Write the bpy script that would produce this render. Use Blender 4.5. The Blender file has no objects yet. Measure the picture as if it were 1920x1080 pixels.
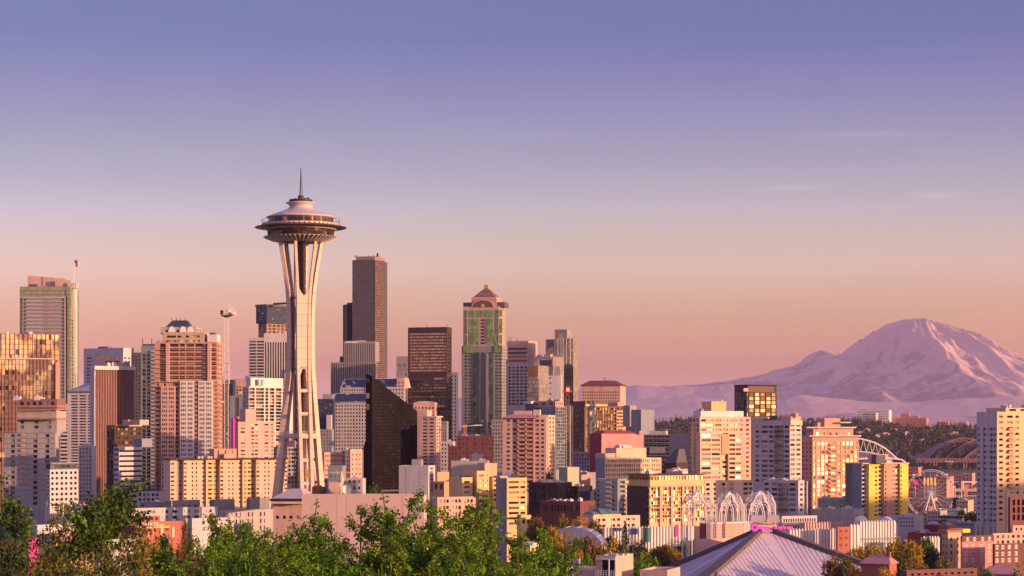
import bpy, math, random
from mathutils import Vector, Matrix
random.seed(7)
D = bpy.data
SC = bpy.context.scene
COL = SC.collection
rad = math.radians
# ------------------------------------------------------------------ camera
F = 4200.0          # focal length in pixels of a 1920 wide picture
HZ = 805.0          # picture row of the horizon
HC = 61.0           # camera height above the plain of the tower's base
cam_d = D.cameras.new("camera"); cam = D.objects.new("camera", cam_d); COL.objects.link(cam)
cam.location = (0, 0, HC); cam.rotation_euler = (rad(90), 0, 0)
cam_d.sensor_width = 36; cam_d.lens = 36 * F / 1920
cam_d.shift_y = (HZ - 540) / 1920
cam_d.clip_start = 1; cam_d.clip_end = 200000
SC.camera = cam
# ------------------------------------------------------------------ exposure
SC.view_settings.view_transform = 'Standard'; SC.view_settings.look = 'None'
SC.view_settings.exposure = 0.6; SC.view_settings.gamma = 1; SC.view_settings.use_curve_mapping = False
SC.render.engine = 'CYCLES'
SC.cycles.use_denoising = True
SC.cycles.max_bounces = 6; SC.cycles.diffuse_bounces = 2; SC.cycles.glossy_bounces = 3
SC.cycles.transmission_bounces = 2; SC.cycles.volume_bounces = 4; SC.cycles.transparent_max_bounces = 12
SC.cycles.caustics_reflective = False; SC.cycles.caustics_refractive = False
SC.cycles.sample_clamp_indirect = 4
# ------------------------------------------------------------------ sun
SUN_AZ = 64.0       # degrees from straight behind the camera towards its right
SUN_EL = 7.0
sd = Vector((math.sin(rad(SUN_AZ)) * math.cos(rad(SUN_EL)), -math.cos(rad(SUN_AZ)) * math.cos(rad(SUN_EL)), math.sin(rad(SUN_EL))))
sun_d = D.lights.new("sun", 'SUN'); sun = D.objects.new("sun", sun_d); COL.objects.link(sun)
sun_d.energy = 5.0; sun_d.angle = rad(0.6); sun_d.color = (1.0, 0.54, 0.29)
sun.rotation_euler = sd.to_track_quat('Z', 'Y').to_euler(); sun.location = (300, -200, 300)
# ------------------------------------------------------------------ world
W = D.worlds.new("World"); SC.world = W; W.use_nodes = True
nt = W.node_tree; nt.nodes.clear()
def N(t, typ, **kw):
    n = t.nodes.new(typ)
    for k, v in kw.items(): setattr(n, k, v)
    return n
def mathn(t, op, a, b=None, c=None, clamp=False):
    n = N(t, 'ShaderNodeMath', operation=op, use_clamp=clamp)
    for i, x in enumerate((a, b, c)):
        if x is None: continue
        if isinstance(x, (int, float)): n.inputs[i].default_value = x
        else: t.links.new(x, n.inputs[i])
    return n.outputs[0]
def s2l(r, g, b):
    f = lambda c: c / 12.92 if c <= 0.04045 else ((c + 0.055) / 1.055) ** 2.4
    return (f(r / 255), f(g / 255), f(b / 255), 1)
tc = N(nt, 'ShaderNodeTexCoord')
sep = N(nt, 'ShaderNodeSeparateXYZ'); nt.links.new(tc.outputs['Generated'], sep.inputs[0])
el = mathn(nt, 'ARCSINE', sep.outputs['Z'])
elf = mathn(nt, 'MULTIPLY', el, 1 / rad(30), clamp=True)       # 0..1 over 0..30 degrees
ramp = N(nt, 'ShaderNodeValToRGB'); nt.links.new(elf, ramp.inputs[0])
SKY = [(0.0, (0.4651, 0.1726, 0.1434)), (1.159, (0.4651, 0.1726, 0.1434)), (1.568, (0.4232, 0.1072, 0.0686)), (2.182, (0.4382, 0.1495, 0.0645)), (2.726, (0.4238, 0.1693, 0.0781)), (3.474, (0.4317, 0.2145, 0.1446)), (4.086, (0.4297, 0.2563, 0.2119)), (4.831, (0.362, 0.2416, 0.2442)), (5.508, (0.2892, 0.2237, 0.2872)), (6.183, (0.2109, 0.1688, 0.2651)), (6.856, (0.1537, 0.1308, 0.2544)), (7.863, (0.0959, 0.0728, 0.2286)), (8.864, (0.0535, 0.0291, 0.2113)), (9.86, (0.004, 0.004, 0.1882)), (10.784, (0.004, 0.004, 0.1713)), (14, (0.085, 0.075, 0.27)), (20, (0.16, 0.115, 0.3)), (30, (0.25, 0.165, 0.38))]
cr = ramp.color_ramp
while len(cr.elements) > 1: cr.elements.remove(cr.elements[-1])
for i, (d, c) in enumerate(SKY):
    e = cr.elements[0] if i == 0 else cr.elements.new(d / 30)
    e.position = d / 30; e.color = (*c, 1)
dot = N(nt, 'ShaderNodeVectorMath', operation='DOT_PRODUCT'); nt.links.new(tc.outputs['Generated'], dot.inputs[0]); dot.inputs[1].default_value = sd
gl = mathn(nt, 'POWER', mathn(nt, 'MAXIMUM', dot.outputs['Value'], 0.0), 3.0)
low = mathn(nt, 'SUBTRACT', 1.0, mathn(nt, 'MULTIPLY', mathn(nt, 'ABSOLUTE', sep.outputs['Z']), 1.6), clamp=True)
gl = mathn(nt, 'MULTIPLY', gl, low)
glow = N(nt, 'ShaderNodeMix', data_type='RGBA', blend_type='ADD'); nt.links.new(gl, glow.inputs[0])
nt.links.new(ramp.outputs[0], glow.inputs[6]); glow.inputs[7].default_value = (1.45, 0.72, 0.22, 1)
# the lower sky is a little brighter away from the mountain
azw = mathn(nt, 'ARCTAN2', sep.outputs['X'], sep.outputs['Y'])
gx = mathn(nt, 'MULTIPLY', mathn(nt, 'DIVIDE', mathn(nt, 'SUBTRACT', .02, azw), .24, clamp=True), mathn(nt, 'SUBTRACT', 1.0, mathn(nt, 'DIVIDE', el, rad(7.5)), clamp=True))
vg = N(nt, 'ShaderNodeVectorMath', operation='SCALE'); nt.links.new(glow.outputs[2], vg.inputs[0]); nt.links.new(mathn(nt, 'MULTIPLY_ADD', gx, .55, 1.0), vg.inputs['Scale'])
# three faint wisps of cloud, fixed in the sky
def wisp(prev, px, py, wx, wy, amt, seed):
    d = Vector(((px - 960) / F, 1, (HZ - py) / F)).normalized()
    az, e0 = math.atan2(d.x, d.y), math.asin(d.z)
    azn = mathn(nt, 'ARCTAN2', sep.outputs['X'], sep.outputs['Y'])
    a = mathn(nt, 'DIVIDE', mathn(nt, 'SUBTRACT', azn, az), wx / F)
    b = mathn(nt, 'DIVIDE', mathn(nt, 'SUBTRACT', el, e0), wy / F)
    r2 = mathn(nt, 'ADD', mathn(nt, 'MULTIPLY', a, a), mathn(nt, 'MULTIPLY', b, b))
    g = mathn(nt, 'EXPONENT', mathn(nt, 'MULTIPLY', r2, -1.0))
    mp = N(nt, 'ShaderNodeMapping'); mp.inputs['Scale'].default_value = (60, 60, 700); mp.inputs['Location'].default_value = (seed, 0, 0)
    nt.links.new(tc.outputs['Generated'], mp.inputs[0])
    nz = N(nt, 'ShaderNodeTexNoise'); nz.inputs['Scale'].default_value = 1; nz.inputs['Detail'].default_value = 4
    nt.links.new(mp.outputs[0], nz.inputs['Vector'])
    f = mathn(nt, 'MULTIPLY', g, mathn(nt, 'MULTIPLY', nz.outputs[0], amt), clamp=True)
    mx = N(nt, 'ShaderNodeMix', data_type='RGBA'); nt.links.new(f, mx.inputs[0]); nt.links.new(prev, mx.inputs[6]); mx.inputs[7].default_value = s2l(226, 190, 198)
    return mx.outputs[2]
tw = N(nt, 'ShaderNodeMix', data_type='RGBA', blend_type='MULTIPLY'); nt.links.new(gx, tw.inputs[0]); nt.links.new(vg.outputs[0], tw.inputs[6]); tw.inputs[7].default_value = (.98, .94, 1.2, 1)
skyc = wisp(tw.outputs[2], 1620, 252, 95, 5, .2, 0)
skyc = wisp(skyc, 1485, 352, 75, 5, .26, 3)
skyc = wisp(skyc, 1755, 366, 45, 6, .28, 5)
# high thin unevenness of the sky
mpv = N(nt, 'ShaderNodeMapping'); mpv.inputs['Scale'].default_value = (5, 5, 46); nt.links.new(tc.outputs['Generated'], mpv.inputs[0])
nzv = N(nt, 'ShaderNodeTexNoise'); nzv.inputs['Scale'].default_value = 1; nzv.inputs['Detail'].default_value = 6; nt.links.new(mpv.outputs[0], nzv.inputs['Vector'])
vm = N(nt, 'ShaderNodeVectorMath', operation='SCALE'); nt.links.new(skyc, vm.inputs[0]); nt.links.new(mathn(nt, 'MULTIPLY_ADD', mathn(nt, 'SUBTRACT', nzv.outputs[0], .5), .11, 1.0), vm.inputs['Scale']); skyc = vm.outputs[0]
nish = N(nt, 'ShaderNodeTexSky', sky_type='NISHITA'); nish.sun_disc = False
nish.sun_elevation = rad(SUN_EL); nish.sun_rotation = rad(180 - SUN_AZ)
bg1 = N(nt, 'ShaderNodeBackground'); nt.links.new(skyc, bg1.inputs[0]); bg1.inputs[1].default_value = 0.93
bg2 = N(nt, 'ShaderNodeBackground'); nt.links.new(nish.outputs[0], bg2.inputs[0]); bg2.inputs[1].default_value = 0.05
ad = N(nt, 'ShaderNodeAddShader'); nt.links.new(bg1.outputs[0], ad.inputs[0]); nt.links.new(bg2.outputs[0], ad.inputs[1])
wo = N(nt, 'ShaderNodeOutputWorld'); nt.links.new(ad.outputs[0], wo.inputs[0])

# ------------------------------------------------------------------ materials
MATS = {}
def new_mat(name):
    m = D.materials.new(name); m.use_nodes = True; m.node_tree.nodes.clear(); MATS[name] = m
    t = m.node_tree
    out = N(t, 'ShaderNodeOutputMaterial'); p = N(t, 'ShaderNodeBsdfPrincipled'); t.links.new(p.outputs[0], out.inputs[0])
    return m, t, p, out
def wall_mat(name, col, rough=.75, var=.22, scale=.12, metal=0, streak=True, seam=0):
    m, t, p, out = new_mat(name)
    geo = N(t, 'ShaderNodeNewGeometry')
    mp = N(t, 'ShaderNodeMapping'); mp.inputs['Scale'].default_value = (scale * 2.5, scale * 2.5, scale * (.35 if streak else 2.5))
    t.links.new(geo.outputs['Position'], mp.inputs[0])
    n1 = N(t, 'ShaderNodeTexNoise'); n1.inputs['Scale'].default_value = 1; n1.inputs['Detail'].default_value = 5; n1.inputs['Roughness'].default_value = .65
    t.links.new(mp.outputs[0], n1.inputs['Vector'])
    v = mathn(t, 'MULTIPLY_ADD', mathn(t, 'SUBTRACT', n1.outputs[0], .5), 2 * var * 1.6, 1.0)
    if seam:        # plate joints
        sz = N(t, 'ShaderNodeSeparateXYZ'); t.links.new(geo.outputs['Position'], sz.inputs[0])
        v = mathn(t, 'MULTIPLY', v, mathn(t, 'SUBTRACT', 1.0, mathn(t, 'MULTIPLY', mathn(t, 'LESS_THAN', mathn(t, 'FRACT', mathn(t, 'DIVIDE', sz.outputs[2], seam)), .06), .35)))
    hs = N(t, 'ShaderNodeHueSaturation'); hs.inputs['Color'].default_value = (*col, 1); t.links.new(v, hs.inputs['Value'])
    t.links.new(hs.outputs[0], p.inputs['Base Color'])
    p.inputs['Roughness'].default_value = rough; p.inputs['Metallic'].default_value = metal
    p.inputs['Specular IOR Level'].default_value = .3
    return m
def glass_mat(name, stops, rough=.08, metal=.0, jitter=.03, spec=.5, grid=None, line=(.02, .02, .02), warp=0):
    """stops: (upto, colour) by pane; grid=(du, dz) adds mullions in metres"""
    m, t, p, out = new_mat(name)
    geo = N(t, 'ShaderNodeNewGeometry'); oi = N(t, 'ShaderNodeObjectInfo')
    cb = N(t, 'ShaderNodeCombineXYZ'); t.links.new(geo.outputs['Random Per Island'], cb.inputs[0]); t.links.new(oi.outputs['Random'], cb.inputs[1])
    seed = cb.outputs[0]
    if grid:
        tcn = N(t, 'ShaderNodeTexCoord'); sp = N(t, 'ShaderNodeSeparateXYZ'); t.links.new(tcn.outputs['Object'], sp.inputs[0])
        u = mathn(t, 'ADD', sp.outputs['X'], sp.outputs['Y'])
        cu = mathn(t, 'DIVIDE', u, grid[0]); cz = mathn(t, 'DIVIDE', sp.outputs['Z'], grid[1])
        cc = N(t, 'ShaderNodeCombineXYZ'); t.links.new(mathn(t, 'FLOOR', cu), cc.inputs[0]); t.links.new(mathn(t, 'FLOOR', cz), cc.inputs[1])
        t.links.new(geo.outputs['Random Per Island'], cc.inputs[2])
        seed = cc.outputs[0]
        lu = mathn(t, 'LESS_THAN', mathn(t, 'FRACT', cu), grid[2] if len(grid) > 2 else .14)
        lz = mathn(t, 'LESS_THAN', mathn(t, 'FRACT', cz), grid[3] if len(grid) > 3 else .12)
        mull = mathn(t, 'MAXIMUM', lu, lz)
    wn = N(t, 'ShaderNodeTexWhiteNoise', noise_dimensions='3D'); t.links.new(seed, wn.inputs['Vector'])
    rp = N(t, 'ShaderNodeValToRGB'); rp.color_ramp.interpolation = 'CONSTANT'; t.links.new(wn.outputs['Value'], rp.inputs[0])
    e = rp.color_ramp.elements; e.remove(e[-1])
    pos = 0
    for i, (up, c) in enumerate(stops):
        k = e[0] if i == 0 else e.new(pos)
        k.position = pos; k.color = (*c, 1); pos = up
    base = rp.outputs[0]
    if grid:
        mx = N(t, 'ShaderNodeMix', data_type='RGBA'); t.links.new(mull, mx.inputs[0]); t.links.new(base, mx.inputs[6]); mx.inputs[7].default_value = (*line, 1)
        base = mx.outputs[2]
        t.links.new(mathn(t, 'MULTIPLY_ADD', mull, .5, rough), p.inputs['Roughness'])
        t.links.new(mathn(t, 'MULTIPLY', mathn(t, 'SUBTRACT', 1.0, mull), metal), p.inputs['Metallic'])
    else:
        p.inputs['Roughness'].default_value = rough; p.inputs['Metallic'].default_value = metal
    t.links.new(base, p.inputs['Base Color'])
    p.inputs['Specular IOR Level'].default_value = spec
    v1 = N(t, 'ShaderNodeVectorMath', operation='SUBTRACT'); t.links.new(wn.outputs['Color'], v1.inputs[0]); v1.inputs[1].default_value = (.5, .5, .5)
    v2 = N(t, 'ShaderNodeVectorMath', operation='SCALE'); t.links.new(v1.outputs[0], v2.inputs[0]); v2.inputs['Scale'].default_value = jitter * 2
    v3 = N(t, 'ShaderNodeVectorMath', operation='ADD'); t.links.new(geo.outputs['Normal'], v3.inputs[0]); t.links.new(v2.outputs[0], v3.inputs[1])
    if warp:        # panes set a little out of true bend the reflections
        wv = N(t, 'ShaderNodeTexNoise'); wv.inputs['Scale'].default_value = .045; wv.inputs['Detail'].default_value = 3; t.links.new(geo.outputs['Position'], wv.inputs['Vector'])
        w1 = N(t, 'ShaderNodeVectorMath', operation='SUBTRACT'); t.links.new(wv.outputs['Color'], w1.inputs[0]); w1.inputs[1].default_value = (.5, .5, .5)
        w2 = N(t, 'ShaderNodeVectorMath', operation='SCALE'); t.links.new(w1.outputs[0], w2.inputs[0]); w2.inputs['Scale'].default_value = warp
        w3 = N(t, 'ShaderNodeVectorMath', operation='ADD'); t.links.new(v3.outputs[0], w3.inputs[0]); t.links.new(w2.outputs[0], w3.inputs[1]); v3 = w3
    v4 = N(t, 'ShaderNodeVectorMath', operation='NORMALIZE'); t.links.new(v3.outputs[0], v4.inputs[0])
    t.links.new(v4.outputs[0], p.inputs['Normal'])
    return m
def leaf_mat(name, c1, c2, trans=.35, nscale=.6):
    m, t, p, out = new_mat(name)
    geo = N(t, 'ShaderNodeNewGeometry'); tcn = N(t, 'ShaderNodeTexCoord')
    nz = N(t, 'ShaderNodeTexNoise'); nz.inputs['Scale'].default_value = nscale; nz.inputs['Detail'].default_value = 2
    t.links.new(tcn.outputs['Object'], nz.inputs['Vector'])
    f = mathn(t, 'MULTIPLY_ADD', mathn(t, 'SUBTRACT', nz.outputs[0], .5), 2.2, mathn(t, 'MULTIPLY_ADD', geo.outputs['Random Per Island'], .7, .15), clamp=True)
    mx = N(t, 'ShaderNodeMix', data_type='RGBA'); t.links.new(f, mx.inputs[0]); mx.inputs[6].default_value = (*c1, 1); mx.inputs[7].default_value = (*c2, 1)
    p.inputs['Roughness'].default_value = .55; p.inputs['Specular IOR Level'].default_value = .25
    t.links.new(mx.outputs[2], p.inputs['Base Color'])
    tr = N(t, 'ShaderNodeBsdfTranslucent'); t.links.new(mx.outputs[2], tr.inputs[0])
    ms = N(t, 'ShaderNodeMixShader'); ms.inputs[0].default_value = trans
    t.links.new(p.outputs[0], ms.inputs[1]); t.links.new(tr.outputs[0], ms.inputs[2]); t.links.new(ms.outputs[0], out.inputs[0])
    return m
def emit_mat(name, col, e=1.0):
    m, t, p, out = new_mat(name)
    p.inputs['Base Color'].default_value = (*col, 1); p.inputs['Emission Color'].default_value = (*col, 1); p.inputs['Emission Strength'].default_value = e
    return m

WALLS = dict(
    white=(.60, .56, .55), offwhite=(.50, .455, .44), cream=(.62, .45, .34), tan=(.48, .35, .25), pinkstone=(.55, .36, .31), salmon=(.50, .28, .22),
    concrete=(.38, .35, .34), grey=(.27, .26, .28), lightgrey=(.48, .46, .48), bluegrey=(.22, .25, .31), darkgrey=(.10, .10, .12), navy=(.03, .045, .10),
    brown=(.14, .085, .07), darkbrown=(.055, .035, .035), black=(.015, .013, .016), maroon=(.26, .045, .06), brick=(.36, .12, .09), darkbrick=(.16, .06, .06),
    rose=(.55, .22, .22), yellow=(.68, .50, .16), orange=(.62, .32, .18), greenroof=(.10, .20, .17), rooflilac=(.42, .36, .40), roofgrey=(.22, .21, .23),
    sage=(.36, .40, .30), palewhite=(.64, .60, .57), greenstone=(.22, .27, .20), pinkroof=(.42, .20, .22), magenta=(.65, .04, .32), steel=(.55, .55, .57),
    yellowpaint=(.80, .56, .03), bluepaint=(.04, .07, .30), redpaint=(.5, .06, .05), tealroof=(.07, .17, .18))
for k, c in WALLS.items(): wall_mat(k, c)
wall_mat('whitesteel', (.74, .69, .64), rough=.5, var=.05)
wall_mat('darksteel', (.03, .026, .03), rough=.5, var=.1)
wall_mat('plainwhite', (.78, .75, .72), rough=.6, var=.06)
G = glass_mat
G('glass', [(.5, (.013, .012, .018)), (.68, (.04, .036, .045)), (.82, (.12, .10, .09)), (.94, (.28, .23, .20)), (1, (.46, .33, .18))])  # last tone puts a warm lit room into the pane colour
G('glass_dark', [(.8, (.012, .01, .016)), (.95, (.03, .025, .03)), (1, (.12, .09, .08))])
G('glass_blue', [(.6, (.03, .05, .08)), (.85, (.07, .1, .14)), (1, (.2, .2, .22))], metal=.15)
G('glass_pale', [(.5, (.30, .27, .27)), (.8, (.42, .37, .35)), (1, (.16, .14, .16))], metal=.35, rough=.12)
G('glass_gold', [(.45, (.56, .40, .15)), (.72, (.40, .26, .11)), (.88, (.08, .05, .04)), (1, (.66, .50, .2))], metal=.45, rough=.33, jitter=.10)  # sunset gold of the reflections is put into the pane colours
G('glass_warm', [(.4, (.30, .17, .08)), (.7, (.55, .36, .14)), (.85, (.05, .035, .03)), (1, (.7, .5, .22))], metal=.5, rough=.1, jitter=.06)
G('glass_green', [(.5, (.17, .32, .11)), (.85, (.22, .38, .14)), (1, (.10, .2, .08))], metal=.15, rough=.15, grid=(2.2, 3.8, .1, .12), line=(.14, .18, .10))
G('glass_brown', [(.5, (.05, .03, .03)), (.8, (.09, .055, .045)), (1, (.2, .12, .08))], metal=.2)
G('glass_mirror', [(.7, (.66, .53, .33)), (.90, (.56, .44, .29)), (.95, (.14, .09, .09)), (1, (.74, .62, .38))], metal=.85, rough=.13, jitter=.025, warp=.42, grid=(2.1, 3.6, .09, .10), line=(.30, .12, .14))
G('glass_wedge', [(.7, (.004, .002, .005)), (.92, (.009, .003, .009)), (1, (.02, .008, .016))], metal=.0, rough=.3, jitter=.012, spec=.03, warp=.1, grid=(2.0, 1.9, .22, .22), line=(.004, .003, .006))
G('glass_ribbon', [(.5, (.03, .026, .03)), (.8, (.07, .055, .055)), (1, (.2, .15, .12))], metal=.1, grid=(1.6, 50, .12, .0), line=(.2, .17, .16))
G('glass_ribbonlit', [(.5, (.42, .30, .22)), (.8, (.52, .38, .26)), (1, (.3, .2, .15))], metal=.5, grid=(1.7, 50, .2, .0), line=(.03, .02, .02))  # lit look of the ribbons is put into the pane colours
G('glass_silver', [(.5, (.42, .38, .34)), (.85, (.5, .45, .4)), (1, (.34, .3, .28))], metal=.5, warp=.3, rough=.15, grid=(1.9, 3.7, .09, .1), line=(.16, .14, .14))
G('glass_rwhite', [(.5, (.52, .46, .46)), (.85, (.6, .52, .5)), (1, (.42, .36, .36))], metal=.4, rough=.18, grid=(1.6, 4.0, .08, .3), line=(.25, .22, .2))
G('glass_rgreen', [(.5, (.34, .36, .24)), (.85, (.40, .41, .28)), (1, (.28, .3, .2))], metal=.4, rough=.18, grid=(1.6, 4.0, .12, .16), line=(.12, .13, .08))

# ------------------------------------------------------------------ mesh building
class MB:
    def __init__(s): s.v = []; s.f = []; s.m = []
    def q(s, *pts, m=0):
        b = len(s.v); s.v += [tuple(p) for p in pts]; s.f.append(tuple(range(b, b + len(pts)))); s.m.append(m)
    def box(s, x0, x1, y0, y1, z0, z1, m=0):
        b = len(s.v)
        s.v += [(x0, y0, z0), (x1, y0, z0), (x1, y1, z0), (x0, y1, z0), (x0, y0, z1), (x1, y0, z1), (x1, y1, z1), (x0, y1, z1)]
        for f in ((0, 3, 2, 1), (4, 5, 6, 7), (0, 1, 5, 4), (1, 2, 6, 5), (2, 3, 7, 6), (3, 0, 4, 7)):
            s.f.append(tuple(b + i for i in f)); s.m.append(m)
    def prism(s, poly, z0, z1, m=0, top=None):
        b = len(s.v); n = len(poly); t = top or poly
        s.v += [(x, y, z0) for x, y in poly] + [(x, y, z1) for x, y in t]
        for i in range(n):
            j = (i + 1) % n; s.f.append((b + i, b + j, b + n + j, b + n + i)); s.m.append(m)
        s.f.append(tuple(b + n + i for i in range(n))); s.m.append(m)
        s.f.append(tuple(b + i for i in reversed(range(n)))); s.m.append(m)
    def tube(s, pts, r, n=6, m=0, cap=True):
        pts = [Vector(p) for p in pts]; rs = r if isinstance(r, (list, tuple)) else [r] * len(pts)
        b = len(s.v)
        for i, p in enumerate(pts):
            d = (pts[min(i + 1, len(pts) - 1)] - pts[max(i - 1, 0)]).normalized()
            a = d.cross(Vector((0, 0, 1)) if abs(d.z) < .9 else Vector((1, 0, 0))).normalized(); c = d.cross(a)
            for k in range(n):
                an = 2 * math.pi * (k + .5) / n
                s.v.append(tuple(p + (a * math.cos(an) + c * math.sin(an)) * rs[i]))
        for i in range(len(pts) - 1):
            for k in range(n):
                l = (k + 1) % n
                s.f.append((b + i * n + k, b + i * n + l, b + (i + 1) * n + l, b + (i + 1) * n + k)); s.m.append(m)
        if cap:
            s.f.append(tuple(b + k for k in reversed(range(n)))); s.m.append(m)
            e = b + (len(pts) - 1) * n; s.f.append(tuple(e + k for k in range(n))); s.m.append(m)
    def lathe(s, prof, n=48, c=(0, 0), m=0):
        b = len(s.v)
        for r, z in prof:
            for k in range(n):
                a = 2 * math.pi * k / n; s.v.append((c[0] + r * math.cos(a), c[1] + r * math.sin(a), z))
        for i in range(len(prof) - 1):
            for k in range(n):
                l = (k + 1) % n
                s.f.append((b + i * n + k, b + i * n + l, b + (i + 1) * n + l, b + (i + 1) * n + k)); s.m.append(m)
    def mesh(s, name, mats):
        me = D.meshes.new(name); me.from_pydata(s.v, [], s.f)
        for x in (mats if isinstance(mats, (list, tuple)) else [mats]): me.materials.append(MATS[x] if isinstance(x, str) else x)
        if any(s.m): me.polygons.foreach_set('material_index', s.m)
        me.update(); return me
    def build(s, name, mats, parent=None, loc=None):
        o = D.objects.new(name, s.mesh(name, mats)); COL.objects.link(o)
        if parent is not None: o.parent = parent
        if loc is not None: o.location = loc
        return o
def tag(o, label=None, cat=None, group=None, kind=None):
    if label: o['label'] = label
    if cat: o['category'] = cat
    if group: o['group'] = group
    if kind: o['kind'] = kind
    return o
def thing(name, label, cat, loc=(0, 0, 0), rz=0, group=None):
    o = D.objects.new(name, None); COL.objects.link(o); o.location = loc; o.rotation_euler = (0, 0, rz); o.empty_display_size = 2
    return tag(o, label, cat, group)
def copy_tree(o, parent=None):
    c = o.copy(); COL.objects.link(c)
    if parent is not None: c.parent = parent
    for ch in o.children: copy_tree(ch, c)
    return c
def PX(px, Y): return (px - 960) / F * Y
def PZ(py, Y): return HC + (HZ - py) / F * Y
def lerp(a, b, t): return a + (b - a) * t
def smooth(t): t = max(0, min(1, t)); return t * t * (3 - 2 * t)
def interp(tab, x):
    if x <= tab[0][0]: return tab[0][1]
    for (a, u), (b, v) in zip(tab, tab[1:]):
        if x <= b: return u + (v - u) * (x - a) / (b - a)
    return tab[-1][1]

# ------------------------------------------------------------------ ground
def ground_z(x, y):
    z = interp([(-400, 57), (0, 56), (60, 50), (150, 40), (350, 20), (600, 4), (800, 0), (1e6, 0)], y)
    w = smooth((y - 1250) / 500) * smooth((x / max(y, 1) - .13) / .05)
    w = max(w, smooth((y - 2600) / 500))
    # a ridge out of view, added and shaped to keep evening sun off the lowest storeys
    ux, uy = x - 480, y + 150
    a, c = ux * .62 + uy * .78, ux * .78 - uy * .62
    rd = math.exp(-((c + 450) / 150) ** 2) * smooth((a - 650) / 200) * (1 - smooth((a - 1350) / 300)) * smooth((x - .36 * y - 130) / 140)
    return z - 36 * w + 100 * rd
def build_ground():
    xs = sorted(set([s * v for s in (-1, 1) for v in (0, 40, 80, 120, 170, 220, 270, 330, 400, 480, 560, 620, 680, 740, 800, 860, 930, 1000, 1100, 1200, 1300, 1400, 1550, 1700, 2000, 3000, 5000, 8000, 11000)]))
    ys = [-320, -200, -100, -50, 0, 30, 60, 100, 150, 250, 350, 450, 520, 600, 700, 800, 900, 1000, 1120, 1250, 1350, 1450, 1550, 1650, 1750, 2000, 2300, 2600, 2750, 2900, 3100, 3500, 4500, 7000, 12000, 20000, 30000, 40000]
    b = MB()
    for y in ys:
        for x in xs: b.v.append((x, y, ground_z(x, y)))
    n = len(xs)
    for j in range(len(ys) - 1):
        for i in range(n - 1):
            b.f.append((j * n + i, j * n + i + 1, (j + 1) * n + i + 1, (j + 1) * n + i)); b.m.append(0)
    m, t, p, out = new_mat('groundmat')
    geo = N(t, 'ShaderNodeNewGeometry')
    n1 = N(t, 'ShaderNodeTexNoise'); n1.inputs['Scale'].default_value = .02; n1.inputs['Detail'].default_value = 6; t.links.new(geo.outputs['Position'], n1.inputs['Vector'])
    rp = N(t, 'ShaderNodeValToRGB'); t.links.new(n1.outputs[0], rp.inputs[0])
    e = rp.color_ramp.elements; e[0].position = .35; e[0].color = (.05, .05, .055, 1); e[1].position = .65; e[1].color = (.16, .14, .14, 1)
    k = e.new(.5); k.color = (.07, .075, .05, 1)
    t.links.new(rp.outputs[0], p.inputs['Base Color']); p.inputs['Roughness'].default_value = .9
    o = b.build('ground', 'groundmat'); tag(o, kind='structure')
build_ground()

# ------------------------------------------------------------------ the buildings' kit
def S(n=None, cp=8, wf=.55, rp=8, hf=.5, mt=3, mb=0, ml=.03, mr=.03, d=.35, g='glass', pat=None, big=None):
    return dict(n=n, cp=cp, wf=wf, rp=rp, hf=hf, mt=mt, mb=mb, ml=ml, mr=mr, d=d, g=g, pat=pat, big=big)
PANES = {}
def pane_mesh(g):
    if g not in PANES:
        b = MB(); fr = .07
        b.box(-.5, .5, 0, .05, -.5, -.5 + fr, 1); b.box(-.5, .5, 0, .05, .5 - fr, .5, 1)
        b.box(-.5, -.5 + fr, 0, .05, -.5 + fr, .5 - fr, 1); b.box(.5 - fr, .5, 0, .05, -.5 + fr, .5 - fr, 1)
        b.q((-.5 + fr, .03, -.5 + fr), (.5 - fr, .03, -.5 + fr), (.5 - fr, .03, .5 - fr), (-.5 + fr, .03, .5 - fr))
        PANES[g] = b.mesh('window', [g, 'darkgrey'])
    return PANES[g]
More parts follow.
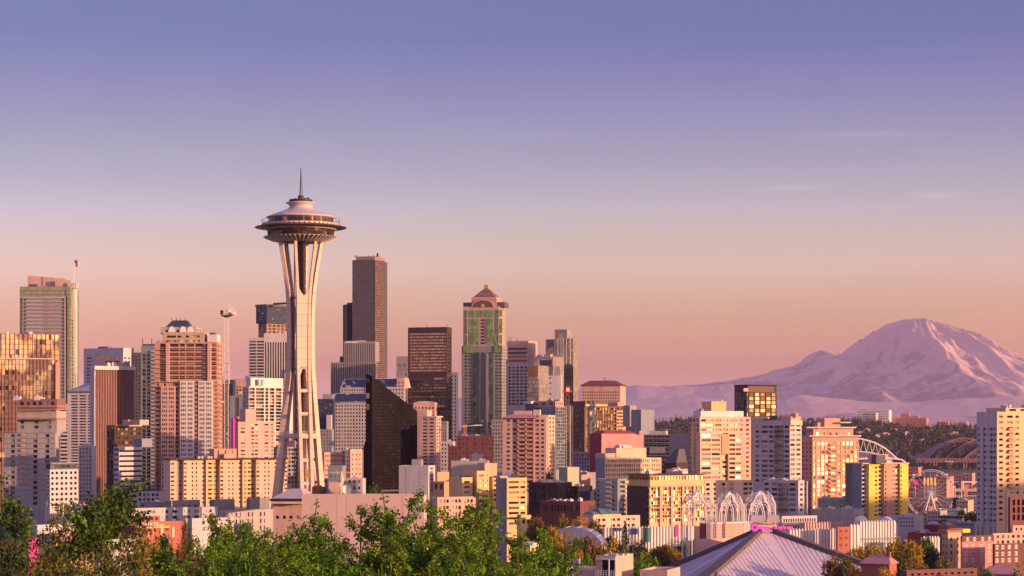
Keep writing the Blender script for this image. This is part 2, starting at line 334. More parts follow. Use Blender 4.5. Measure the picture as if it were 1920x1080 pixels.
class Bld:
    """a building whose corner nearest the camera stands at picture column pc and depth Y; its two visible faces run to pl and pr"""
    def __init__(s, name, label, pl, pc, pr, top, Y, th, wall='concrete', vb=980, dp=26, base=None, group=None, cat='building'):
        if pr is None and pc < 960: th, dp = min(th, 6), min(dp, 9)
        s.Y, s.th, s.wall, s.vb = Y, rad(th), wall, vb
        c, si = math.cos(s.th), math.sin(s.th); s.c, s.s = c, si
        k = lambda p: (p - 960) / F
        s.Xc = k(pc) * Y
        s.L = dp if pl is None else (s.Xc - k(pl) * Y) / (c + k(pl) * si)
        s.R = dp if pr is None else (k(pr) * Y - s.Xc) / (si - k(pr) * c)
        if not (0 < s.R < 140): s.R = dp
        if not (0 < s.L < 140): s.L = dp
        s.z0 = (ground_z(s.Xc, Y) - 2) if base is None else base
        s.zt = PZ(top, Y)
        s.root = thing(name, label, cat, (s.Xc, Y, s.z0), -s.th, group)
        s.nw = 0; s.rnd = random.Random(int(pl or 0) * 7 + int(top))
    def Z(s, py, dy=0): return PZ(py, s.Y + dy) - s.z0
    def X(s, px, y=0):
        k = (px - 960) / F; Xo, Yo = s.Xc + s.s * y, s.Y + s.c * y
        return -(Xo - k * Yo) / (s.c + k * s.s)
    def Yr(s, px, x=0):
        k = (px - 960) / F; Xo, Yo = s.Xc + s.c * x, s.Y - s.s * x
        return (k * Yo - Xo) / (s.s - k * s.c)
    def m(s, px): return px / F * s.Y
    def windows(s, name, panes):
        """panes: (origin, u, n, w, h, glass). large ones stand as parts, the small rest as one glazing"""
        b = MB(); gm = []
        for (o, rz, w, h, g, big) in panes:
            if big and s.nw < 100:
                s.nw += 1
                ob = D.objects.new('window', pane_mesh(g)); COL.objects.link(ob); ob.parent = s.root
                ob.location = o; ob.rotation_euler = (0, 0, rz); ob.scale = (w, 1, h)
            else:
                if g not in gm: gm.append(g)
                u = Vector((math.cos(rz), math.sin(rz), 0)) * (w / 2); z = Vector((0, 0, h / 2)); o = Vector(o)
                b.q(o - u - z, o + u - z, o + u + z, o - u + z, m=gm.index(g))
        if b.f:
            ob = b.build('glazing', gm, s.root); ob['kind'] = 'stuff'
    def facade(s, b, panes, O, rz, Wd, z0, z1, sp, mi=0):
        u = Vector((math.cos(rz), math.sin(rz), 0)); n = Vector((math.sin(rz), -math.cos(rz), 0)); O = Vector(O)
        if sp is None:
            b.q(O + u * 0 + Vector((0, 0, z0)), O + u * Wd + Vector((0, 0, z0)), O + u * Wd + Vector((0, 0, z1)), O + Vector((0, 0, z1)), m=mi); return
        mpx = s.Y / F
        ml, mr = sp['ml'] * Wd, sp['mr'] * Wd
        nn = sp['n'] or max(1, round((Wd - ml - mr) / (sp['cp'] * mpx)))
        bay = (Wd - ml - mr) / nn
        cols = []
        pat = sp['pat'] or [((1 - sp['wf']) / 2, (1 + sp['wf']) / 2)]
        for i in range(nn):
            for a, e in pat: cols.append((ml + bay * (i + a), ml + bay * (i + e)))
        rp, h = sp['rp'] * mpx, sp['hf'] * sp['rp'] * mpx
        zb = max(z0 + .5 + sp['mb'] * mpx, s.Z(s.vb) if s.vb else z0)
        rows = []; z = z1 - sp['mt'] * mpx
        if sp['rp'] >= 100: rows.append((zb + .01, z))
        else:
            while z - h > zb and len(rows) < 90: rows.append((z - h, z)); z -= rp
        rows.reverse()
        if not rows or not cols: return s.facade(b, panes, O, rz, Wd, z0, z1, None, mi)
        xs = [0]; 
        for a, e in cols: xs += [max(a, xs[-1] + 1e-3), e]
        xs.append(Wd)
        zs = [z0]
        for a, e in rows: zs += [a, e]
        zs.append(z1)
        base = len(b.v); nx = len(xs)
        for z in zs:
            for x in xs: p = O + u * x; b.v.append((p.x, p.y, z))
        d = sp['d']; gl = sp['g'] if isinstance(sp['g'], (list, tuple)) else [sp['g']]
        for j in range(len(zs) - 1):
            for i in range(nx - 1):
                a, c, e, f = base + j * nx + i, base + j * nx + i + 1, base + (j + 1) * nx + i + 1, base + (j + 1) * nx + i
                if i % 2 and j % 2:
                    bb = len(b.v); off = -n * d
                    for q in (a, c, e, f): v = Vector(b.v[q]) + off; b.v.append(tuple(v))
                    for p, q, r, t in ((a, c, bb + 1, bb), (c, e, bb + 2, bb + 1), (e, f, bb + 3, bb + 2), (f, a, bb, bb + 3)):
                        b.f.append((p, q, r, t)); b.m.append(mi)
                    w, hh = xs[i + 1] - xs[i], zs[j + 1] - zs[j]
                    pc = O + u * ((xs[i] + xs[i + 1]) / 2) - n * d; pc.z = (zs[j] + zs[j + 1]) / 2
                    big = sp['big'] if sp['big'] is not None else (w / mpx > 4.4 and hh / mpx > 3.4)
                    panes.append((tuple(pc), rz, w, hh, gl[0] if len(gl) == 1 else s.rnd.choice(gl), big))
                else:
                    b.f.append((a, c, e, f)); b.m.append(mi)
    def block(s, L=None, R=None, x0=None, x1=0, y0=0, y1=None, z0=0, z1=None, wall=None, name='wall', cap=None, rim=.6, wallR=None):
        x0 = -s.L if x0 is None else x0; y1 = s.R if y1 is None else y1; z1 = (s.zt - s.z0) if z1 is None else z1
        b = MB(); panes = []
        s.facade(b, panes, (x0, y0, 0), 0, x1 - x0, z0, z1, L)
        s.facade(b, panes, (x1, y0, 0), math.pi / 2, y1 - y0, z0, z1, R, 2 if wallR else 0)
        b.q((x1, y1, z0), (x0, y1, z0), (x0, y1, z1), (x1, y1, z1)); b.q((x0, y1, z0), (x0, y0, z0), (x0, y0, z1), (x0, y1, z1))
        r = rim
        if r and x1 - x0 > 4 and y1 - y0 > 4:
            # parapet round a sunken roof deck
            t = .35
            for (ax, ay, bx, by) in ((x0, y0, x1, y0 + t), (x0, y1 - t, x1, y1), (x0, y0 + t, x0 + t, y1 - t), (x1 - t, y0 + t, x1, y1 - t)):
                b.q((ax, ay, z1), (bx, ay, z1), (bx, by, z1), (ax, by, z1))
            b.q((x0 + t, y0 + t, z1 - r), (x1 - t, y0 + t, z1 - r), (x1 - t, y1 - t, z1 - r), (x0 + t, y1 - t, z1 - r), m=1)
            b.q((x0 + t, y1 - t, z1 - r), (x1 - t, y1 - t, z1 - r), (x1 - t, y1 - t, z1), (x0 + t, y1 - t, z1))
            b.q((x0 + t, y0 + t, z1 - r), (x0 + t, y1 - t, z1 - r), (x0 + t, y1 - t, z1), (x0 + t, y0 + t, z1))
            b.q((x1 - t, y1 - t, z1 - r), (x1 - t, y0 + t, z1 - r), (x1 - t, y0 + t, z1), (x1 - t, y1 - t, z1))
            b.q((x1 - t, y0 + t, z1 - r), (x0 + t, y0 + t, z1 - r), (x0 + t, y0 + t, z1), (x1 - t, y0 + t, z1))
        else:
            b.q((x0, y0, z1), (x1, y0, z1), (x1, y1, z1), (x0, y1, z1), m=1)
        o = b.build(name, [wall or s.wall, cap or 'roofgrey'] + ([wallR] if wallR else []), s.root)
        if panes: s.windows('window', panes)
        return o
    def part(s, name, mats, fn):
        b = MB(); fn(b); return b.build(name, mats, s.root)
    def box(s, name, mat, px0, px1, py0, py1, y0=2, y1=None, n=1):
        """a box part standing on the roof, given by its picture columns and rows"""
        y1 = y0 + max(2, abs(s.X(px1, y0) - s.X(px0, y0)) * .8) if y1 is None else y1
        b = MB(); b.box(s.X(px0, y0), s.X(px1, y0), y0, y1, s.Z(py1), s.Z(py0)); return b.build(name, mat, s.root)
    def junk(s, n=4, z=None, hmax=2.6, x0=None, x1=-1, y0=1.5, y1=None, seed=0):
        """air handlers, vents and pipes on the roof"""
        r = random.Random(seed + int(s.Xc * 10)); z = (s.zt - s.z0 - .6) if z is None else z
        x0 = -s.L + 1 if x0 is None else x0; y1 = s.R - 1.5 if y1 is None else y1
        if y1 - y0 < 2: y1 = y0 + 2
        for i in range(n):
            w, d, h = r.uniform(1.5, 4.5), r.uniform(1.5, 3.5), r.uniform(.8, hmax)
            if x1 - w <= x0: continue
            x, y = r.uniform(x0, x1 - w), r.uniform(y0, max(y0 + .1, y1 - d))
            b = MB(); b.box(x, x + w, y, y + d, z - .1, z + h)
            if r.random() < .6: b.lathe([(0.01, z + h + .5), (w * .28, z + h + .5), (w * .28, z + h - .05)], 10, (x + w / 2, y + d / 2))
            else: b.box(x + w * .2, x + w * .45, y + d * .2, y + d * .8, z + h - .05, z + h + .45)
            b.build('roof_unit', r.choice(['lightgrey', 'white', 'grey', 'steel', 'offwhite']), s.root)
    def hip(s, z0, z1, x0=None, x1=0, y0=0, y1=None, over=.8, inset=.5, mat='maroon', name='roof'):
        x0 = -s.L if x0 is None else x0; y1 = s.R if y1 is None else y1
        b = MB(); a = [(x0 - over, y0 - over), (x1 + over, y0 - over), (x1 + over, y1 + over), (x0 - over, y1 + over)]
        cx, cy = (x0 + x1) / 2, (y0 + y1) / 2
        t = [(lerp(x, cx, inset), lerp(y, cy, inset)) for x, y in a]
        b.prism(a, z0, z0 + .3, 0); b.prism(a, z0 + .3, z1, 0, top=t); return b.build(name, mat, s.root)
    def balconies(s, px0, px1, rows, face='L', dep=1.5, mat='white', solid=True, railh=1.0):
        """one slab with a rail per storey; rows are picture rows of the slab"""
        if face == 'L': a, e = s.X(px0), s.X(px1)
        else: a, e = s.Yr(px0), s.Yr(px1)
        b = MB(); w = abs(e - a)
        b.box(0, w, -dep, -.003, -.18, 0)
        if solid: b.box(0, w, -dep, -dep + .08, 0, railh)
        else:
            b.box(0, w, -dep, -dep + .06, railh - .08, railh)
            for k in range(max(2, int(w / .8)) + 1): x = (w - .06) * k / max(2, int(w / .8)); b.box(x, x + .06, -dep, -dep + .06, 0, railh - .08)
        me = b.mesh('balcony', mat)
        for py in rows:
            o = D.objects.new('balcony', me); COL.objects.link(o); o.parent = s.root
            if face == 'L': o.location = (a, 0, s.Z(py))
            else: o.location = (0, a, s.Z(py)); o.rotation_euler = (0, 0, math.pi / 2)
def frange(a, b, st):
    r = []; 
    while a < b: r.append(a); a += st
    return r
# ------------------------------------------------------------------ mountain, ridges, wooded hill
from mathutils import noise as NS
def nz3(x, y, z=0.0): return NS.noise(Vector((x, y, z)))
def fbm(x, y, z=0, o=4):
    a, s = 1, 0
    for i in range(o): s += a * NS.noise(Vector((x, y, z))); x *= 2.03; y *= 2.03; a *= .5
    return s
def ridg(x, y, z=0, o=4):
    a, s = 1, 0
    for i in range(o): s += a * (1 - 2 * abs(NS.noise(Vector((x, y, z + i * 7))))); x *= 2.1; y *= 2.1; a *= .5
    return s / 1.9
MT = [(900, 760), (1100, 738), (1165, 730), (1300, 722), (1380, 712), (1440, 700), (1455, 692), (1485, 686), (1510, 677), (1518, 666), (1526, 662), (1537, 657), (1546, 660), (1556, 665), (1566, 666), (1575, 667),
      (1590, 657), (1600, 650), (1640, 622), (1652, 614), (1668, 606), (1690, 600), (1703, 597.5), (1722, 598), (1733, 600.5), (1750, 604), (1775, 612), (1800, 625), (1830, 643), (1860, 660), (1885, 673), (1905, 681), (1920, 685), (1990, 704), (2080, 720), (2200, 736), (2400, 756)]
def build_mountain():
    Y0, DF, DB = 28000., 9000., 7000.
    zb = -36.
    nx, ny = 620, 200
    b = MB(); sn = []
    xs_, ys_ = PX(1712, Y0), Y0
    for j in range(ny):
        t = j / (ny - 1); dy = lerp(-DF, DB, t); q = dy / DF if dy < 0 else dy / DB
        for i in range(nx):
            px = lerp(900, 2400, i / (nx - 1)); x = PX(px, Y0)
            zc = PZ(interp(MT, px), Y0)
            aq = abs(q)
            prof = (1 - aq) ** 1.25
            z = zb + (zc - zb) * prof
            dx = x - xs_; ang = math.atan2(dx, -dy + 420); rr = math.hypot(dx, dy)
            rg = ridg(ang * 5.5 + .00003 * rr, rr * .00014, 3.3)
            rg2 = ridg(ang * 15, rr * .0007, 9.1, 4)
            amp = min(1, aq * 7) * prof
            z += amp * (290 * (rg - .25) + 130 * (rg2 - .25)) * min(1, (zc - zb) / 1300) ** 1.3
            z += 16 * fbm(x * .004, dy * .004, 1) * prof
            b.v.append((x, Y0 + dy, z))
            hh = (z - 380) / 850
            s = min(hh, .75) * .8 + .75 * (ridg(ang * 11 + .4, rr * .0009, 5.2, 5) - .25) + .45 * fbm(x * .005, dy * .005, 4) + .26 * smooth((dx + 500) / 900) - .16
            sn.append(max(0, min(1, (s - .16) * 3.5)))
    for j in range(ny - 1):
        for i in range(nx - 1):
            b.f.append((j * nx + i, j * nx + i + 1, (j + 1) * nx + i + 1, (j + 1) * nx + i)); b.m.append(0)
    m, t, p, out = new_mat('mountainmat')
    at = N(t, 'ShaderNodeAttribute', attribute_name='snow')
    geo = N(t, 'ShaderNodeNewGeometry'); n1 = N(t, 'ShaderNodeTexNoise'); n1.inputs['Scale'].default_value = .022; n1.inputs['Detail'].default_value = 7; n1.inputs['Roughness'].default_value = .7
    t.links.new(geo.outputs['Position'], n1.inputs['Vector'])
    f = mathn(t, 'MULTIPLY_ADD', mathn(t, 'SUBTRACT', n1.outputs[0], .5), 1.9, at.outputs['Fac'], clamp=True)
    mx = N(t, 'ShaderNodeMix', data_type='RGBA'); t.links.new(f, mx.inputs[0]); mx.inputs[6].default_value = (.36, .25, .235, 1); mx.inputs[7].default_value = (.68, .49, .40, 1)  # haze put into the rock's pale tone, sunset pink into the snow
    t.links.new(mx.outputs[2], p.inputs['Base Color']); p.inputs['Roughness'].default_value = .9; p.inputs['Specular IOR Level'].default_value = .1
    o = b.build('mountain', 'mountainmat'); tag(o, kind='structure')
    a = o.data.attributes.new('snow', 'FLOAT', 'POINT'); a.data.foreach_set('value', sn)
    o.data.polygons.foreach_set('use_smooth', [True] * len(o.data.polygons))
build_mountain()
wall_mat('foresthazed', (.46, .345, .35), var=.3, scale=.004, streak=False)  # far forest paled to lilac: distance haze put into the colour
def build_ridge(Y0, pts, depth, seed, amp):
    b = MB(); nx, ny = 420, 36
    for j in range(ny):
        q = lerp(-1, 1, j / (ny - 1))
        for i in range(nx):
            px = lerp(pts[0][0], pts[-1][0], i / (nx - 1)); x = PX(px, Y0)
            zc = PZ(interp(pts, px), Y0)
            z = -36 + (zc + 36) * (1 - abs(q)) ** 1.1 + amp * fbm(x * .0016, q * 3 + seed, seed, 6) * (1 - abs(q))
            b.v.append((x, Y0 + q * depth, z))
    for j in range(ny - 1):
        for i in range(nx - 1):
            b.f.append((j * nx + i, j * nx + i + 1, (j + 1) * nx + i + 1, (j + 1) * nx + i)); b.m.append(0)
    o = b.build('hills', 'foresthazed'); tag(o, kind='structure')
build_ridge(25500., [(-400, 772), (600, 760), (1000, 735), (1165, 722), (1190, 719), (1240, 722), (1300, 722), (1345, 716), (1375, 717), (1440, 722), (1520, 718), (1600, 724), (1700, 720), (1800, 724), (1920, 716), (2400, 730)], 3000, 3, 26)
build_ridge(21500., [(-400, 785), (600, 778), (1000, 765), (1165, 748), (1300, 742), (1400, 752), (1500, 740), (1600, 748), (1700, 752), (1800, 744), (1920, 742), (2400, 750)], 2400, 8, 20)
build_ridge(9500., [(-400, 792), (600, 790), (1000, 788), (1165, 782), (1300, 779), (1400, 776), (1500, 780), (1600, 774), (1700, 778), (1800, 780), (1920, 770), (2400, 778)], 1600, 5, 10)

HILL = [(300, 806), (700, 802), (1000, 799), (1150, 797), (1205, 794), (1235, 791), (1262, 788), (1300, 790), (1400, 789), (1480, 789), (1520, 789), (1560, 787), (1610, 786), (1640, 789), (1680, 796), (1720, 801), (1760, 797), (1800, 796), (1835, 797), (1900, 794), (2100, 800), (2500, 815)]
HY = 5000.
def hill_z(x, y):
    px = 960 + F * x / y
    zc = PZ(interp(HILL, px), HY) - 8
    q = (y - HY) / (1450. if y < HY else 1500.)
    if abs(q) >= 1: return -38
    f = smooth(1 - abs(q)) if y > HY else (1 - abs(q)) ** .85
    return -38 + (zc + 38) * f + 3.5 * fbm(x * .006, y * .006, 2) * f
def build_hill():
    b = MB(); nx, ny = 150, 40
    for j in range(ny):
        for i in range(nx):
            y = lerp(HY - 1450, HY + 1500, j / (ny - 1)); x = PX(lerp(300, 2500, i / (nx - 1)), y)
            b.v.append((x, y, hill_z(x, y)))
    for j in range(ny - 1):
        for i in range(nx - 1):
            b.f.append((j * nx + i, j * nx + i + 1, (j + 1) * nx + i + 1, (j + 1) * nx + i)); b.m.append(0)
    wall_mat('hillsoil', (.10, .085, .06), var=.4, scale=.02, streak=False)
    tag(b.build('hill', 'hillsoil'), kind='structure')
    # the wood on it: conifers and round crowns of leaf clumps
    r = random.Random(11); b = MB()
    leaf_mat('woods', (.028, .036, .026), (.105, .085, .045), trans=.1, nscale=.03)
    n = 0
    while n < 5600:
        py = r.random(); y = lerp(HY - 1150, HY + 60, py ** .8); px = r.uniform(1150, 1930); x = PX(px, y)
        if fbm(x * .01, y * .01, 6) < -.38: continue
        n += 1; z = hill_z(x, y) - .5
        big = r.uniform(.7, 1.3)
        if r.random() < (.5 if y > HY - 160 else .18):
            h, w = r.uniform(9, 17) * big, r.uniform(1.8, 3) * big
            for k in range(5):
                z0 = z + h * (.05 + .19 * k); ww = w * (1 - k * .17); b0 = len(b.v)
                for a in range(5):
                    an = a * 1.2566 + k + r.random() * .5; rr = ww * r.uniform(.7, 1.15)
                    b.v.append((x + rr * math.cos(an), y + rr * math.sin(an), z0 + r.uniform(-.4, .4)))
                b.v.append((x, y, z0 + h * .28))
                for a in range(5): b.f.append((b0 + a, b0 + (a + 1) % 5, b0 + 5)); b.m.append(0)
        else:
            R_ = r.uniform(3, 5.5) * big; hz_ = R_ * r.uniform(.8, 1.2)
            for k in range(13):
                v = Vector((r.gauss(0, 1), r.gauss(0, 1), r.gauss(.25, .8))).normalized()
                c = Vector((x, y, z + hz_)) + Vector((v.x * R_, v.y * R_, v.z * hz_)) * r.uniform(.7, 1)
                nn = (v + Vector((r.uniform(-.5, .5), r.uniform(-.5, .5), r.uniform(-.3, .6)))).normalized()
                a = nn.orthogonal().normalized(); c2 = nn.cross(a); s = R_ * r.uniform(.4, .7)
                b.q(c + a * s, c + c2 * s, c - a * s * .8, c - c2 * s)
    o = b.build('hillside_woods', 'woods'); tag(o, 'dark wooded hillside of mixed trees below the snowy mountain', kind='stuff')
build_hill()

# ------------------------------------------------------------------ observation tower
def build_needle():
    Y0 = 1050.; k = Y0 / F
    z = lambda py: PZ(py, Y0)
    ax = PX(564, Y0)
    T = thing('observation_tower', 'tall white observation tower with saucer top on three flaring legs', 'tower', (ax, Y0, 0))
    phi0 = 20
    RT = [(452, 8.6), (470, 7.9), (500, 6.8), (540, 5.5), (580, 4.95), (620, 4.75), (655, 4.8), (690, 5.0), (733, 6.0), (775, 7.2), (818, 8.3), (862, 9.5), (905, 10.7), (1050, 14.8)]
    ST = [(452, 4.9), (480, 4.3), (520, 3.45), (555, 2.85), (600, 2.7), (690, 2.65), (760, 2.55), (905, 2.5), (1050, 2.5)]
    def cen(i, py, side, dr=0, ds=0):
        a = rad(phi0 + 120 * i); r = interp(RT, py) + dr; s = (interp(ST, py) + ds) * side
        rx, ry = math.sin(a), -math.cos(a); tx, ty = math.cos(a), math.sin(a)
        return Vector((rx * r + tx * s, ry * r + ty * s, z(py))), Vector((rx, ry, 0)), Vector((tx, ty, 0))
    ys = list(range(450, 1056, 9))
    for i in range(3):
        b = MB()
        for side in (-1, 1):
            prev = None
            for py in ys:
                c, rv, tv = cen(i, py, side)
                hw = interp([(452, .58), (560, .64), (700, .68), (905, .82), (1050, 1.0)], py)     # half width tangential
                hd = interp([(452, .9), (560, 1.0), (700, 1.2), (905, 1.5), (1050, 1.8)], py)
                ring = [c - tv * hw - rv * hd, c + tv * hw - rv * hd, c + tv * hw + rv * hd, c - tv * hw + rv * hd]
                b0 = len(b.v); b.v += [tuple(p) for p in ring]
                if prev is not None:
                    for q in range(4): w = (q + 1) % 4; b.f.append((prev + q, prev + w, b0 + w, b0 + q)); b.m.append(0)
                prev = b0
        # web plate between the two beams at the waist, with pointed ends
        def web(py0, py1, inset):
            for a, e in zip(range(py0, py1, 6), range(py0 + 6, py1 + 6, 6)):
                e = min(e, py1)
                pts = []
                for py in (a, e):
                    for sd_ in (-1, 1):
                        c, rv, tv = cen(i, py, sd_); pts.append(c + rv * inset - tv * sd_ * .5)
                b.q(pts[0], pts[1], pts[3], pts[2]);
                pts = [p - Vector((math.sin(rad(phi0 + 120 * i)), -math.cos(rad(phi0 + 120 * i)), 0)) * .7 for p in pts]
                b.q(pts[1], pts[0], pts[2], pts[3])
        web(556, 692, .75)
        for (py0, py1, up) in ((552, 538, 1), (692, 712, -1)):     # arched transition at each end of the slot
            for sd_ in (-1, 1):
                last = None
                for q in range(7):
                    f = q / 6; py = lerp(py0 + 4 * up, py1, f)
                    c, rv, tv = cen(i, py, sd_); s = interp(ST, py)
                    wdt = (s - .5) * (1 - f) ** 1.6
                    p1, p2 = c + rv * .75 - tv * sd_ * .5, c + rv * .75 - tv * sd_ * (.5 + wdt)
                    if last: b.q(last[0], last[1], p2, p1)
                    last = (p1, p2)
        for py in (733, 776, 819, 862, 905, 948):                  # ties
            c0, rv, tv = cen(i, py, -1); c1, _, _ = cen(i, py, 1)
            h = .75
            q = [c0 + tv * .6 + rv * .8, c1 - tv * .6 + rv * .8, c1 - tv * .6 - rv * .8, c0 + tv * .6 - rv * .8]
            b0 = len(b.v); b.v += [tuple(p - Vector((0, 0, h))) for p in q] + [tuple(p + Vector((0, 0, h))) for p in q]
            for f in ((0, 3, 2, 1), (4, 5, 6, 7), (0, 1, 5, 4), (1, 2, 6, 5), (2, 3, 7, 6), (3, 0, 4, 7)): b.f.append(tuple(b0 + w for w in f)); b.m.append(0)
        b.build('leg', 'needlewhite', T)
        # thin tie from the leg to the core
        for py in (558, 692):
            c, rv, tv = cen(i, py, 0); b = MB()
            b.tube([c - rv * .6, Vector((0, 0, c.z))], .5, 4); b.build('strut', 'darksteel', T)
    # the core with its lattice and lift guides
    b = MB(); R = 2.3
    poly = [(R * .8 * math.cos(rad(60 * q)), R * .8 * math.sin(rad(60 * q))) for q in range(6)]
    b.prism(poly, 0, z(452)); core = b.build('core', 'darkcore', T)
    b = MB(); zz = 0
    while zz < z(456):
        for q in range(6):
            a0, a1 = rad(60 * q), rad(60 * q + 60)
            p0, p1 = Vector((R * math.cos(a0), R * math.sin(a0), zz)), Vector((R * math.cos(a1), R * math.sin(a1), zz))
            u = Vector((0, 0, 4.2))
            b.tube([p0, p1 + u], .13, 4, cap=False); b.tube([p1, p0 + u], .13, 4, cap=False); b.tube([p0, p1], .16, 4, cap=False); b.tube([p0, p0 + u], .2, 4, cap=False)
        zz += 4.2
    o = b.build('lattice', 'browncore', core); o['kind'] = 'stuff'
    for a in (95, 215, 335):
        b = MB(); x, y = 3.0 * math.sin(rad(a - 60)), -3.0 * math.cos(rad(a - 60))
        b.box(x - .22, x + .22, y - .3, y + .3, 0, z(452)); b.build('lift_rail', 'railpink', T)
    b = MB(); b.box(2.1, 5.0, -3.2, -.8, z(897), z(880)); c_ = b.build('lift_cab', 'goldcab', T)
    b = MB(); b.box(2.3, 4.8, -3.26, -3.21, z(894), z(883)); b.build('window', 'glass_warm', c_)
    # the platform part way up
    b = MB(); hexa = [(9.0 * math.sin(rad(phi0 + a)), -9.0 * math.cos(rad(phi0 + a))) for a in (-14, 14, 106, 134, 226, 254)]
    b.prism(hexa, z(822), z(813)); pf = b.build('platform', 'needlewhite', T)
    b = MB()
    for q in range(6):
        (x0, y0), (x1, y1) = hexa[q], hexa[(q + 1) % 6]
        for w in range(14): f = w / 13; b.box(lerp(x0, x1, f) - .05, lerp(x0, x1, f) + .05, lerp(y0, y1, f) - .05, lerp(y0, y1, f) + .05, z(813), z(809))
        b.tube([(x0, y0, z(809)), (x1, y1, z(809))], .08, 4)
    b.build('railing', 'needlewhite', pf)
    # the top house, from below upwards
    def lat(name, mat, prof, n=72, parent=T):
        b = MB(); b.lathe([(r * k, z(py)) for r, py in prof], n); o = b.build(name, mat, parent)
        o.data.polygons.foreach_set('use_smooth', [True] * len(o.data.polygons)); return o
    flat = lambda o: o.data.polygons.foreach_set('use_smooth', [False] * len(o.data.polygons))
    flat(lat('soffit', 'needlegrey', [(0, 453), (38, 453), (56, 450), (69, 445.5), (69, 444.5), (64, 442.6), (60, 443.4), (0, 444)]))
    for q in range(48):
        if q == 0:
            bb = MB(); s = .2
            pr = [(39, 455.2), (56, 452), (69.6, 446.2), (69.6, 445), (56, 449.2), (39, 452.4)]
            for sgn in (-1, 1): bb.q(*[(r * k, sgn * s, z(py)) for r, py in (pr if sgn < 0 else pr[::-1])])
            for (r0, p0), (r1, p1) in zip(pr, pr[1:] + pr[:1]): bb.q((r0 * k, -s, z(p0)), (r0 * k, s, z(p0)), (r1 * k, s, z(p1)), (r1 * k, -s, z(p1)))
            fin = bb.mesh('fin', 'plainwhite')  # whiter than the legs; the light on the fins is put into the colour
        o = D.objects.new('fin', fin); COL.objects.link(o); o.parent = T; o.rotation_euler = (0, 0, 2 * math.pi * (q + .5) / 48)
    lat('lower_drum', 'darkcore', [(59.5, 449), (59.8, 443)])
    flat(lat('window_band', 'needleglass', [(60.3, 446), (62.5, 431)], 48))
    b = MB()
    for q in range(48):
        a = 2 * math.pi * q / 48; b.tube([(60.6 * k * math.cos(a), 60.6 * k * math.sin(a), z(446)), (62.8 * k * math.cos(a), 62.8 * k * math.sin(a), z(431))], .09, 4)
    b.build('mullions', 'darksteel', T)['kind'] = 'stuff'
    flat(lat('sill_ring', 'needlegrey', [(60, 447), (62.0, 447), (62.0, 445.9), (60, 445.9)]))
    flat(lat('restaurant_roof', 'needlewhite', [(60, 431.8), (66, 431.4), (67.5, 430), (67.5, 428.6), (60, 428.6)]))
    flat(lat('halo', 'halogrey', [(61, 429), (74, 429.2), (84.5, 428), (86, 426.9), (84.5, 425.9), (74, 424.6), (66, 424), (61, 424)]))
    flat(lat('deck', 'needlewhite', [(60, 424.4), (72.5, 423.6), (72.5, 420.4), (60, 420)]))
    bb = MB()
    for q in range(48):
        a = 2 * math.pi * (q + .5) / 48; p = Vector((math.cos(a), math.sin(a), 0)); bb.tube([p * 72.4 * k + Vector((0, 0, z(422.2))), p * 73.4 * k + Vector((0, 0, z(423)))], .28, 5)
    bb.build('bracket', 'darksteel', T)['kind'] = 'stuff'
    lat('deck_wall', 'needleglass', [(62, 420.5), (61, 408.4)], 48)
    bb = MB()
    for q in range(60):
        a = 2 * math.pi * q / 60; p = Vector((math.cos(a), math.sin(a), 0))
        bb.tube([p * 72.2 * k + Vector((0, 0, z(420.4))), p * 73.2 * k + Vector((0, 0, z(412.4)))], .05, 4)
    for py, r in ((412.4, 73.2), (420, 72.2)):
        bb.tube([(r * k * math.cos(2 * math.pi * q / 60), r * k * math.sin(2 * math.pi * q / 60), z(py)) for q in range(61)], .07, 4, cap=False)
    bb.build('railing', 'browncore', T)
    # visitors on the deck are a few dark specks: leave the band to the glass; the roof with its neck
    lat('roof', 'needleroof', [(61, 409.4), (64.5, 408.6), (64.5, 407.4), (58, 404.6), (44, 399.6), (32, 395.2), (24, 391.6), (21.3, 388.2), (21.6, 385.6), (24, 383.2), (28, 381.2), (28, 380), (24, 379.2), (0, 379)], 96)
    flat(lat('parapet', 'darkcore', [(21.5, 379.5), (21.8, 374.6), (21, 374.4), (0, 375)]))
    flat(lat('beacon_drum', 'darkcore', [(5.4, 375), (5.2, 366.6), (0, 366.4)], 16))
    for a, h in ((20, 370), (75, 372), (140, 371), (165, 372.5), (260, 371), (310, 372)):
        bb = MB(); x, y = 14 * k * math.cos(rad(a)), 14 * k * math.sin(rad(a)); bb.box(x - .5, x + .5, y - .4, y + .4, z(375), z(h)); bb.build('roof_unit', 'darksteel', T)
    bb = MB()
    top = z(316)
    for q in range(3):
        a = rad(120 * q + 20)
        base = Vector((3.2 * k * math.cos(a), 3.2 * k * math.sin(a), z(366.6)))
        bb.tube([base, base * .28 + Vector((0, 0, lerp(z(366.6), top, .72) - base.z * .28)), Vector((0, 0, top))], [.17, .14, .1], 4)
    for q in range(14):
        f = q / 14 * .74; r = 3.2 * k * (1 - f) + .1; zq = lerp(z(366.6), top, f)
        bb.tube([(r * math.cos(rad(120 * w + 20)), r * math.sin(rad(120 * w + 20)), zq + .6 * w) for w in range(4)], .06, 4)
    bb.tube([(0, 0, top), (0, 0, z(313))], .06, 4)
    bb.lathe([(.01, z(318.6)), (.36, z(318)), (.36, z(316.6)), (.01, z(316))], 8)
    bb.build('spire', 'darksteel', T)
wall_mat('needlewhite', (.62, .47, .385), rough=.55, var=.10, scale=.1, seam=5.2)
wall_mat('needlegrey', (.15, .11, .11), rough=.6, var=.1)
wall_mat('needleroof', (.46, .41, .43), rough=.45, var=.06)
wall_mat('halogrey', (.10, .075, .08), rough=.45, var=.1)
wall_mat('darkcore', (.035, .026, .028), rough=.6, var=.2)
wall_mat('browncore', (.13, .09, .08), rough=.6, var=.2)
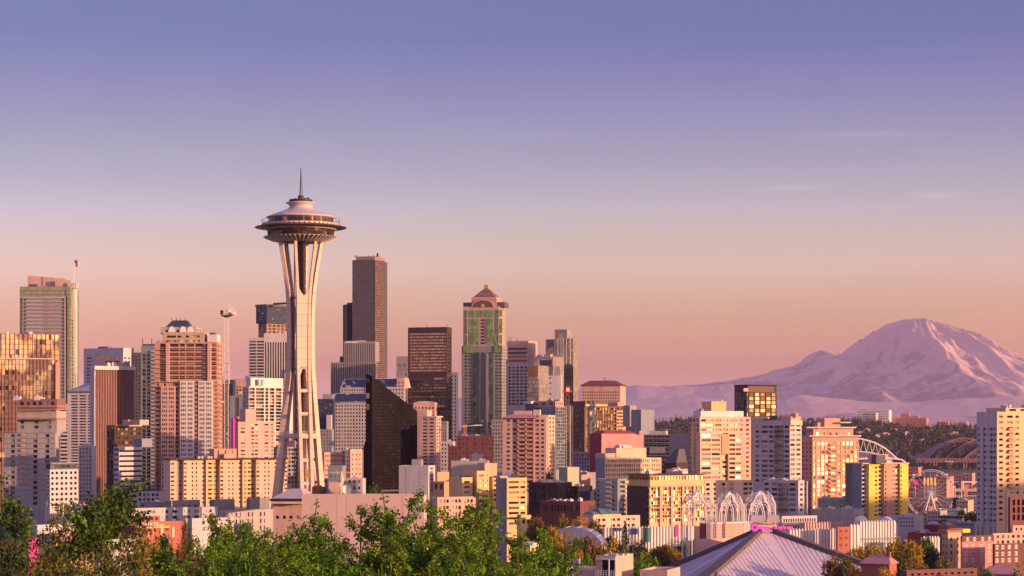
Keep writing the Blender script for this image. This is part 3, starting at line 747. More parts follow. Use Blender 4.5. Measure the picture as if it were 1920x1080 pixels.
wall_mat('railpink', (.30, .17, .13), rough=.5, var=.1)
wall_mat('goldcab', (.60, .36, .10), rough=.4, var=.1)
G('needleglass', [(.45, (.03, .02, .025)), (.75, (.07, .045, .045)), (.93, (.14, .09, .07)), (1, (.4, .24, .14))], grid=(1.3, 3.4, .12, .1), line=(.02, .015, .015), jitter=.05, metal=.1)
build_needle()
# ------------------------------------------------------------------ the skyline, from west of the tower to the hill
def pat(a, e, zs, z0=0, f=1.0):
    """window columns given as picture columns (z0 + zoomed/f) made into fractions of a face running from a to e"""
    return [((z0 + p / f - a) / (e - a), (z0 + q / f - a) / (e - a)) for p, q in zs]
G('glass_vert', [(.5, (.07, .045, .04)), (.8, (.11, .075, .06)), (1, (.26, .17, .11))], metal=.3, grid=(60, 3.7, 0, .3), line=(.10, .07, .06), jitter=.04)
G('glass_vertdark', [(.6, (.02, .02, .03)), (.9, (.035, .03, .04)), (1, (.1, .08, .08))], grid=(60, 3.8, 0, .25), line=(.05, .045, .05))
G('glass_navy', [(.7, (.015, .03, .09)), (.93, (.03, .05, .12)), (1, (.35, .33, .25))], metal=.1, grid=(2.4, 4, .12, .3), line=(.012, .02, .05))
G('glass_columbia', [(.7, (.14, .115, .12)), (1, (.19, .155, .15))], metal=.2, rough=.25, grid=(2.2, 50, .16, 0), line=(.08, .065, .07))
G('glass_seagreen', [(.5, (.025, .05, .05)), (.85, (.05, .085, .08)), (1, (.2, .2, .17))], metal=.15)

# the pale tower with the slanted crown
B = Bld('office_tower', 'pale green glass skyscraper with slanted pink crown and a flagpole on top', 37, 132, 148, 537, 2150, 5, vb=905)
B.block(L=None, R=S(n=1, wf=.7, rp=6.4, hf=.5, mt=62, d=1, g='glass_dark'), wall='glass_rgreen', rim=.8)
B.block(S(n=1, wf=.985, rp=7.0, hf=.86, mt=2, g='glass_rwhite', ml=0, mr=0), None, x0=B.X(43.5), x1=B.X(122.5), y0=-1.5, y1=-.01, z1=B.Z(557), name='curtain_wall', wall='offwhite', rim=0)
b = MB(); x0, x1 = B.X(123.5), B.X(126); b.box(x0, x1, -.3, -.01, 4, B.Z(557)); b.build('slot', 'glass_dark', B.root)
b = MB(); b.box(.02, 2.2, 8, 16, B.Z(700), B.Z(538) - 1); b.box(.02, 3.2, 9, 12, 5, B.Z(577)); b.build('pier', 'white', B.root)
b = MB(); x0, x1 = B.X(46), B.X(119); y = 10
b.v += [(x0, y, B.Z(540)), (x1, y, B.Z(540)), (x1, y, B.Z(521)), (x0, y, B.Z(515)), (x0, y + 3, B.Z(540)), (x1, y + 3, B.Z(540)), (x1, y + 3, B.Z(521)), (x0, y + 3, B.Z(515))]
for f in ((0, 1, 2, 3), (5, 4, 7, 6), (1, 5, 6, 2), (4, 0, 3, 7), (3, 2, 6, 7)): b.f.append(f); b.m.append(0)
b.build('crown', 'pinkstone', B.root)
B.box('penthouse', 'pinkstone', 103, 133, 525, 540, y0=6, y1=14); B.box('penthouse', 'offwhite', 126, 143, 530, 540, y0=4, y1=12); B.box('roof_unit', 'darkgrey', 54, 69, 532, 537, y0=3, y1=6)
# flagpole and flag
Y = 2146; fx = PX(139, Y); zf = PZ(560, Y)
fp = thing('flagpole', 'thin flagpole flying a striped flag above the pale green skyscraper', 'flagpole', (fx, Y, zf))
b = MB(); b.tube([(0, 0, 0), (0, 0, PZ(486, Y) - zf)], [.35, .18], 6); b.lathe([(.01, PZ(485.4, Y) - zf), (.4, PZ(486, Y) - zf), (.01, PZ(486.6, Y) - zf)], 8); b.build('pole', 'whitesteel', fp)
b = MB(); z1 = PZ(487.5, Y) - zf; h = 6.2; w = 5.2; nst = 13
def wav(u): return (u * w, .55 * math.sin(u * 7), -u * u * 1.3)
for i in range(nst):
    for j in range(10):
        u0, u1 = j / 10, (j + 1) / 10
        a, c = wav(u0), wav(u1); za, zc = z1 - h * i / nst, z1 - h * (i + 1) / nst
        canton = i < 7 and j < 4
        for s in (0, .03):
            q = [(a[0], a[1] + s, za + a[2]), (c[0], c[1] + s, za + c[2]), (c[0], c[1] + s, zc + c[2]), (a[0], a[1] + s, zc + a[2])]
            b.q(*(q if s else q[::-1]), m=2 if canton else i % 2)
b.build('flag', ['redpaint', 'plainwhite', 'bluepaint'], fp)

# the mirror-glass block that holds the sunset
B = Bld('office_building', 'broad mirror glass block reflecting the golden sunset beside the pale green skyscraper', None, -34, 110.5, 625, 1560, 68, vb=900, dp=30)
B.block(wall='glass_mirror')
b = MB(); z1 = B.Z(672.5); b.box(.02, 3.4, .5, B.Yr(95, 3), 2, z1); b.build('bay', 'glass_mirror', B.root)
b = MB(); b.box(.02, 3.6, B.Yr(104, 3), B.Yr(112, 3), 2, z1 - 2); b.build('end_wall', 'salmon', B.root)
b = MB()
for px in frange(2, 110, 8.4):
    y = B.Yr(px); b.box(.02, .8, y - .18, y + .18, z1 if px < 104 else z1, B.Z(625) + .5)
for px in frange(3, 94, 6.6):
    y = B.Yr(px, 3.4); b.box(3.42, 3.9, y - .12, y + .12, 2, z1)
o = b.build('mullions', 'magentadark', B.root) if 'magentadark' in MATS else (wall_mat('magentadark', (.16, .04, .10)), b.build('mullions', 'magentadark', B.root))[1]
o['kind'] = 'stuff'
b = MB(); b.box(3.3, 4.1, .2, B.Yr(95, 3) + .3, z1, z1 + .7); b.build('ledge', 'offwhite', B.root)
B.junk(5, x1=-2)

wall_mat('brownstone', (.20, .125, .12)); wall_mat('brownpink', (.34, .19, .17))
# grey panelled block with the brown setback top
B = Bld('apartment_tower', 'grey panelled tower with salmon balcony strip and brown stepped top', 8, 103.5, None, 812, 1330, 30, 'greypanel' if 'greypanel' in MATS else (wall_mat('greypanel', (.33, .315, .34)), 'greypanel')[1], vb=950, dp=24)
B.block(S(n=1, pat=pat(8, 104, [(90, 126), (280, 318), (383, 418)], 0, 4.5), rp=9.75, hf=.62, mt=2, ml=0, mr=0), None)
b = MB()
for i in range(12): b.box(B.X(8.2), B.X(103), -.1, -.003, B.Z(812 + 9.75 * i) - .12, B.Z(812 + 9.75 * i) + .12)
b.build('joints', 'darkgrey', B.root)['kind'] = 'stuff'
for i in range(10):
    b = MB(); b.box(B.X(40), B.X(45.5), -1, -.01, B.Z(817.5 + 9.75 * i), B.Z(813 + 9.75 * i)); b.build('balcony', 'salmon', B.root)
B.block(S(n=1, pat=pat(32, 103.5, [(170, 200), (280, 318), (383, 418)], 0, 4.5), rp=9.75, hf=.62, mt=2, ml=0, mr=0), None, x0=B.X(32, 3), y0=3, y1=22, z0=B.Z(812), z1=B.Z(786), name='upper_storeys')
B.block(S(n=8, wf=.7, rp=20, hf=.62, mt=2, ml=.02, mr=.02), None, x0=B.X(32, 2), y0=2.5, y1=22, z0=B.Z(786), z1=B.Z(771), name='glazed_storey', wall='concrete')
for px0, px1, a, e in ((29, 107, 760, 764), (27, 106, 766, 768.5), (30, 105, 783, 786.5)):
    B.box('ledge', 'brownpink', px0, px1, a, e, y0=-1, y1=23)
B.block(S(n=6, wf=.6, rp=22, hf=.4, mt=5), None, x0=B.X(33, 3), y0=3, y1=21, z0=B.Z(768), z1=B.Z(748), name='top_storey', wall='brownstone')
B.junk(6, z=B.Z(748) - .6)

# white tower of long window strips
B = Bld('office_tower', 'slim white tower of horizontal window strips with a slanted blue roof', 126.5, 172, None, 733, 1850, 30, 'lightgrey', vb=900, dp=30)
B.block(S(n=1, pat=pat(126.5, 172, [(600, 657), (669, 726), (738, 768)], 0, 4.5), rp=5.35, hf=.48, mt=8, ml=0, mr=0, g='glass_dark', big=False), None)
b = MB(); b.box(-B.L - .3, .3, -.4, -.01, B.Z(737), B.Z(733.2)); b.build('cornice', 'darkgrey', B.root)
b = MB(); b.prism([(-B.L, 0), (0, 0), (0, 24), (-B.L, 24)], B.Z(733), B.Z(719), top=[(-B.L * .55, 18), (0, 10), (0, 24), (-B.L * .55, 24)]); b.build('roof', 'bluegrey', B.root)
B = Bld('office_building', 'white and dark striped low tower under the pale green skyscraper', 112, 127, None, 757, 1900, 30, 'white', vb=870, dp=20)
B.block(S(n=1, wf=.96, rp=7, hf=.5, mt=3, g='glass_dark', big=False), None)
B = Bld('office_building', 'grey slab of small square windows between the striped tower and the finned tower', 147, 173, None, 836, 1400, 30, 'lightgrey', vb=945)
B.block(S(n=4, wf=.42, rp=7.3, hf=.45, mt=4), None); B.junk(2)

# grey tower; the reflection in its upper window is put into the colour
B = Bld('office_tower', 'grey concrete tower with one long bright window high under its roofline', 157, 231, 246, 652, 2050, 29, 'lightgrey', vb=760)
B.block(S(n=1, pat=[(.07, .2)], rp=6.4, hf=.42, mt=17, ml=0, mr=0, g='glass_dark', big=False), S(n=2, wf=.6, rp=6.4, hf=.42, mt=18, g='glass_dark', big=False))
b = MB(); b.box(B.X(180), B.X(224), -.2, -.003, B.Z(674), B.Z(668)); b.build('window', 'glass_ribbonlit', B.root)
b = MB(); b.box(B.X(198), B.X(224), -.2, -.003, B.Z(681), B.Z(676)); b.build('window', 'glass_dark', B.root)
B.box('roof_unit', 'darkgrey', 184, 203, 648.5, 653, y0=6, y1=12); B.box('roof_unit', 'grey', 196, 203, 650, 653, y0=3, y1=6); B.box('penthouse', 'pinkstone', 190, 231, 680, 690, y0=-6, y1=-1)

# finned tower with white fascia
B = Bld('office_tower', 'brown finned tower with a flat white fascia at its roof', 171, 178, 252, 688, 1440, 55, 'brown', vb=958)
B.block(None, S(n=24, wf=.55, rp=300, hf=.985, mt=2, g='glass_vert', ml=.01, mr=.01, d=.6, big=False), wall='brownpink')
b = MB(); b.box(-B.L - .6, .8, -.6, B.R + .5, B.Z(693), B.Z(686)); b.build('fascia', 'palewhite', B.root)
b = MB(); b.box(-B.L - .05, .55, -.9, -.02, 2, B.Z(694)); b.build('end_wall', 'lightgrey', B.root)
B.junk(4, z=B.Z(686), x1=-1, hmax=4)

B = Bld('apartment_tower', 'dark slim tower half hidden behind the teal glass tower', 246, 270, None, 661, 1750, 30, 'darkgrey', vb=850)
B.block(S(n=4, wf=.5, rp=6.2, hf=.5, mt=6, g=['glass_dark', 'glass_blue'], big=False), None); B.box('chimney', 'darkgrey', 247, 250, 652, 662)
B = Bld('apartment_tower', 'teal glass tower with pale floor edges against the salmon mansard tower', 264.5, 292, None, 648, 1440, 31, 'lightgrey', vb=960)
B.block(S(n=3, wf=.86, rp=7.1, hf=.84, mt=15, g=['glass_blue', 'glass_blue', 'glass_seagreen', 'glass_pale'], d=.8), None, wall='bluegrey')
b = MB(); b.box(B.X(267), B.X(291), 1, 10, B.Z(660), B.Z(645)); b.build('penthouse', 'glass_blue', B.root)
for px in (267, 284): B.box('mast', 'darksteel', px, px + 1, 634, 648, y0=3, y1=3.4)
B.balconies(284, 291.5, [660 + 7.1 * i for i in range(40)], mat='lightgrey', dep=1.2)

# salmon condominium with mansard roof
B = Bld('apartment_tower', 'salmon condominium tower with stacked balconies and dark mansard roof', 290, 408, 417, 641, 1380, 3, 'salmon', vb=962, dp=30)
hi = pat(290, 417, [(103, 165), (195, 287), (293, 350), (356, 440), (446, 530), (552, 600), (612, 655)], 280, 4.91)
B.block(S(n=1, pat=hi, rp=8.65, hf=.66, mt=3.2, ml=0, mr=0, d=1.7, g=['glass', 'glass', 'glass_dark', 'glass_warm']), S(n=2, wf=.6, rp=8.65, hf=.6, mt=5, g='glass'), wall='salmon', z0=B.Z(716), rim=.9)
lo = pat(290, 417, [(68, 92), (140, 160), (258, 285), (425, 455), (590, 625), (640, 664)], 280, 4.91)
B.block(S(n=1, pat=lo, rp=8.3, hf=.6, mt=3, ml=0, mr=0, d=1.2, g=['glass', 'glass_dark', 'glass_blue']), S(n=2, wf=.6, rp=8.3, hf=.6, mt=5), wall='salmon', z1=B.Z(716) - .003, rim=0, name='lower_storeys')
for (a, e, tp, w) in ((338.5, 365, 714, 'palewhite'), (373, 400, 714, 'palewhite'), (303, 330, 724, 'pinkstone')):
    B.block(S(n=2, pat=[(.06, .26), (.32, .52), (.58, .78)], rp=8.3, hf=.52, mt=3.2, ml=.04, mr=.01, g=['glass', 'glass_dark', 'glass_seagreen', 'glass_pale'], big=True), S(n=1, wf=.5, rp=8.3, hf=.5), x0=B.X(a), x1=B.X(e), y0=-2.0, y1=-.01, z1=B.Z(tp), wall=w, name='bay', rim=0)
b = MB()
for i in range(9):
    zq = B.Z(655.5 + 8.65 * i - .4); b.box(-B.L - .6, .6, -1.4, -.003, zq - .22, zq)
b.build('floor_edges', 'pinkstone', B.root)['kind'] = 'stuff'
for a in (312, 390): b = MB(); b.box(B.X(a), B.X(a + 6), -1.7, -.01, B.Z(716), B.Z(644)); b.build('pier', 'pinkstone', B.root)
B.balconies(290.5, 302.5, [664 + 8.65 * i for i in range(33)], mat='pinkstone', dep=1.5, railh=.9, solid=False)
B.balconies(366, 372.5, [722 + 8.3 * i for i in range(17)], mat='salmon', dep=1.6, railh=1)
B.balconies(400.6, 413, [722 + 8.3 * i for i in range(17)], mat='salmon', dep=1.4, railh=1)
B.block(S(n=1, pat=pat(303, 384, [(150, 240), (250, 290), (330, 365), (400, 470)], 280, 4.91), rp=9, hf=.45, mt=6, ml=0, mr=0, d=1), S(n=3), x0=B.X(305, 3), x1=B.X(383, 3), y0=3, y1=24, z0=B.Z(641) - 1, z1=B.Z(622.5), wall='tan', name='setback')
B.block(S(n=3, wf=.4, rp=10, hf=.5, mt=5), S(n=3), x0=B.X(301.5, 5), x1=B.X(367.5, 5), y0=5, y1=23, z0=B.Z(623) - 1, z1=B.Z(612.5), wall='concrete', name='setback')
b = MB(); x0, x1, xa, xb = B.X(308, 6), B.X(356, 6), B.X(321, 6), B.X(347, 6)
b.prism([(x0, 6), (x1, 6), (x1, 21), (x0, 21)], B.Z(613) - .5, B.Z(599), top=[(xa, 10), (xb, 10), (xb, 17), (xa, 17)]); rf = b.build('roof', 'navy', B.root)
for px in (321.5, 331, 338, 347):
    b = MB(); x = B.X(px, 10); b.tube([(x, 10.5, B.Z(599)), (x, 10.5, B.Z(592.5))], [.3, .05], 5); b.build('finial', 'darksteel', rf)
for px in (322, 343, 357):
    b = MB(); x = B.X(px, 5); b.lathe([(.01, 0), (2.2, 0)], 4); b = MB()
    pts = [(x + 2.0 * math.cos(t), B.Z(622) + 3.6 * math.sin(t)) for t in [math.pi * i / 10 for i in range(11)]]
    for (xa_, za_), (xb_, zb_) in zip(pts, pts[1:]): b.q((xa_, 4.6, za_), (x, 4.6, B.Z(622)), (xb_, 4.6, zb_)); b.q((xa_, 4.6, za_), (xb_, 4.6, zb_), (xb_, 7, zb_), (xa_, 7, za_))
    b.build('dormer', 'plainwhite', rf)
B.box('penthouse', 'palewhite', 389, 407, 627, 641, y0=3, y1=14); B.box('roof_unit', 'darkgrey', 393, 402, 623, 627.5, y0=4, y1=9); B.junk(5, y0=1, y1=3, hmax=1.5)

# tower crane seen along its jib
def lattice(b, x, y, z0, z1, w, r=.09, step=None):
    step = step or w * 1.15; h = w / 2
    cs = [(-h, -h), (h, -h), (h, h), (-h, h)]
    for cx, cy in cs: b.tube([(x + cx, y + cy, z0), (x + cx, y + cy, z1)], r * 1.7, 4)
    z = z0; i = 0
    while z + step <= z1 + .1:
        for q in range(4):
            (ax, ay), (bx, by) = cs[q], cs[(q + 1) % 4]
            if i % 2: (ax, ay), (bx, by) = (bx, by), (ax, ay)
            b.tube([(x + ax, y + ay, z), (x + bx, y + by, z + step)], r, 3, cap=False); b.tube([(x + ax, y + ay, z), (x + bx, y + by, z)], r, 3, cap=False)
        z += step; i += 1
Y = 1450; cx = PX(424.5, Y); zb = ground_z(cx, Y)
T = thing('tower_crane', 'tall white lattice tower crane standing beside the salmon mansard tower', 'crane', (cx, Y, zb)); Zc = lambda py: PZ(py, Y) - zb
b = MB(); lattice(b, 0, 0, 0, Zc(594), 2.6, .075); b.build('mast', 'whitesteel', T)
b = MB(); lattice(b, 0, 0, Zc(719), Zc(679), 3.6, .09); b.build('climbing_frame', 'whitesteel', T)
for py in (680, 696): b = MB(); b.box(-2.3, 2.3, -2.3, 2.3, Zc(py + .8), Zc(py)); b.build('collar', 'steel', T)
b = MB(); b.box(-3.2, 3.0, -2.2, 4, Zc(593), Zc(591)); b.box(-1.6, 1.6, -1.6, 1.6, Zc(595), Zc(592)); b.build('slewing_deck', 'darksteel', T)
b = MB(); b.box(-3.6, -1.9, -3, -.5, Zc(590), Zc(582)); b.build('cab', 'darksteel', T)
b = MB(); b.box(1.2, 3.6, 1, 6, Zc(591), Zc(585.5)); b.build('counterweight', 'darkgrey', T)
b = MB(); b.tube([(2.4, 0, Zc(586)), (5.3, 7, Zc(586))], .2, 4); b.tube([(3.2, 0, Zc(588)), (5.4, 7, Zc(588.5))], .2, 4); b.tube([(5.4, 7, Zc(588.5)), (4.2, 6, Zc(578)), (1.4, 0, Zc(572))], .1, 4); b.box(2.6, 5.2, 4, 8, Zc(588.7), Zc(584)); b.build('counter_jib', 'whitesteel', T)
b = MB(); lattice(b, 0, .5, Zc(590), Zc(566), 2.0, .17); b.box(-1.6, -1.2, .3, .7, Zc(568), Zc(565)); b.box(1.2, 1.6, .3, .7, Zc(568), Zc(565)); b.build('jib_frame', 'steel', T)
b = MB()
for s in (-.8, .8): b.tube([(s, 1, Zc(590)), (s, 30, Zc(575))], .14, 4)
b.tube([(0, 1, Zc(586)), (0, 30, Zc(573))], .14, 4)
for i in range(14):
    f = i / 14; y = 1 + 29 * f; z = lerp(Zc(590), Zc(575), f); z2 = lerp(Zc(586), Zc(573), f)
    b.tube([(-.8, y, z), (.8, y, z)], .07, 3); b.tube([(-.8, y, z), (0, y, z2), (.8, y, z)], .07, 3)
b.build('jib', 'whitesteel', T)

# behind the crane
B = Bld('office_building', 'dark navy slab behind the crane mast', 415, 437, None, 712, 1800, 30, 'navy', vb=850)
B.block(S(n=3, wf=.7, rp=6, hf=.6, g='glass_dark', big=False), None); B.box('penthouse', 'bluegrey', 416, 421, 705, 713)
B = Bld('office_building', 'pink grey slab with two columns of windows beside the crane mast', 436, 470, None, 710, 1900, 27, 'pinkstone', vb=860)
B.block(S(n=1, pat=[(.2, .3), (.36, .5)], rp=5.4, hf=.6, mt=14, g='glass_dark', ml=0, mr=0, big=False), None); B.box('penthouse', 'bluegrey', 459, 468, 704, 711)
B = Bld('office_building', 'blue slab with a dark reveal behind the cream tower', 431, 457, None, 742, 1620, 30, 'bluegrey', vb=860); B.block(S(n=1, wf=.3, rp=100, hf=.9, g='glass_dark'), None)

# three towers behind the needle's left shoulder
B = Bld('office_tower', 'navy glass tower top with lit floors behind the white pier tower', 480, 500, 571, 571, 2700, 38, 'navy', vb=640)
B.block(S(n=1, wf=.94, rp=5.6, hf=.8, mt=2, g='glass_navy', big=False), S(n=1, wf=.96, rp=6, hf=.6, mt=6, g='glass_navy', ml=0, mr=0, big=False), z0=B.Z(606))
b = MB(); b.box(-B.L - .8, .8, -.8, B.R + .8, B.Z(574), B.Z(571) + .4); b.build('parapet', 'darkgrey', B.root)
B.block(S(n=6, wf=.7, rp=6, hf=.6, big=False), S(n=8, wf=.7, rp=6, hf=.7, mt=2, big=False), x0=-B.L + 2, x1=-2, y0=2, y1=B.R - 2, z1=B.Z(606) - .003, wall='brownpink', name='lower_storeys', rim=0)
B.box('roof_unit', 'darkgrey', 512, 538, 567.5, 571, y0=8, y1=12)
B = Bld('office_tower', 'pale tower of horizontal window bands beside the white pier tower', 466, 496.5, None, 633, 2500, 26, 'offwhite', vb=710)
B.block(S(n=2, wf=.92, rp=5.75, hf=.58, mt=6, ml=.02, mr=.02, g='glass_dark', big=False), None)
B = Bld('office_tower', 'tower of white vertical piers with a blank top band', 495, 553, None, 624.5, 2380, 25, 'offwhite', vb=760)
B.block(S(n=12, wf=.62, rp=400, hf=.99, mt=17, g='glass_vertdark', ml=.01, mr=.01, d=.9, big=False), None, wall='white'); B.junk(3)
B = Bld('office_tower', 'dark slab with thin white pinstripe piers behind the tower legs', 533, 575, None, 700, 2250, 30, 'navy', vb=850)
B.block(S(n=7, wf=.75, rp=400, hf=.99, mt=2, g='glass_vertdark', big=False), None, wall='lightgrey')

# white balconied condominium
B = Bld('apartment_tower', 'white framed condominium of open balconies with a white plant room on its roof', 455, 466.5, 549, 725, 1520, 44, 'white', vb=850)
B.block(S(n=2, wf=.7, rp=6.3, hf=.7, g='glass_blue'), S(n=1, pat=pat(466.5, 549, [(918, 970), (980, 1055), (1066, 1095), (1105, 1150), (1162, 1215), (1225, 1258), (1266, 1290)], 280, 4.91), rp=6.35, hf=.8, mt=2, ml=0, mr=0, d=1.5, g=['glass', 'glass_dark', 'glass_warm', 'glass_seagreen']))
B.block(None, None, x0=-B.L + .5, x1=-1, y0=B.Yr(470, -1), y1=B.Yr(531, -1), z0=B.Z(727), z1=B.Z(708), wall='palewhite', name='plant_room', rim=0)
for px in (484, 491): b = MB(); b.lathe([(1.3, B.Z(722)), (1.3, B.Z(711)), (.01, B.Z(711))], 14, (-.2 + 1.2, B.Yr(px))); b.build('tank', 'steel', B.root)

# cream block with blue shadow
B = Bld('apartment_building', 'cream apartment block with a square plant room behind the long yellow slab', 441, 446.5, 513.5, 791, 1275, 58, 'cream', vb=880)
B.block(S(n=2), S(n=1, pat=pat(446.5, 513.5, [(840, 880), (938, 962), (972, 998), (1060, 1096), (1122, 1136)], 280, 4.91), rp=7, hf=.46, mt=3.5, ml=0, mr=0, g=['glass', 'glass', 'glass_pale']), wall='pinkstone')
B.block(None, None, x0=-9, x1=-1.5, y0=B.Yr(462.5), y1=B.Yr(482), z0=B.Z(792), z1=B.Z(767), name='plant_room', wall='pinkstone', rim=0)
B.junk(5, x1=-1)
B = Bld('building', 'narrow block with a magenta fascia and magenta end strip', 433.5, 437, 449, 784, 1330, 50, 'magenta', vb=880, dp=6); B.block(None, S(n=1, wf=.5, rp=6, hf=.6, mt=7, ml=.4, g='glass_dark')); B.box('roof_unit', 'white', 437, 446, 781, 785)
B = Bld('apartment_building', 'dark glass apartment block showing between the tower legs', 513, 520, 571, 838, 1230, 40, 'darkbrown', vb=925)
B.block(S(n=2), S(n=8, wf=.76, rp=7.6, hf=.72, g=['glass_warm', 'glass_dark', 'glass_blue', 'glass_dark']), wall='grey'); B.box('roof_unit', 'pinkstone', 540, 552, 826, 838)

# the long yellow slab
B = Bld('apartment_building', 'long cream apartment slab with yellow bays and grey recesses', 314.5, 319, 537, 861, 1180, 64, 'cream', vb=948)
zx = lambda v: 280 + v / 4.91
def seg(a, e, dx, wins, wall='cream', y=None):
    a, e = zx(a), zx(e)
    B.block(None, S(n=1, pat=[((zx(p) - a) / (e - a), (zx(q) - a) / (e - a)) for p, q in wins], rp=8.15, hf=.43, mt=7, ml=0, mr=0, g=['glass', 'glass_dark', 'glass_dark', 'glass_pale']) if wins else None,
            x0=-12, x1=dx, y0=B.Yr(a), y1=B.Yr(e) - .01, wall=wall, name='wing', rim=.4)
seg(192, 253, 0, [(197, 228)]); seg(253, 317, -2.6, [(283, 314)], 'grey'); seg(317, 515, 0, [(320, 343), (390, 404), (427, 441), (488, 508)])  # bays yellowed and recesses greyed: sun and shade put into wall colours
seg(515, 600, 1.4, [(534, 567), (588, 598)], 'yellowwall' if 'yellowwall' in MATS else (wall_mat('yellowwall', (.62, .44, .22)), 'yellowwall')[1]); seg(600, 652, -2.6, [(612, 640)], 'grey')
seg(652, 850, 0, [(655, 680), (726, 740), (761, 775), (822, 847)]); seg(850, 928, 1.4, [(866, 879), (897, 925)], 'yellowwall'); seg(928, 985, -2.6, [(944, 980)], 'grey')
seg(985, 1200, 0, [(988, 1010), (1057, 1071), (1091, 1105), (1151, 1176)]); seg(1200, 1262, 1.2, [(1236, 1260)])
b = MB(); b.box(-12.5, 1.9, -.4, B.R + .4, B.Z(862.5), B.Z(861) + .3); b.build('cornice', 'darkbrown', B.root)
b = MB(); b.box(-B.L, -12.01, 0, B.R, 0, B.Z(862)); b.build('wall', 'cream', B.root)
B.block(None, S(n=3, wf=.2, rp=30, hf=.3), x0=-11, x1=-3, y0=B.Yr(405), y1=B.Yr(447), z0=B.Z(862), z1=B.Z(842), wall='salmon', name='plant_room', rim=.3)
B.box('roof_unit', 'cream', 420, 438, 851, 861, y0=B.Yr(420), y1=B.Yr(438)) if False else None
b = MB(); b.box(-2.5, .5, B.Yr(420), B.Yr(438), B.Z(862), B.Z(851.5)); b.build('roof_unit', 'tan', B.root)
for px in (372, 378, 390, 395): b = MB(); b.box(-3, -.5, B.Yr(px), B.Yr(px + 4), B.Z(862), B.Z(856)); b.build('roof_unit', 'offwhite', B.root)

# white punched block, dark block, banded tower low on the west side
B = Bld('office_building', 'small white block of square windows under a dark flat roof', 85, 93.5, 147, 880.5, 1180, 40, 'white', vb=955)
B.block(S(n=2, wf=.7, rp=7, hf=.55, g='glass_blue'), S(n=3, pat=[(.12, .38), (.58, .84)], rp=10, hf=.5, mt=4, ml=.01, mr=.01, g='glass_dark'), wall='lightgrey')
B.block(S(n=3), S(n=5, wf=.8, rp=10, hf=.6, g='glass_blue'), x0=-B.L, x1=-.6, y0=.8, y1=B.R - 1, z0=B.Z(882), z1=B.Z(869), wall='darkgrey', name='penthouse')
b = MB(); b.box(-B.L + .2, .6, .3, B.R, B.Z(869), B.Z(868)); b.build('roof', 'lightgrey', B.root); B.junk(3, z=B.Z(868))
B = Bld('apartment_building', 'slim tan and dark tower squeezed beside the finned tower', 200, 214, None, 797, 1330, 28, 'tan', vb=955); B.block(S(n=3, wf=.6, rp=6.5, hf=.6), None, wall='darkbrown')
B = Bld('apartment_building', 'dark brown block with lit windows and a pink plant room above the banded grey tower', 211, 217, 266, 798, 1340, 40, 'darkbrown', vb=850)
B.block(S(n=2, wf=.7, rp=7, hf=.6), S(n=6, wf=.66, rp=8.5, hf=.6, mt=4, g=['glass', 'glass_dark', 'glass_warm', 'glass_blue']), wall='darkbrown')
b = MB(); b.box(-B.L - .3, .3, -.3, B.R, B.Z(799), B.Z(796.5)); b.build('cornice', 'yellowwall', B.root)
B.box('plant_room', 'pinkstone', 230, 240, 787, 797, y0=3, y1=10); B.box('plant_room', 'pinkstone', 244, 262, 787, 797, y0=5, y1=12)
B = Bld('office_building', 'grey tower wrapped in black window bands', 213, 223, 267, 838, 1300, 48, 'grey', vb=962)
B.block(S(n=1, wf=.95, rp=9.5, hf=.4, g='glass_dark', ml=0, mr=0), S(n=1, wf=.99, rp=9.5, hf=.38, mt=6, g='glass_dark', ml=0, mr=0, d=.8), wall='lightgrey')
B.box('stair_tower', 'bluegrey', 250, 266, 822, 838, y0=2, y1=9)
B = Bld('apartment_building', 'low grey terrace at the foot of the teal glass tower', 257, 300, None, 922, 1290, 26, 'lightgrey', vb=945); B.block(S(n=5, wf=.6, rp=9, hf=.6), None)

# flat roofs below the long slab
def low(label, pl, pc, pr, top, Y, th, wall, L=None, R=None, cat='building', name='building', junk=2, vb=1000, dp=18, **k):
    B = Bld(name, label, pl, pc, pr, top, Y, th, wall, vb=vb, dp=dp, **k); B.block(L, R)
    if junk: B.junk(junk, hmax=1.6)
    return B
def RP(seed, k=4):
    r = random.Random(seed); xs = sorted(r.uniform(.03, .93) for i in range(2 * k)); o = []
    for a, e in zip(xs[::2], xs[1::2]):
        if e - a > .02: o.append((a, min(e, a + .22)))
    return o or [(.3, .6)]
low('low mauve roof block below the teal glass tower', 262, 310, None, 942, 1150, 28, 'roofgrey', junk=3)
low('mauve rooftop block below the first yellow bay', 309, 321, 375, 939, 1130, 35, 'roofgrey', R=S(n=4, wf=.4, rp=16, hf=.5, mt=9))
low('mauve rooftop block below the second yellow bay', 393, 401, 440, 937, 1130, 35, 'roofgrey')
low('mauve rooftop block next to the tower pavilion', 462, 469, 505, 935, 1130, 35, 'roofgrey', junk=3)
low('long white building with a row of dark doorways and a cream wing', 229, 232, 408, 953, 1060, 62, 'lightgrey', R=S(n=4, pat=RP(5, 5), rp=11, hf=.5, mt=5, g=['glass', 'glass_dark', 'glass_pale']), junk=7)
low('white stepped row house block beside the poplars', 352, 360, 438, 972, 960, 50, 'lightgrey', R=S(n=3, pat=RP(8, 3), rp=12, hf=.6, mt=5, g=['glass_blue', 'glass', 'glass_pale']), junk=5)
low('white and lilac apartment row with dark glass beside the pavilion', 408, 415, 512, 957, 1010, 50, 'concrete', R=S(n=4, pat=RP(12, 3), rp=13, hf=.62, mt=5, g=['glass_blue', 'glass_dark', 'glass_pale']), junk=7)
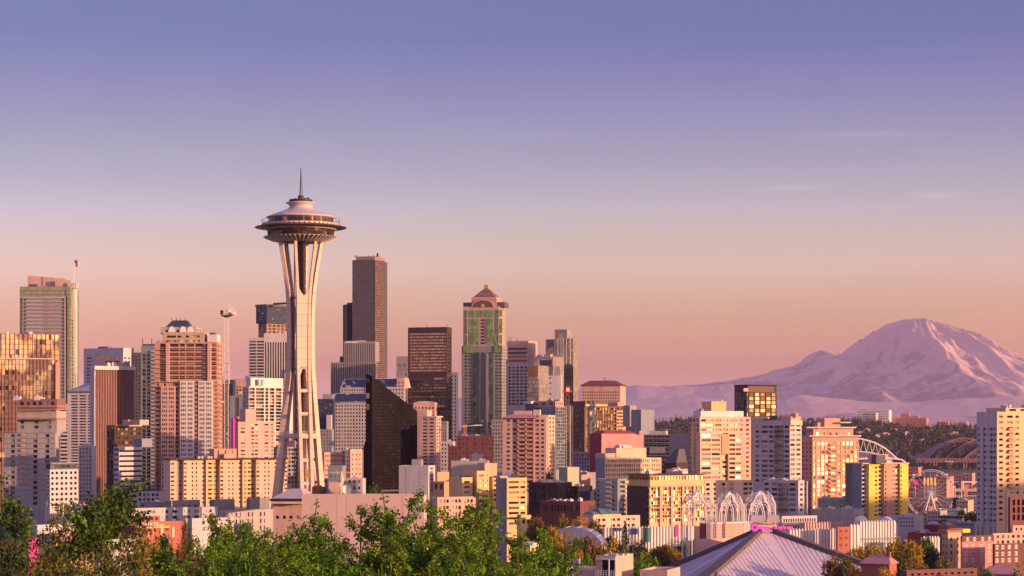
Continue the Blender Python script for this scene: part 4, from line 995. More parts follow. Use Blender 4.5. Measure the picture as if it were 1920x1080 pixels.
B = low('brick red hotel with white rooftop lettering', 252, 256.5, 345, 979, 900, 52, 'brick', R=S(n=1, pat=pat(256.5, 345, [(98, 118), (138, 158), (182, 208), (338, 372), (400, 425)], 240, 4.91), rp=10.8, hf=.5, mt=13, ml=0, mr=0, big=True), junk=4, name='hotel', vb=1012)
b = MB(); b.box(.01, .35, B.Yr(256.5), B.Yr(318), B.Z(990.6), B.Z(988.4)); b.build('trim', 'yellowpaint', B.root)
for px in (303, 324): b = MB(); b.box(.01, .3, B.Yr(px - 2.4), B.Yr(px + 2.4), B.Z(1010), B.Z(990)); b.build('trim', 'cream', B.root)
def text(name, body, size, mat, parent, loc, rot, sx=1.0, ext=.12):
    c = D.curves.new(name, 'FONT'); c.body = body; c.size = size; c.extrude = ext
    o = D.objects.new(name + '_tmp', c); COL.objects.link(o)
    me = D.meshes.new_from_object(o.evaluated_get(bpy.context.evaluated_depsgraph_get())); D.objects.remove(o)
    me.materials.clear(); me.materials.append(MATS[mat])
    n = D.objects.new(name, me); COL.objects.link(n); n.parent = parent; n.location = loc; n.rotation_euler = rot; n.scale = (sx, 1, 1)
    return n
R90 = math.pi / 2
text('lettering', 'HYATT', 2.1, 'plainwhite', B.root, (.2, B.Yr(267.5), B.Z(987.2)), (R90, 0, R90), 1.06)
text('lettering', 'house', 1.55, 'plainwhite', B.root, (.2, B.Yr(290.5), B.Z(987.0)), (R90, 0, R90), 1.06)
b = MB(); y0, y1, z0, z1 = B.Yr(259), B.Yr(265.5), B.Z(988), B.Z(981.5); w = (y1 - y0); 
b.box(.05, .3, y0, y0 + w * .34, z0, z1); b.box(.05, .3, y1 - w * .34, y1, z0, z1 - .5); b.box(.05, .3, y0 + w * .34, y1 - w * .34, z0 + .55, z1 - .45); b.build('emblem', 'plainwhite', B.root)
low('purple grey brick wing with white windows joined to the hotel', 176, 181, 252, 985, 905, 45, 'darkbrick', R=S(n=9, wf=.45, rp=9, hf=.6, mt=4, g=['glass_pale', 'glass']))
low('brown brick rooftop with a yellow awning behind the hotel', 236, 241, 300, 969, 980, 45, 'brick', R=S(n=6, wf=.5, rp=9, hf=.5, mt=3))
low('low white warehouse with pink gable behind the maple', 112, 118, 168, 946, 1090, 45, 'palewhite', R=S(n=4, wf=.6, rp=12, hf=.5, mt=6))
low('pink end wall of the white warehouse yard', 154, 157, 169, 942, 1085, 50, 'rose', junk=0)
low('olive shed with a yellow front among white roofs', 148, 153, 207, 968, 1000, 45, 'tan', R=S(n=7, wf=.6, rp=12, hf=.5, mt=3))
low('slate roofed workshop next to the olive shed', 186, 190, 236, 965, 1005, 45, 'bluegrey', R=S(n=5, wf=.4, rp=12, hf=.5, mt=4))
low('long white low roof behind the maple branches', 60, 70, 190, 985, 930, 50, 'lightgrey', R=S(n=4, pat=RP(21, 3), rp=14, hf=.5, mt=5))
low('rose loading shed below the long low roof', 96, 104, 205, 1000, 820, 50, 'rose', R=S(n=2, pat=RP(25, 4), rp=14, hf=.5, mt=6))
low('pale shed behind the gold shrubs', 178, 186, 262, 1012, 780, 50, 'concrete', R=S(n=2, pat=RP(31, 4), rp=14, hf=.5, mt=6))
low('magenta screen wall with the colour of a glowing light behind the maple', 50, 54, 72, 1010, 700, 50, 'magenta', junk=0)  # bright magenta light put in as plain wall colour, no emission
low('white garage among the green crowns', 376, 378, 404, 1036, 620, 50, 'palewhite', R=S(n=3, wf=.5, rp=14, hf=.5, mt=4), junk=1)

# tower pavilion and the great pink wall
B = Bld('pavilion', 'pavilion with flared lilac roof at the foot of the observation tower', 512, 566, None, 945, 985, 12, 'pinkstone', vb=985, dp=30)
B.block(S(n=4, wf=.5, rp=17, hf=.35, mt=22), None)
b = MB(); x0, x1 = B.X(508, -4), B.X(571, -4); yb = 26
b.prism([(x0, -4), (x1, -4), (x1, yb), (x0, yb)], B.Z(944), B.Z(938.8), 1); b.prism([(x0 - .6, -4.6), (x1 + .6, -4.6), (x1 + .6, yb), (x0 - .6, yb)], B.Z(938.8), B.Z(936.4), 0)
b.prism([(x0 - .6, -4.6), (x1 + .6, -4.6), (x1 + .6, yb), (x0 - .6, yb)], B.Z(936.4), B.Z(918), 0, top=[(x0 + 5.5, 8), (x1 - 4, 8), (x1 - 4, 18), (x0 + 5.5, 18)])
b.build('roof', ['rooflilac', 'cream'], B.root)
b = MB(); b.box(x0, x1, -4.02, yb, B.Z(938.6), B.Z(936.2) - .2); 
b = MB(); b.box(x0 - .3, x1 + .3, -4.7, -4.62, B.Z(938.8), B.Z(934.2)); b.build('glazed_band', 'glass_dark', B.root)
for i in range(9):
    b = MB(); x = lerp(x0 + .5, x1 - .5, i / 8); b.q((x, -4.3, B.Z(939)), (x + .5, -4.3, B.Z(939)), (x + .5, 0, B.Z(947)), (x, 0, B.Z(947))); b.box(x, x + .5, -4.1, -.1, B.Z(940.6), B.Z(939)); b.build('bracket', 'cream', B.root)
B = Bld('theatre', 'huge blank pink wall with a flat roof rising behind the young trees', 566, 795, 800, 927, 900, 6, 'theatrepink' if 'theatrepink' in MATS else (wall_mat('theatrepink', (.62, .45, .40), var=.05), 'theatrepink')[1], vb=1000, dp=40, cat='theatre')
B.block(None, None, rim=.7)
b = MB()
for px in (632, 650, 700, 755): b.box(B.X(px) - .06, B.X(px) + .06, -.04, -.003, 0, B.Z(929))
b.build('joints', 'salmon', B.root)['kind'] = 'stuff'
B.box('plant_room', 'cream', 617, 638, 905.5, 928, y0=9, y1=15); B.box('roof_hatch', 'darkbrown', 585, 609, 914, 927.5, y0=7, y1=11); B.box('railing', 'maroon', 588, 603, 911.5, 914.5, y0=8, y1=9)
b = MB(); x = B.X(648, 6); b.lathe([(.01, 0)] + [(2.0 * math.sin(t), 2.0 - 2.0 * math.cos(t)) for t in (.4, .8, 1.2, 1.57)], 16); o = b.build('satellite_dish', 'palewhite', B.root, (x, 6, B.Z(921))); o.rotation_euler = (rad(75), 0, rad(25))
b = MB(); b.tube([(x, 6, B.Z(928)), (x, 7, B.Z(920))], .2, 5); b.build('dish_stand', 'steel', B.root)
ax_, Y = B.X(640, 5), 5
wx, wy = B.Xc + B.c * ax_ + B.s * 5, B.Y - B.s * ax_ + B.c * 5
A = thing('antenna_mast', 'yellow rooftop antenna with a long arrow shaped boom', 'antenna', (wx, wy, PZ(927, wy)))
Za = lambda py: PZ(py, wy) - PZ(927, wy)
b = MB(); lattice(b, 0, 0, 0, Za(903), 1.2, .08); b.build('mast', 'steel', A)
b = MB(); b.lathe([(.9, Za(905)), (1.2, Za(900)), (.7, Za(893)), (.3, Za(884)), (.01, Za(883))], 10); b.build('drum', 'yellowwall', A)
b = MB(); L_ = 16 / F * wy; b.tube([(-L_ * 1.35, 0, Za(886)), (L_, 0, Za(886))], .22, 5); b.tube([(-L_ * .55, 0, Za(883)), (-L_ * .35, 0, Za(886)), (-L_ * .55, 0, Za(889))], .16, 4); b.build('boom', 'yellowwall', A)
# ------------------------------------------------------------------ the skyline, from the tallest tower eastward in the picture
B = Bld('skyscraper', 'tallest dark brown skyscraper of curved bands with pink rooftop', 660.5, 703, 726, 487, 2750, 16, 'columbiawall' if 'columbiawall' in MATS else (wall_mat('columbiawall', (.072, .07, .082)), 'columbiawall')[1], vb=720, dp=40)
B.block(S(n=1, wf=.99, rp=3.75, hf=.62, mt=2, ml=0, mr=0, g='glass_columbia', big=False), S(n=1, wf=.99, rp=3.75, hf=.5, mt=2, ml=0, mr=0, g='glass_columbia', big=False), x1=-.01, wall='columbiawall')
b = MB(); n = 16; r_ = B.Yr(720.5)
# the bowed bay on its east side
pts = [(.2 + 5.0 * math.sin(math.pi * (i + .0) / n) , r_ * i / n) for i in range(n + 1)]
zt = B.zt - B.z0 - 1
for j, py in enumerate(frange(487.5, 722, 3.75)):
    za, zb, zc = B.Z(py), B.Z(py + 1.6), B.Z(py + 3.75)
    for (xa, ya), (xb, yb) in zip(pts, pts[1:]):
        b.q((xa, ya, zb), (xb, yb, zb), (xb, yb, za), (xa, ya, za)); b.q((xa - .8, ya, zc), (xb - .8, yb, zc), (xb - .8, yb, zb), (xa - .8, ya, zb), m=1)
        b.q((xa - .8, ya, zb), (xb - .8, yb, zb), (xb, yb, zb), (xa, ya, zb)); b.q((xa, ya, za), (xb, yb, za), (xb - .8, yb, za), (xa - .8, ya, za))
wall_mat('baystone', (.145, .10, .105)); b.build('bay', ['baystone' if True else 'brownstone' if 'brownstone' in MATS else (wall_mat('brownstone', (.20, .125, .12)), 'brownstone')[1], 'glass_brown'], B.root)
B.block(None, None, x0=-B.L + 4, x1=-1, y0=2, y1=B.R - 6, z0=B.zt - B.z0 - .5, z1=B.Z(480), wall='brownpink', name='penthouse', rim=0)
for px, t in ((665, 478), (668, 477), (680, 479), (690, 478), (706, 474), (700, 478), (712, 479)): B.box('antenna', 'darksteel', px, px + (3 if px == 706 else 1), t, 481, y0=6, y1=7)
B = Bld('skyscraper', 'dark blue slab attached behind the tallest tower', 643, 652, 664, 571, 2790, 40, 'navy', vb=660)
B.block(S(n=1, wf=.6, rp=300, hf=.9, g='glass_dark', big=False), S(n=8, wf=.7, rp=3.75, hf=.7, g='glass_brown', big=False), wall='navy'); B.box('penthouse', 'navy', 650.5, 661, 567.5, 571.5)
B = Bld('office_tower', 'stepped tower of grey piers in front of the tallest tower', 620, 704, None, 679, 2350, 29, 'grey', vb=770, dp=30)
B.block(S(n=20, wf=.48, rp=300, hf=.99, mt=2, g='glass_vertdark', ml=.01, mr=.01, d=.7, big=False), None, wall='grey')
B.block(S(n=14, wf=.48, rp=300, hf=.99, mt=4, g='glass_vertdark', ml=.01, mr=.01, d=.7, big=False), None, x0=B.X(645, .3), x1=-.1, y0=-.8, y1=25, z0=B.Z(678), z1=B.Z(640), name='upper_storeys', wall='grey')
B.block(None, None, x0=B.X(637, 1), x1=B.X(645, 1), y0=1, y1=20, z0=B.Z(680), z1=B.Z(668), wall='navy', name='stair_tower', rim=0)
b = MB(); b.box(B.X(648), B.X(671), -.9, -.81, B.Z(642.5), B.Z(640) + .3); b.box(B.X(671), B.X(686), -.5, 0.5, B.Z(641.5), B.Z(640) + .8); b.build('parapet', 'palewhite', B.root)
# twin stone towers with sloped blue roofs
def sloped(label, pl, pr, top, roof0, roof1, Y, n, rp, vb, th=10):
    B = Bld('office_building', label, pl, pr - 1.5, pr, top, Y, th, 'white', vb=vb, dp=28)
    B.block(S(n=n, wf=.55, rp=rp, hf=.5, mt=3, ml=.03, mr=.03, g='glass_dark', d=.6, big=False), S(n=3), wall='offwhite', rim=0)
    b = MB(); x0, x1 = -B.L, 0; z0, z1 = B.Z(roof0), B.Z(roof1); xa, xb = x0 + B.m(3.5), x1 - B.m(1.5)
    b.prism([(x0, 0), (x1, 0), (x1, 26), (x0, 26)], z0, z1, 0, top=[(xa, 9), (xb, 9), (xb, 20), (xa, 20)]); b.build('roof', 'offwhite', B.root)
    b = MB(); e = .12
    f = lambda u, v: (lerp(lerp(x0, xa, v), lerp(x1, xb, v), u), 9 * v - e, lerp(z0, z1, v) + e)
    b.q(f(.04, .04), f(.96, .04), f(.96, .94), f(.04, .94)); b.build('skylight', 'glass_navy', B.root)
    return B
sloped('pink stone tower tier of small windows with blue sloped glass roof, behind its lower twin', 638, 703, 727, 727, 710, 2080, 13, 6, 745)
B = sloped('pink stone grid tower with a wide blue sloped glass roof', 620, 697, 756, 754, 737, 1960, 13, 6.75, 850)
B = sloped('pale tower with blue sloped roof rising behind the black wedge', 690, 760, 726, 726, 709, 2020, 12, 6.7, 830)
B.block(S(n=2, wf=.4, rp=6, hf=.5, mt=8, g='glass_dark', big=False), None, x0=B.X(744), x1=-.02, y0=.5, y1=16, z0=B.Z(728), z1=B.Z(708), wall='pinkstone', name='stair_tower')
B = Bld('office_tower', 'pale blue gridded glass tower beside the bronze tower', 743, 768, None, 668, 2300, 28, 'bluegrey', vb=760)
B.block(S(n=6, wf=.72, rp=8.5, hf=.72, mt=14, g='glass_pale', big=False), None, wall='grey')
B = Bld('office_tower', 'dark bronze glass tower with lit ribbon windows', 765, 838, 847, 613, 2050, 17, 'darkbrown', vb=835, dp=32)
rows = 16
B.block(S(n=1, wf=.985, rp=5.72, hf=.62, mt=11, ml=.03, mr=.01, g='glass_ribbonlit', d=.3, big=False), S(n=1, wf=.6, rp=300, hf=.9, mt=12, g='glass_vertdark', big=False), z0=B.Z(699), wall='darkbrown')
B.block(None, None, z0=B.Z(706), z1=B.Z(699) - .003, wall='darkbrown', name='plant_floor', rim=0)
B.block(S(n=1, pat=[(.0, .66), (.662, .985)], rp=5.72, hf=.6, mt=2, ml=.03, mr=.01, g=['glass_ribbon', 'glass_brown', 'glass_ribbonlit'], d=.3, big=False), S(n=1, wf=.6, rp=300, hf=.9, g='glass_vertdark', big=False), z1=B.Z(706) - .003, wall='darkbrown', name='lower_storeys', rim=0)
for px in (800, 838): B.box('antenna', 'darksteel', px, px + .5, 606, 613, y0=8, y1=8.3)
B = Bld('office_tower', 'slim blue slab with a dotted edge behind the bronze tower', 844, 857, None, 698, 2200, 28, 'bluegrey', vb=830)
B.block(S(n=2, wf=.4, rp=7, hf=.5, mt=6, g='glass_dark', big=False), None)
B = Bld('office_building', 'dark blocks in the gap between the tower legs and the stone grid tower', 590, 625, None, 748, 1900, 30, 'navy', vb=850)
B.block(S(n=4, wf=.6, rp=6, hf=.6, g=['glass_dark', 'glass_blue'], big=False), None); B.box('penthouse', 'grey', 605, 624, 739, 749); B.box('wing', 'offwhite', 612, 621, 778, 805, y0=-6, y1=-1)
B = Bld('office_building', 'grey terraced stone block below the dark gap', 600, 622, None, 805, 1700, 28, 'grey', vb=850); B.block(S(n=4, wf=.4, rp=6, hf=.5, big=False), None)

# the black wedge
B = Bld('office_tower', 'black glass wedge shaped tower with a steep slanted top', 686, 697, 782.5, 707, 1290, 52, 'black', vb=930, cat='building')
zA, zB_ = B.Z(705), B.Z(770.5)
b = MB(); R = B.R; L = B.L
v = [(0, 0, 0), (0, R, 0), (-L, R, 0), (-L, 0, 0), (0, 0, zA), (0, R, zB_), (-L, R, zB_), (-L, 0, zA + 1.5)]
b.v = v; b.f = [(0, 1, 5, 4), (1, 2, 6, 5), (2, 3, 7, 6), (3, 0, 4, 7), (4, 5, 6, 7)]; b.m = [0] * 5
b.build('wall', 'glass_wedge', B.root)
b = MB(); x0 = -L - 2.2
b.prism([(-L - 2.2, -.2), (-L, -.2), (-L, R * .5), (-L - 2.2, R * .5)], 2, B.Z(838), 0); b.prism([(-L - 2.2, -.2), (-L - .003, -.2), (-L - .003, R * .5), (-L - 2.2, R * .5)], B.Z(838), B.Z(828), 0, top=[(-L - .2, -.2), (-L - .003, -.2), (-L - .003, R * .5), (-L - .2, R * .5)]); b.build('wing', 'glass_wedge', B.root)
for py0, py1 in ((737, 747), (757, 768), (709, 717)):
    b = MB(); b.box(-L * .85, -L * .35, -.35, -.003, B.Z(py1), B.Z(py0)); b.build('window', 'glass_gold', B.root)  # gold-lit glints of the end face put in as gold panes
b = MB(); b.box(.02, .3, .2, R - .2, B.Z(922) , B.Z(919)); b.build('ledge', 'darkgrey', B.root)

# behind and beside the wedge
B = Bld('apartment_tower', 'pink hotel block with a rounded crown of windows beside the wedge', 776, 818, 827, 781, 1500, 14, 'pinkstone', vb=900)
B.block(S(n=1, pat=pat(776, 818, [(800, 835), (852, 885)], 600, 4.154), rp=6.4, hf=.46, mt=4, ml=0, mr=0), S(n=2, wf=.5, rp=6.4, hf=.5, mt=4), wall='pinkstone')
B.block(None, None, x0=B.X(783, 2), x1=B.X(801, 2), y0=2, y1=14, z0=B.Z(782), z1=B.Z(769), wall='pinkstone', name='plant_room', rim=0)
b = MB(); b.box(B.X(800), .7, -.7, 14, B.Z(782), B.Z(780)); b.build('cornice', 'palewhite', B.root)
B = Bld('hotel', 'stone tower with a curved pink crown and arched windows', 775, 816, None, 757, 1640, 24, 'pinkstone', vb=800, cat='building')
B.block(S(n=6, wf=.5, rp=7, hf=.6, mt=6, big=False), None)
b = MB(); x0, x1 = -B.L, 0; cx_ = (x0 + x1) / 2
pts = [(cx_ + (x1 - x0) * .5 * math.cos(t), 0, B.Z(757) + B.m(5) * math.sin(t)) for t in [math.pi * i / 14 for i in range(15)]]
for p, q in zip(pts, pts[1:]): b.q(p, q, (q[0], 14, q[2]), (p[0], 14, p[2])); b.q((cx_, -.01, B.Z(757)), (p[0], -.01, p[2]), (q[0], -.01, q[2]))
b.build('crown', 'pinkstone', B.root)
B = Bld('office_building', 'dark slab between the hotel block and the bronze tower', 824, 838, None, 790, 1750, 28, 'grey', vb=860); B.block(S(n=3, wf=.5, rp=6, hf=.5, big=False), None)
low('pale grey office block with dark panes below the bronze tower', 826, 850, None, 828, 1480, 28, 'lightgrey', L=S(n=4, wf=.5, rp=7.5, hf=.55, mt=4), vb=900)
low('blank blue grey block with slit windows in front of the wedge', 748, 803, 816, 873, 1180, 14, 'lightgrey', L=S(n=2, pat=[(.38, .44)], rp=6.4, hf=.4, mt=4), R=S(n=1, wf=.4, rp=6.8, hf=.5, mt=4), vb=925, junk=0)
B = Bld('building', 'small mauve plant tower on the blank blue grey block', 772, 789, None, 861.5, 1200, 28, 'grey', vb=880); B.block(None, None)
low('cream office row seen between the tower leg and the grey slab', 604, 608, 641, 848, 1300, 58, 'pinkstone', R=S(n=10, wf=.5, rp=9, hf=.4, mt=5), vb=900)
low('grey sliver block with dark windows beside the pink flats', 640, 656, None, 843, 1240, 30, 'grey', L=S(n=2, wf=.4, rp=8, hf=.4, mt=4), vb=905)
low('pink block of flats with a lit edge next to the wedge', 653, 657, 679, 842, 1230, 55, 'pinkstone', R=S(n=3, wf=.3, rp=9, hf=.35, mt=9), vb=900)
low('blue grey service block behind the antenna mast', 615, 642, None, 873, 1090, 28, 'bluegrey', L=S(n=3, wf=.3, rp=12, hf=.3, mt=18), junk=0, vb=905)
low('long pale canopy building beyond the pink theatre', 604, 680, None, 897, 1100, 26, 'lightgrey', L=S(n=8, wf=.5, rp=12, hf=.5, mt=3), vb=925)

# green-crowned postmodern tower
B = Bld('skyscraper', 'postmodern tower with green glass shoulders and a striped pyramid roof', 866, 940, 951, 648, 2080, 13, 'concrete', vb=815, dp=40)
Zt = B.Z
bay = [(.035, .10), (.115, .18)]
zx2 = lambda v: 840 + v / 4.91
def GC(a, e): return [((zx2(p) - 866) / 74, (zx2(q) - 866) / 74) for p, q in [(a, e)]]
gcols = GC(150, 176) + GC(182, 208); gcols2 = GC(437, 462) + GC(468, 496)
G('glass_teal', [(.5, (.03, .10, .11)), (.85, (.06, .16, .15)), (1, (.14, .2, .14))], metal=.3, grid=(2.2, 4, .12, .25), line=(.03, .06, .07), warp=.2)
B.block(S(n=1, pat=GC(150, 176) + GC(184, 212) + GC(230, 290) + GC(306, 331) + GC(352, 412) + GC(432, 458) + GC(466, 494), rp=6.1, hf=.5, mt=12, ml=0, mr=0, g=['glass_seagreen', 'glass_teal'], d=.4, big=False), S(n=3, wf=.5, rp=6.1, hf=.4, mt=6, big=False), wall='greystone' if 'greystone' in MATS else (wall_mat('greystone', (.25, .245, .25)), 'greystone')[1])
for a, e, g, t in ((228, 292, 'glass_teal' if 'glass_teal' in MATS else (G('glass_teal', [(.5, (.03, .10, .11)), (.85, (.06, .16, .15)), (1, (.14, .2, .14))], metal=.3, grid=(2.2, 4, .12, .25), line=(.03, .06, .07), warp=.2), 'glass_teal')[1], 661), (350, 415, 'glass_teal', 661)):          # glazed re-entrant bays
    b = MB(); b.box(B.X(zx2(a)), B.X(zx2(e)), -.5, -.01, 4, Zt(t)); b.build('glazed_bay', g, B.root)
b = MB(); b.box(B.X(zx2(352)), B.X(zx2(374)), -1.4, -.52, 4, Zt(661)); b.build('glazed_bay', 'glass_pale', B.root)
b = MB(); b.box(B.X(zx2(262)), B.X(zx2(290)), -1.2, -.52, 4, Zt(661)); b.build('glazed_bay', 'glass_seagreen', B.root)
for a, e in ((140, 214), (428, 500)): b = MB(); b.box(B.X(zx2(a)), B.X(zx2(e)), -.8, -.01, Zt(661), Zt(647)); b.build('glazed_band', 'glass_green', B.root)
B.block(None, S(n=3, wf=.5, rp=6, hf=.6, big=False), x0=B.X(868.5, 1), x1=-2.5, y0=1, y1=26, z0=Zt(648) - 1, z1=Zt(574), wall='pinkstone', name='upper_storeys', rim=0)
for a, e, t, u in ((160, 208, 581, 594), (228, 284, 581, 594), (305, 332, 581, 594), (352, 412, 581, 594), (442, 500, 581, 594), (160, 208, 597, 625), (225, 282, 597, 645), (355, 412, 597, 645), (445, 500, 597, 625), (148, 212, 628, 645), (430, 495, 628, 645)):
    b = MB(); b.box(B.X(zx2(a)), B.X(zx2(e)), .4, .97, Zt(u), Zt(t)); b.build('glazed_panel', 'glass_green', B.root)
for k in range(8): b = MB(); x = B.X(zx2(307)); b.box(x, B.X(zx2(331)), .5, .98, Zt(601.5 + 6.2 * k), Zt(598 + 6.2 * k)); b.build('window', 'glass_dark', B.root)
for a in (175, 466): b = MB(); x = B.X(zx2(a)); b.box(x - .2, x + .4, .1, .38, Zt(648), Zt(580)); b.build('pier', 'pinkstone', B.root)
B.block(S(n=2, wf=.7, rp=9, hf=.8, mt=1, big=False), None, x0=B.X(868.5, 3), x1=B.X(884, 3), y0=3, y1=20, z0=Zt(575), z1=Zt(566), wall='darkgrey', name='corner_lantern', rim=0)
B.block(S(n=2, wf=.7, rp=9, hf=.8, mt=1, big=False), None, x0=B.X(931, 3), x1=B.X(946, 3), y0=3, y1=20, z0=Zt(575), z1=Zt(566), wall='darkgrey', name='corner_lantern', rim=0)
xa, xb = B.X(884, 2), B.X(931, 2)
b = MB(); b.box(xa, xb, 2, 22, Zt(576), Zt(558)); b.build('crown_block', 'salmon', B.root)
b = MB(); cx_ = B.X(905.5, 1); r_ = B.m(22)
def arc(r, z0, n=20): return [(cx_ + r * math.cos(math.pi * i / n), z0 + r * .62 * math.sin(math.pi * i / n)) for i in range(n + 1)]
for (x0, z0), (x1, z1), (x2, z2), (x3, z3) in zip(arc(r_, Zt(575)), arc(r_, Zt(575))[1:], arc(r_ * .9, Zt(575)), arc(r_ * .9, Zt(575))[1:]):
    b.q((x2, .3, z2), (x0, .3, z0), (x1, .3, z1), (x3, .3, z3)); b.q((x0, .3, z0), (x0, 2, z0), (x1, 2, z1), (x1, .3, z1)); b.q((cx_, .5, Zt(575)), (x2, .5, z2), (x3, .5, z3), m=1)
b.box(B.X(902), B.X(908), .1, .29, Zt(575), Zt(570)); b.build('arch', ['pinkstone', 'brown'], B.root)
b = MB(); bx0, bx1 = B.X(887, 4), B.X(928, 4); d_ = (bx1 - bx0); tz0, tz1 = Zt(558), Zt(538)
b.box(bx0 - 1, bx1 + 1, 3, 3 + d_ + 2, tz0 - .01, tz0 + 1)
for k in range(7):
    f0, f1 = k / 7, (k + 1) / 7; ins = lambda f: d_ / 2 * f * .86
    z0, z1 = lerp(tz0 + 1, tz1, f0), lerp(tz0 + 1, tz1, f1)
    sq = lambda i: [(bx0 + i, 4 + i), (bx1 - i, 4 + i), (bx1 - i, 4 + d_ - i), (bx0 + i, 4 + d_ - i)]
    b.prism(sq(ins(f0)), z0, lerp(z0, z1, .72), 1, top=sq(ins(lerp(f0, f1, .72)))); b.prism(sq(ins(lerp(f0, f1, .72)) - .25), lerp(z0, z1, .72), z1, 0, top=sq(ins(f1) - .15))
b.build('roof', ['pinkstone', 'darkbrown'], B.root)
b = MB(); c_ = (bx0 + bx1) / 2; b.box(c_ - 2, c_ + 2, 4 + d_ / 2 - 2, 4 + d_ / 2 + 2, tz1 - 1, Zt(532)); b.build('finial', 'salmon', B.root)
b = MB(); b.box(-B.L - B.m(1.5), -B.L - .01, 2, 20, 4, Zt(648)); b.build('end_wall', 'navy', B.root)

B = Bld('office_tower', 'pink banded tower with a grid of dark windows below', 950.5, 990.5, None, 639, 2250, 22, 'pinkstone', vb=760)
B.block(S(n=1, wf=.93, rp=7.4, hf=.55, mt=13, mb=0, ml=.02, mr=.02, g='glass_brown', d=.4, big=False), None, z0=B.Z(682), wall='pinkstone')
B.block(S(n=5, wf=.72, rp=6.2, hf=.6, mt=5, g='glass_dark', d=.4, big=False), None, z1=B.Z(682) - .003, wall='offwhite', rim=0, name='lower_storeys')
for px in (954, 958, 969): B.box('antenna', 'darksteel', px, px + .6, 632, 640, y0=6, y1=6.5)
B = Bld('office_tower', 'brown slab with a curved edge peeping past the pink banded tower', 940, 952, None, 800, 1700, 20, 'brown', vb=830); B.block(S(n=2, wf=.5, rp=6, hf=.5, big=False), None)
# silver cluster
B = Bld('office_tower', 'silver glass tower with vertical lines and a tall grey core', 1040, 1075, 1084.5, 634, 2150, 20, 'offwhite', vb=760)
B.block(None, None, wall='glass_silver', rim=0)
b = MB()
for px in (1046, 1052, 1056, 1062, 1069): b.box(B.X(px) - .25, B.X(px) + .25, -.5, -.01, 4, B.Z(634)); 
o = b.build('ribs', 'whitesteel', B.root); o['kind'] = 'stuff'
b = MB(); pts_ = [(1052, 690), (1058, 684), (1066, 681.5), (1073, 684.5), (1075, 690)]
poly = [(B.X(x), B.Z(y)) for x, y in pts_]
b.v = [(x, -.55, z) for x, z in poly] + [(poly[-1][0], -.55, B.Z(760)), (poly[0][0], -.55, B.Z(760))]; b.f = [tuple(range(len(b.v)))[::-1]]; b.m = [0]; b.build('glazed_bay', 'glass_vertdark', B.root)
B.block(None, S(n=1, wf=.3, rp=6, hf=.5, mt=12, big=False), x0=B.X(1040, 4), x1=B.X(1063, 4), y0=4, y1=18, z0=B.Z(650), z1=B.Z(617), wall='grey', name='core', rim=.4)
b = MB(); b.box(B.X(1047, 4), B.X(1055, 4), 3.9, 3.99, B.Z(634), B.Z(625)); b.build('panel', 'pinkstone', B.root)
B = Bld('office_tower', 'pale ribbed slab with a dark boxed top in the silver cluster', 1023, 1043, None, 636, 2230, 20, 'offwhite', vb=740)
B.block(None, None, wall='glass_silver', rim=0); B.box('penthouse', 'darkgrey', 1025.5, 1039, 636.2, 650, y0=-1, y1=-.01)
B = Bld('office_tower', 'silver tower with a rounded bluish top and pink plant boxes', 1003, 1037, None, 668, 2080, 24, 'bluegrey', vb=760)
B.block(None, None, wall='glass_silver', rim=0)
b = MB(); b.lathe([(B.m(9), B.Z(668)), (B.m(8.6), B.Z(664.5)), (.01, B.Z(663.5))], 24, (B.X(1015, 12), 12)); b.build('rounded_top', 'bluegrey', B.root)
B.box('plant_room', 'pinkstone', 1020, 1032, 664, 671, y0=-2, y1=4); b = MB(); b.box(B.X(1012), B.X(1035), -.2, -.01, B.Z(687), B.Z(675)); b.build('louvre', 'darkgrey', B.root)
b = MB(); b.box(B.X(1009), B.X(1010.6), -.4, -.01, 4, B.Z(671)); b.build('pier', 'palewhite', B.root)
B = Bld('office_tower', 'low grey glass slab at the edge of the silver cluster', 988, 1009, None, 685, 2020, 22, 'grey', vb=760)
B.block(None, None, wall='glass_silver', rim=0); b = MB(); b.box(B.X(992), B.X(1008), -.3, -.01, B.Z(706), B.Z(687)); b.build('panel', 'glass_warm', B.root)
B = Bld('office_tower', 'grey round shouldered slab in front of the silver cluster', 1027, 1052, None, 704, 2000, 6, 'grey', vb=760, dp=12); B.block(S(n=1, pat=[(.1, .25)], rp=10, hf=.3, big=False), None, wall='lightgrey'); B.box('plant_room', 'grey', 1039, 1050, 687, 705)

# brown glass apartment with red hip roof hotel etc
B = Bld('office_tower', 'hip roofed pink tower of small windows with dark red roof', 1090, 1163, None, 723, 2300, 10, 'pinkstone', vb=775, dp=45)
B.block(S(n=16, wf=.5, rp=5.6, hf=.5, mt=11, g='glass_dark', big=False), None, rim=0); B.hip(B.zt - B.z0, B.Z(713), over=1.4, inset=.42, mat='darkbrick')
for px, t in ((1132, 706), (1134.5, 707)): B.box('antenna', 'darksteel', px, px + .7, t, 714, y0=16, y1=16.5)
B = Bld('office_building', 'blank blue grey twin slabs beside the hip roofed tower', 1182, 1202, None, 768, 1950, 30, 'bluegrey', vb=830); B.block(None, None); B.box('wing', 'grey', 1164, 1181, 760, 800, y0=-3, y1=10)
B = Bld('apartment_tower', 'brown glass tower with gold topped bays and a navy slot', 1075, 1096, 1168, 762, 1620, 50, 'brown', vb=900)
B.block(S(n=4, wf=.6, rp=6.4, hf=.6, g=['glass_dark', 'glass', 'glass_blue'], big=False), S(n=13, wf=.72, rp=6.4, hf=.66, mt=2, g=['glass_warm', 'glass_brown', 'glass_warm'], d=.5), wall='brown')
b = MB(); b.box(.02, .7, B.Yr(1104), B.Yr(1114), 4, B.Z(751)); b.build('glazed_slot', 'glass_navy', B.root)
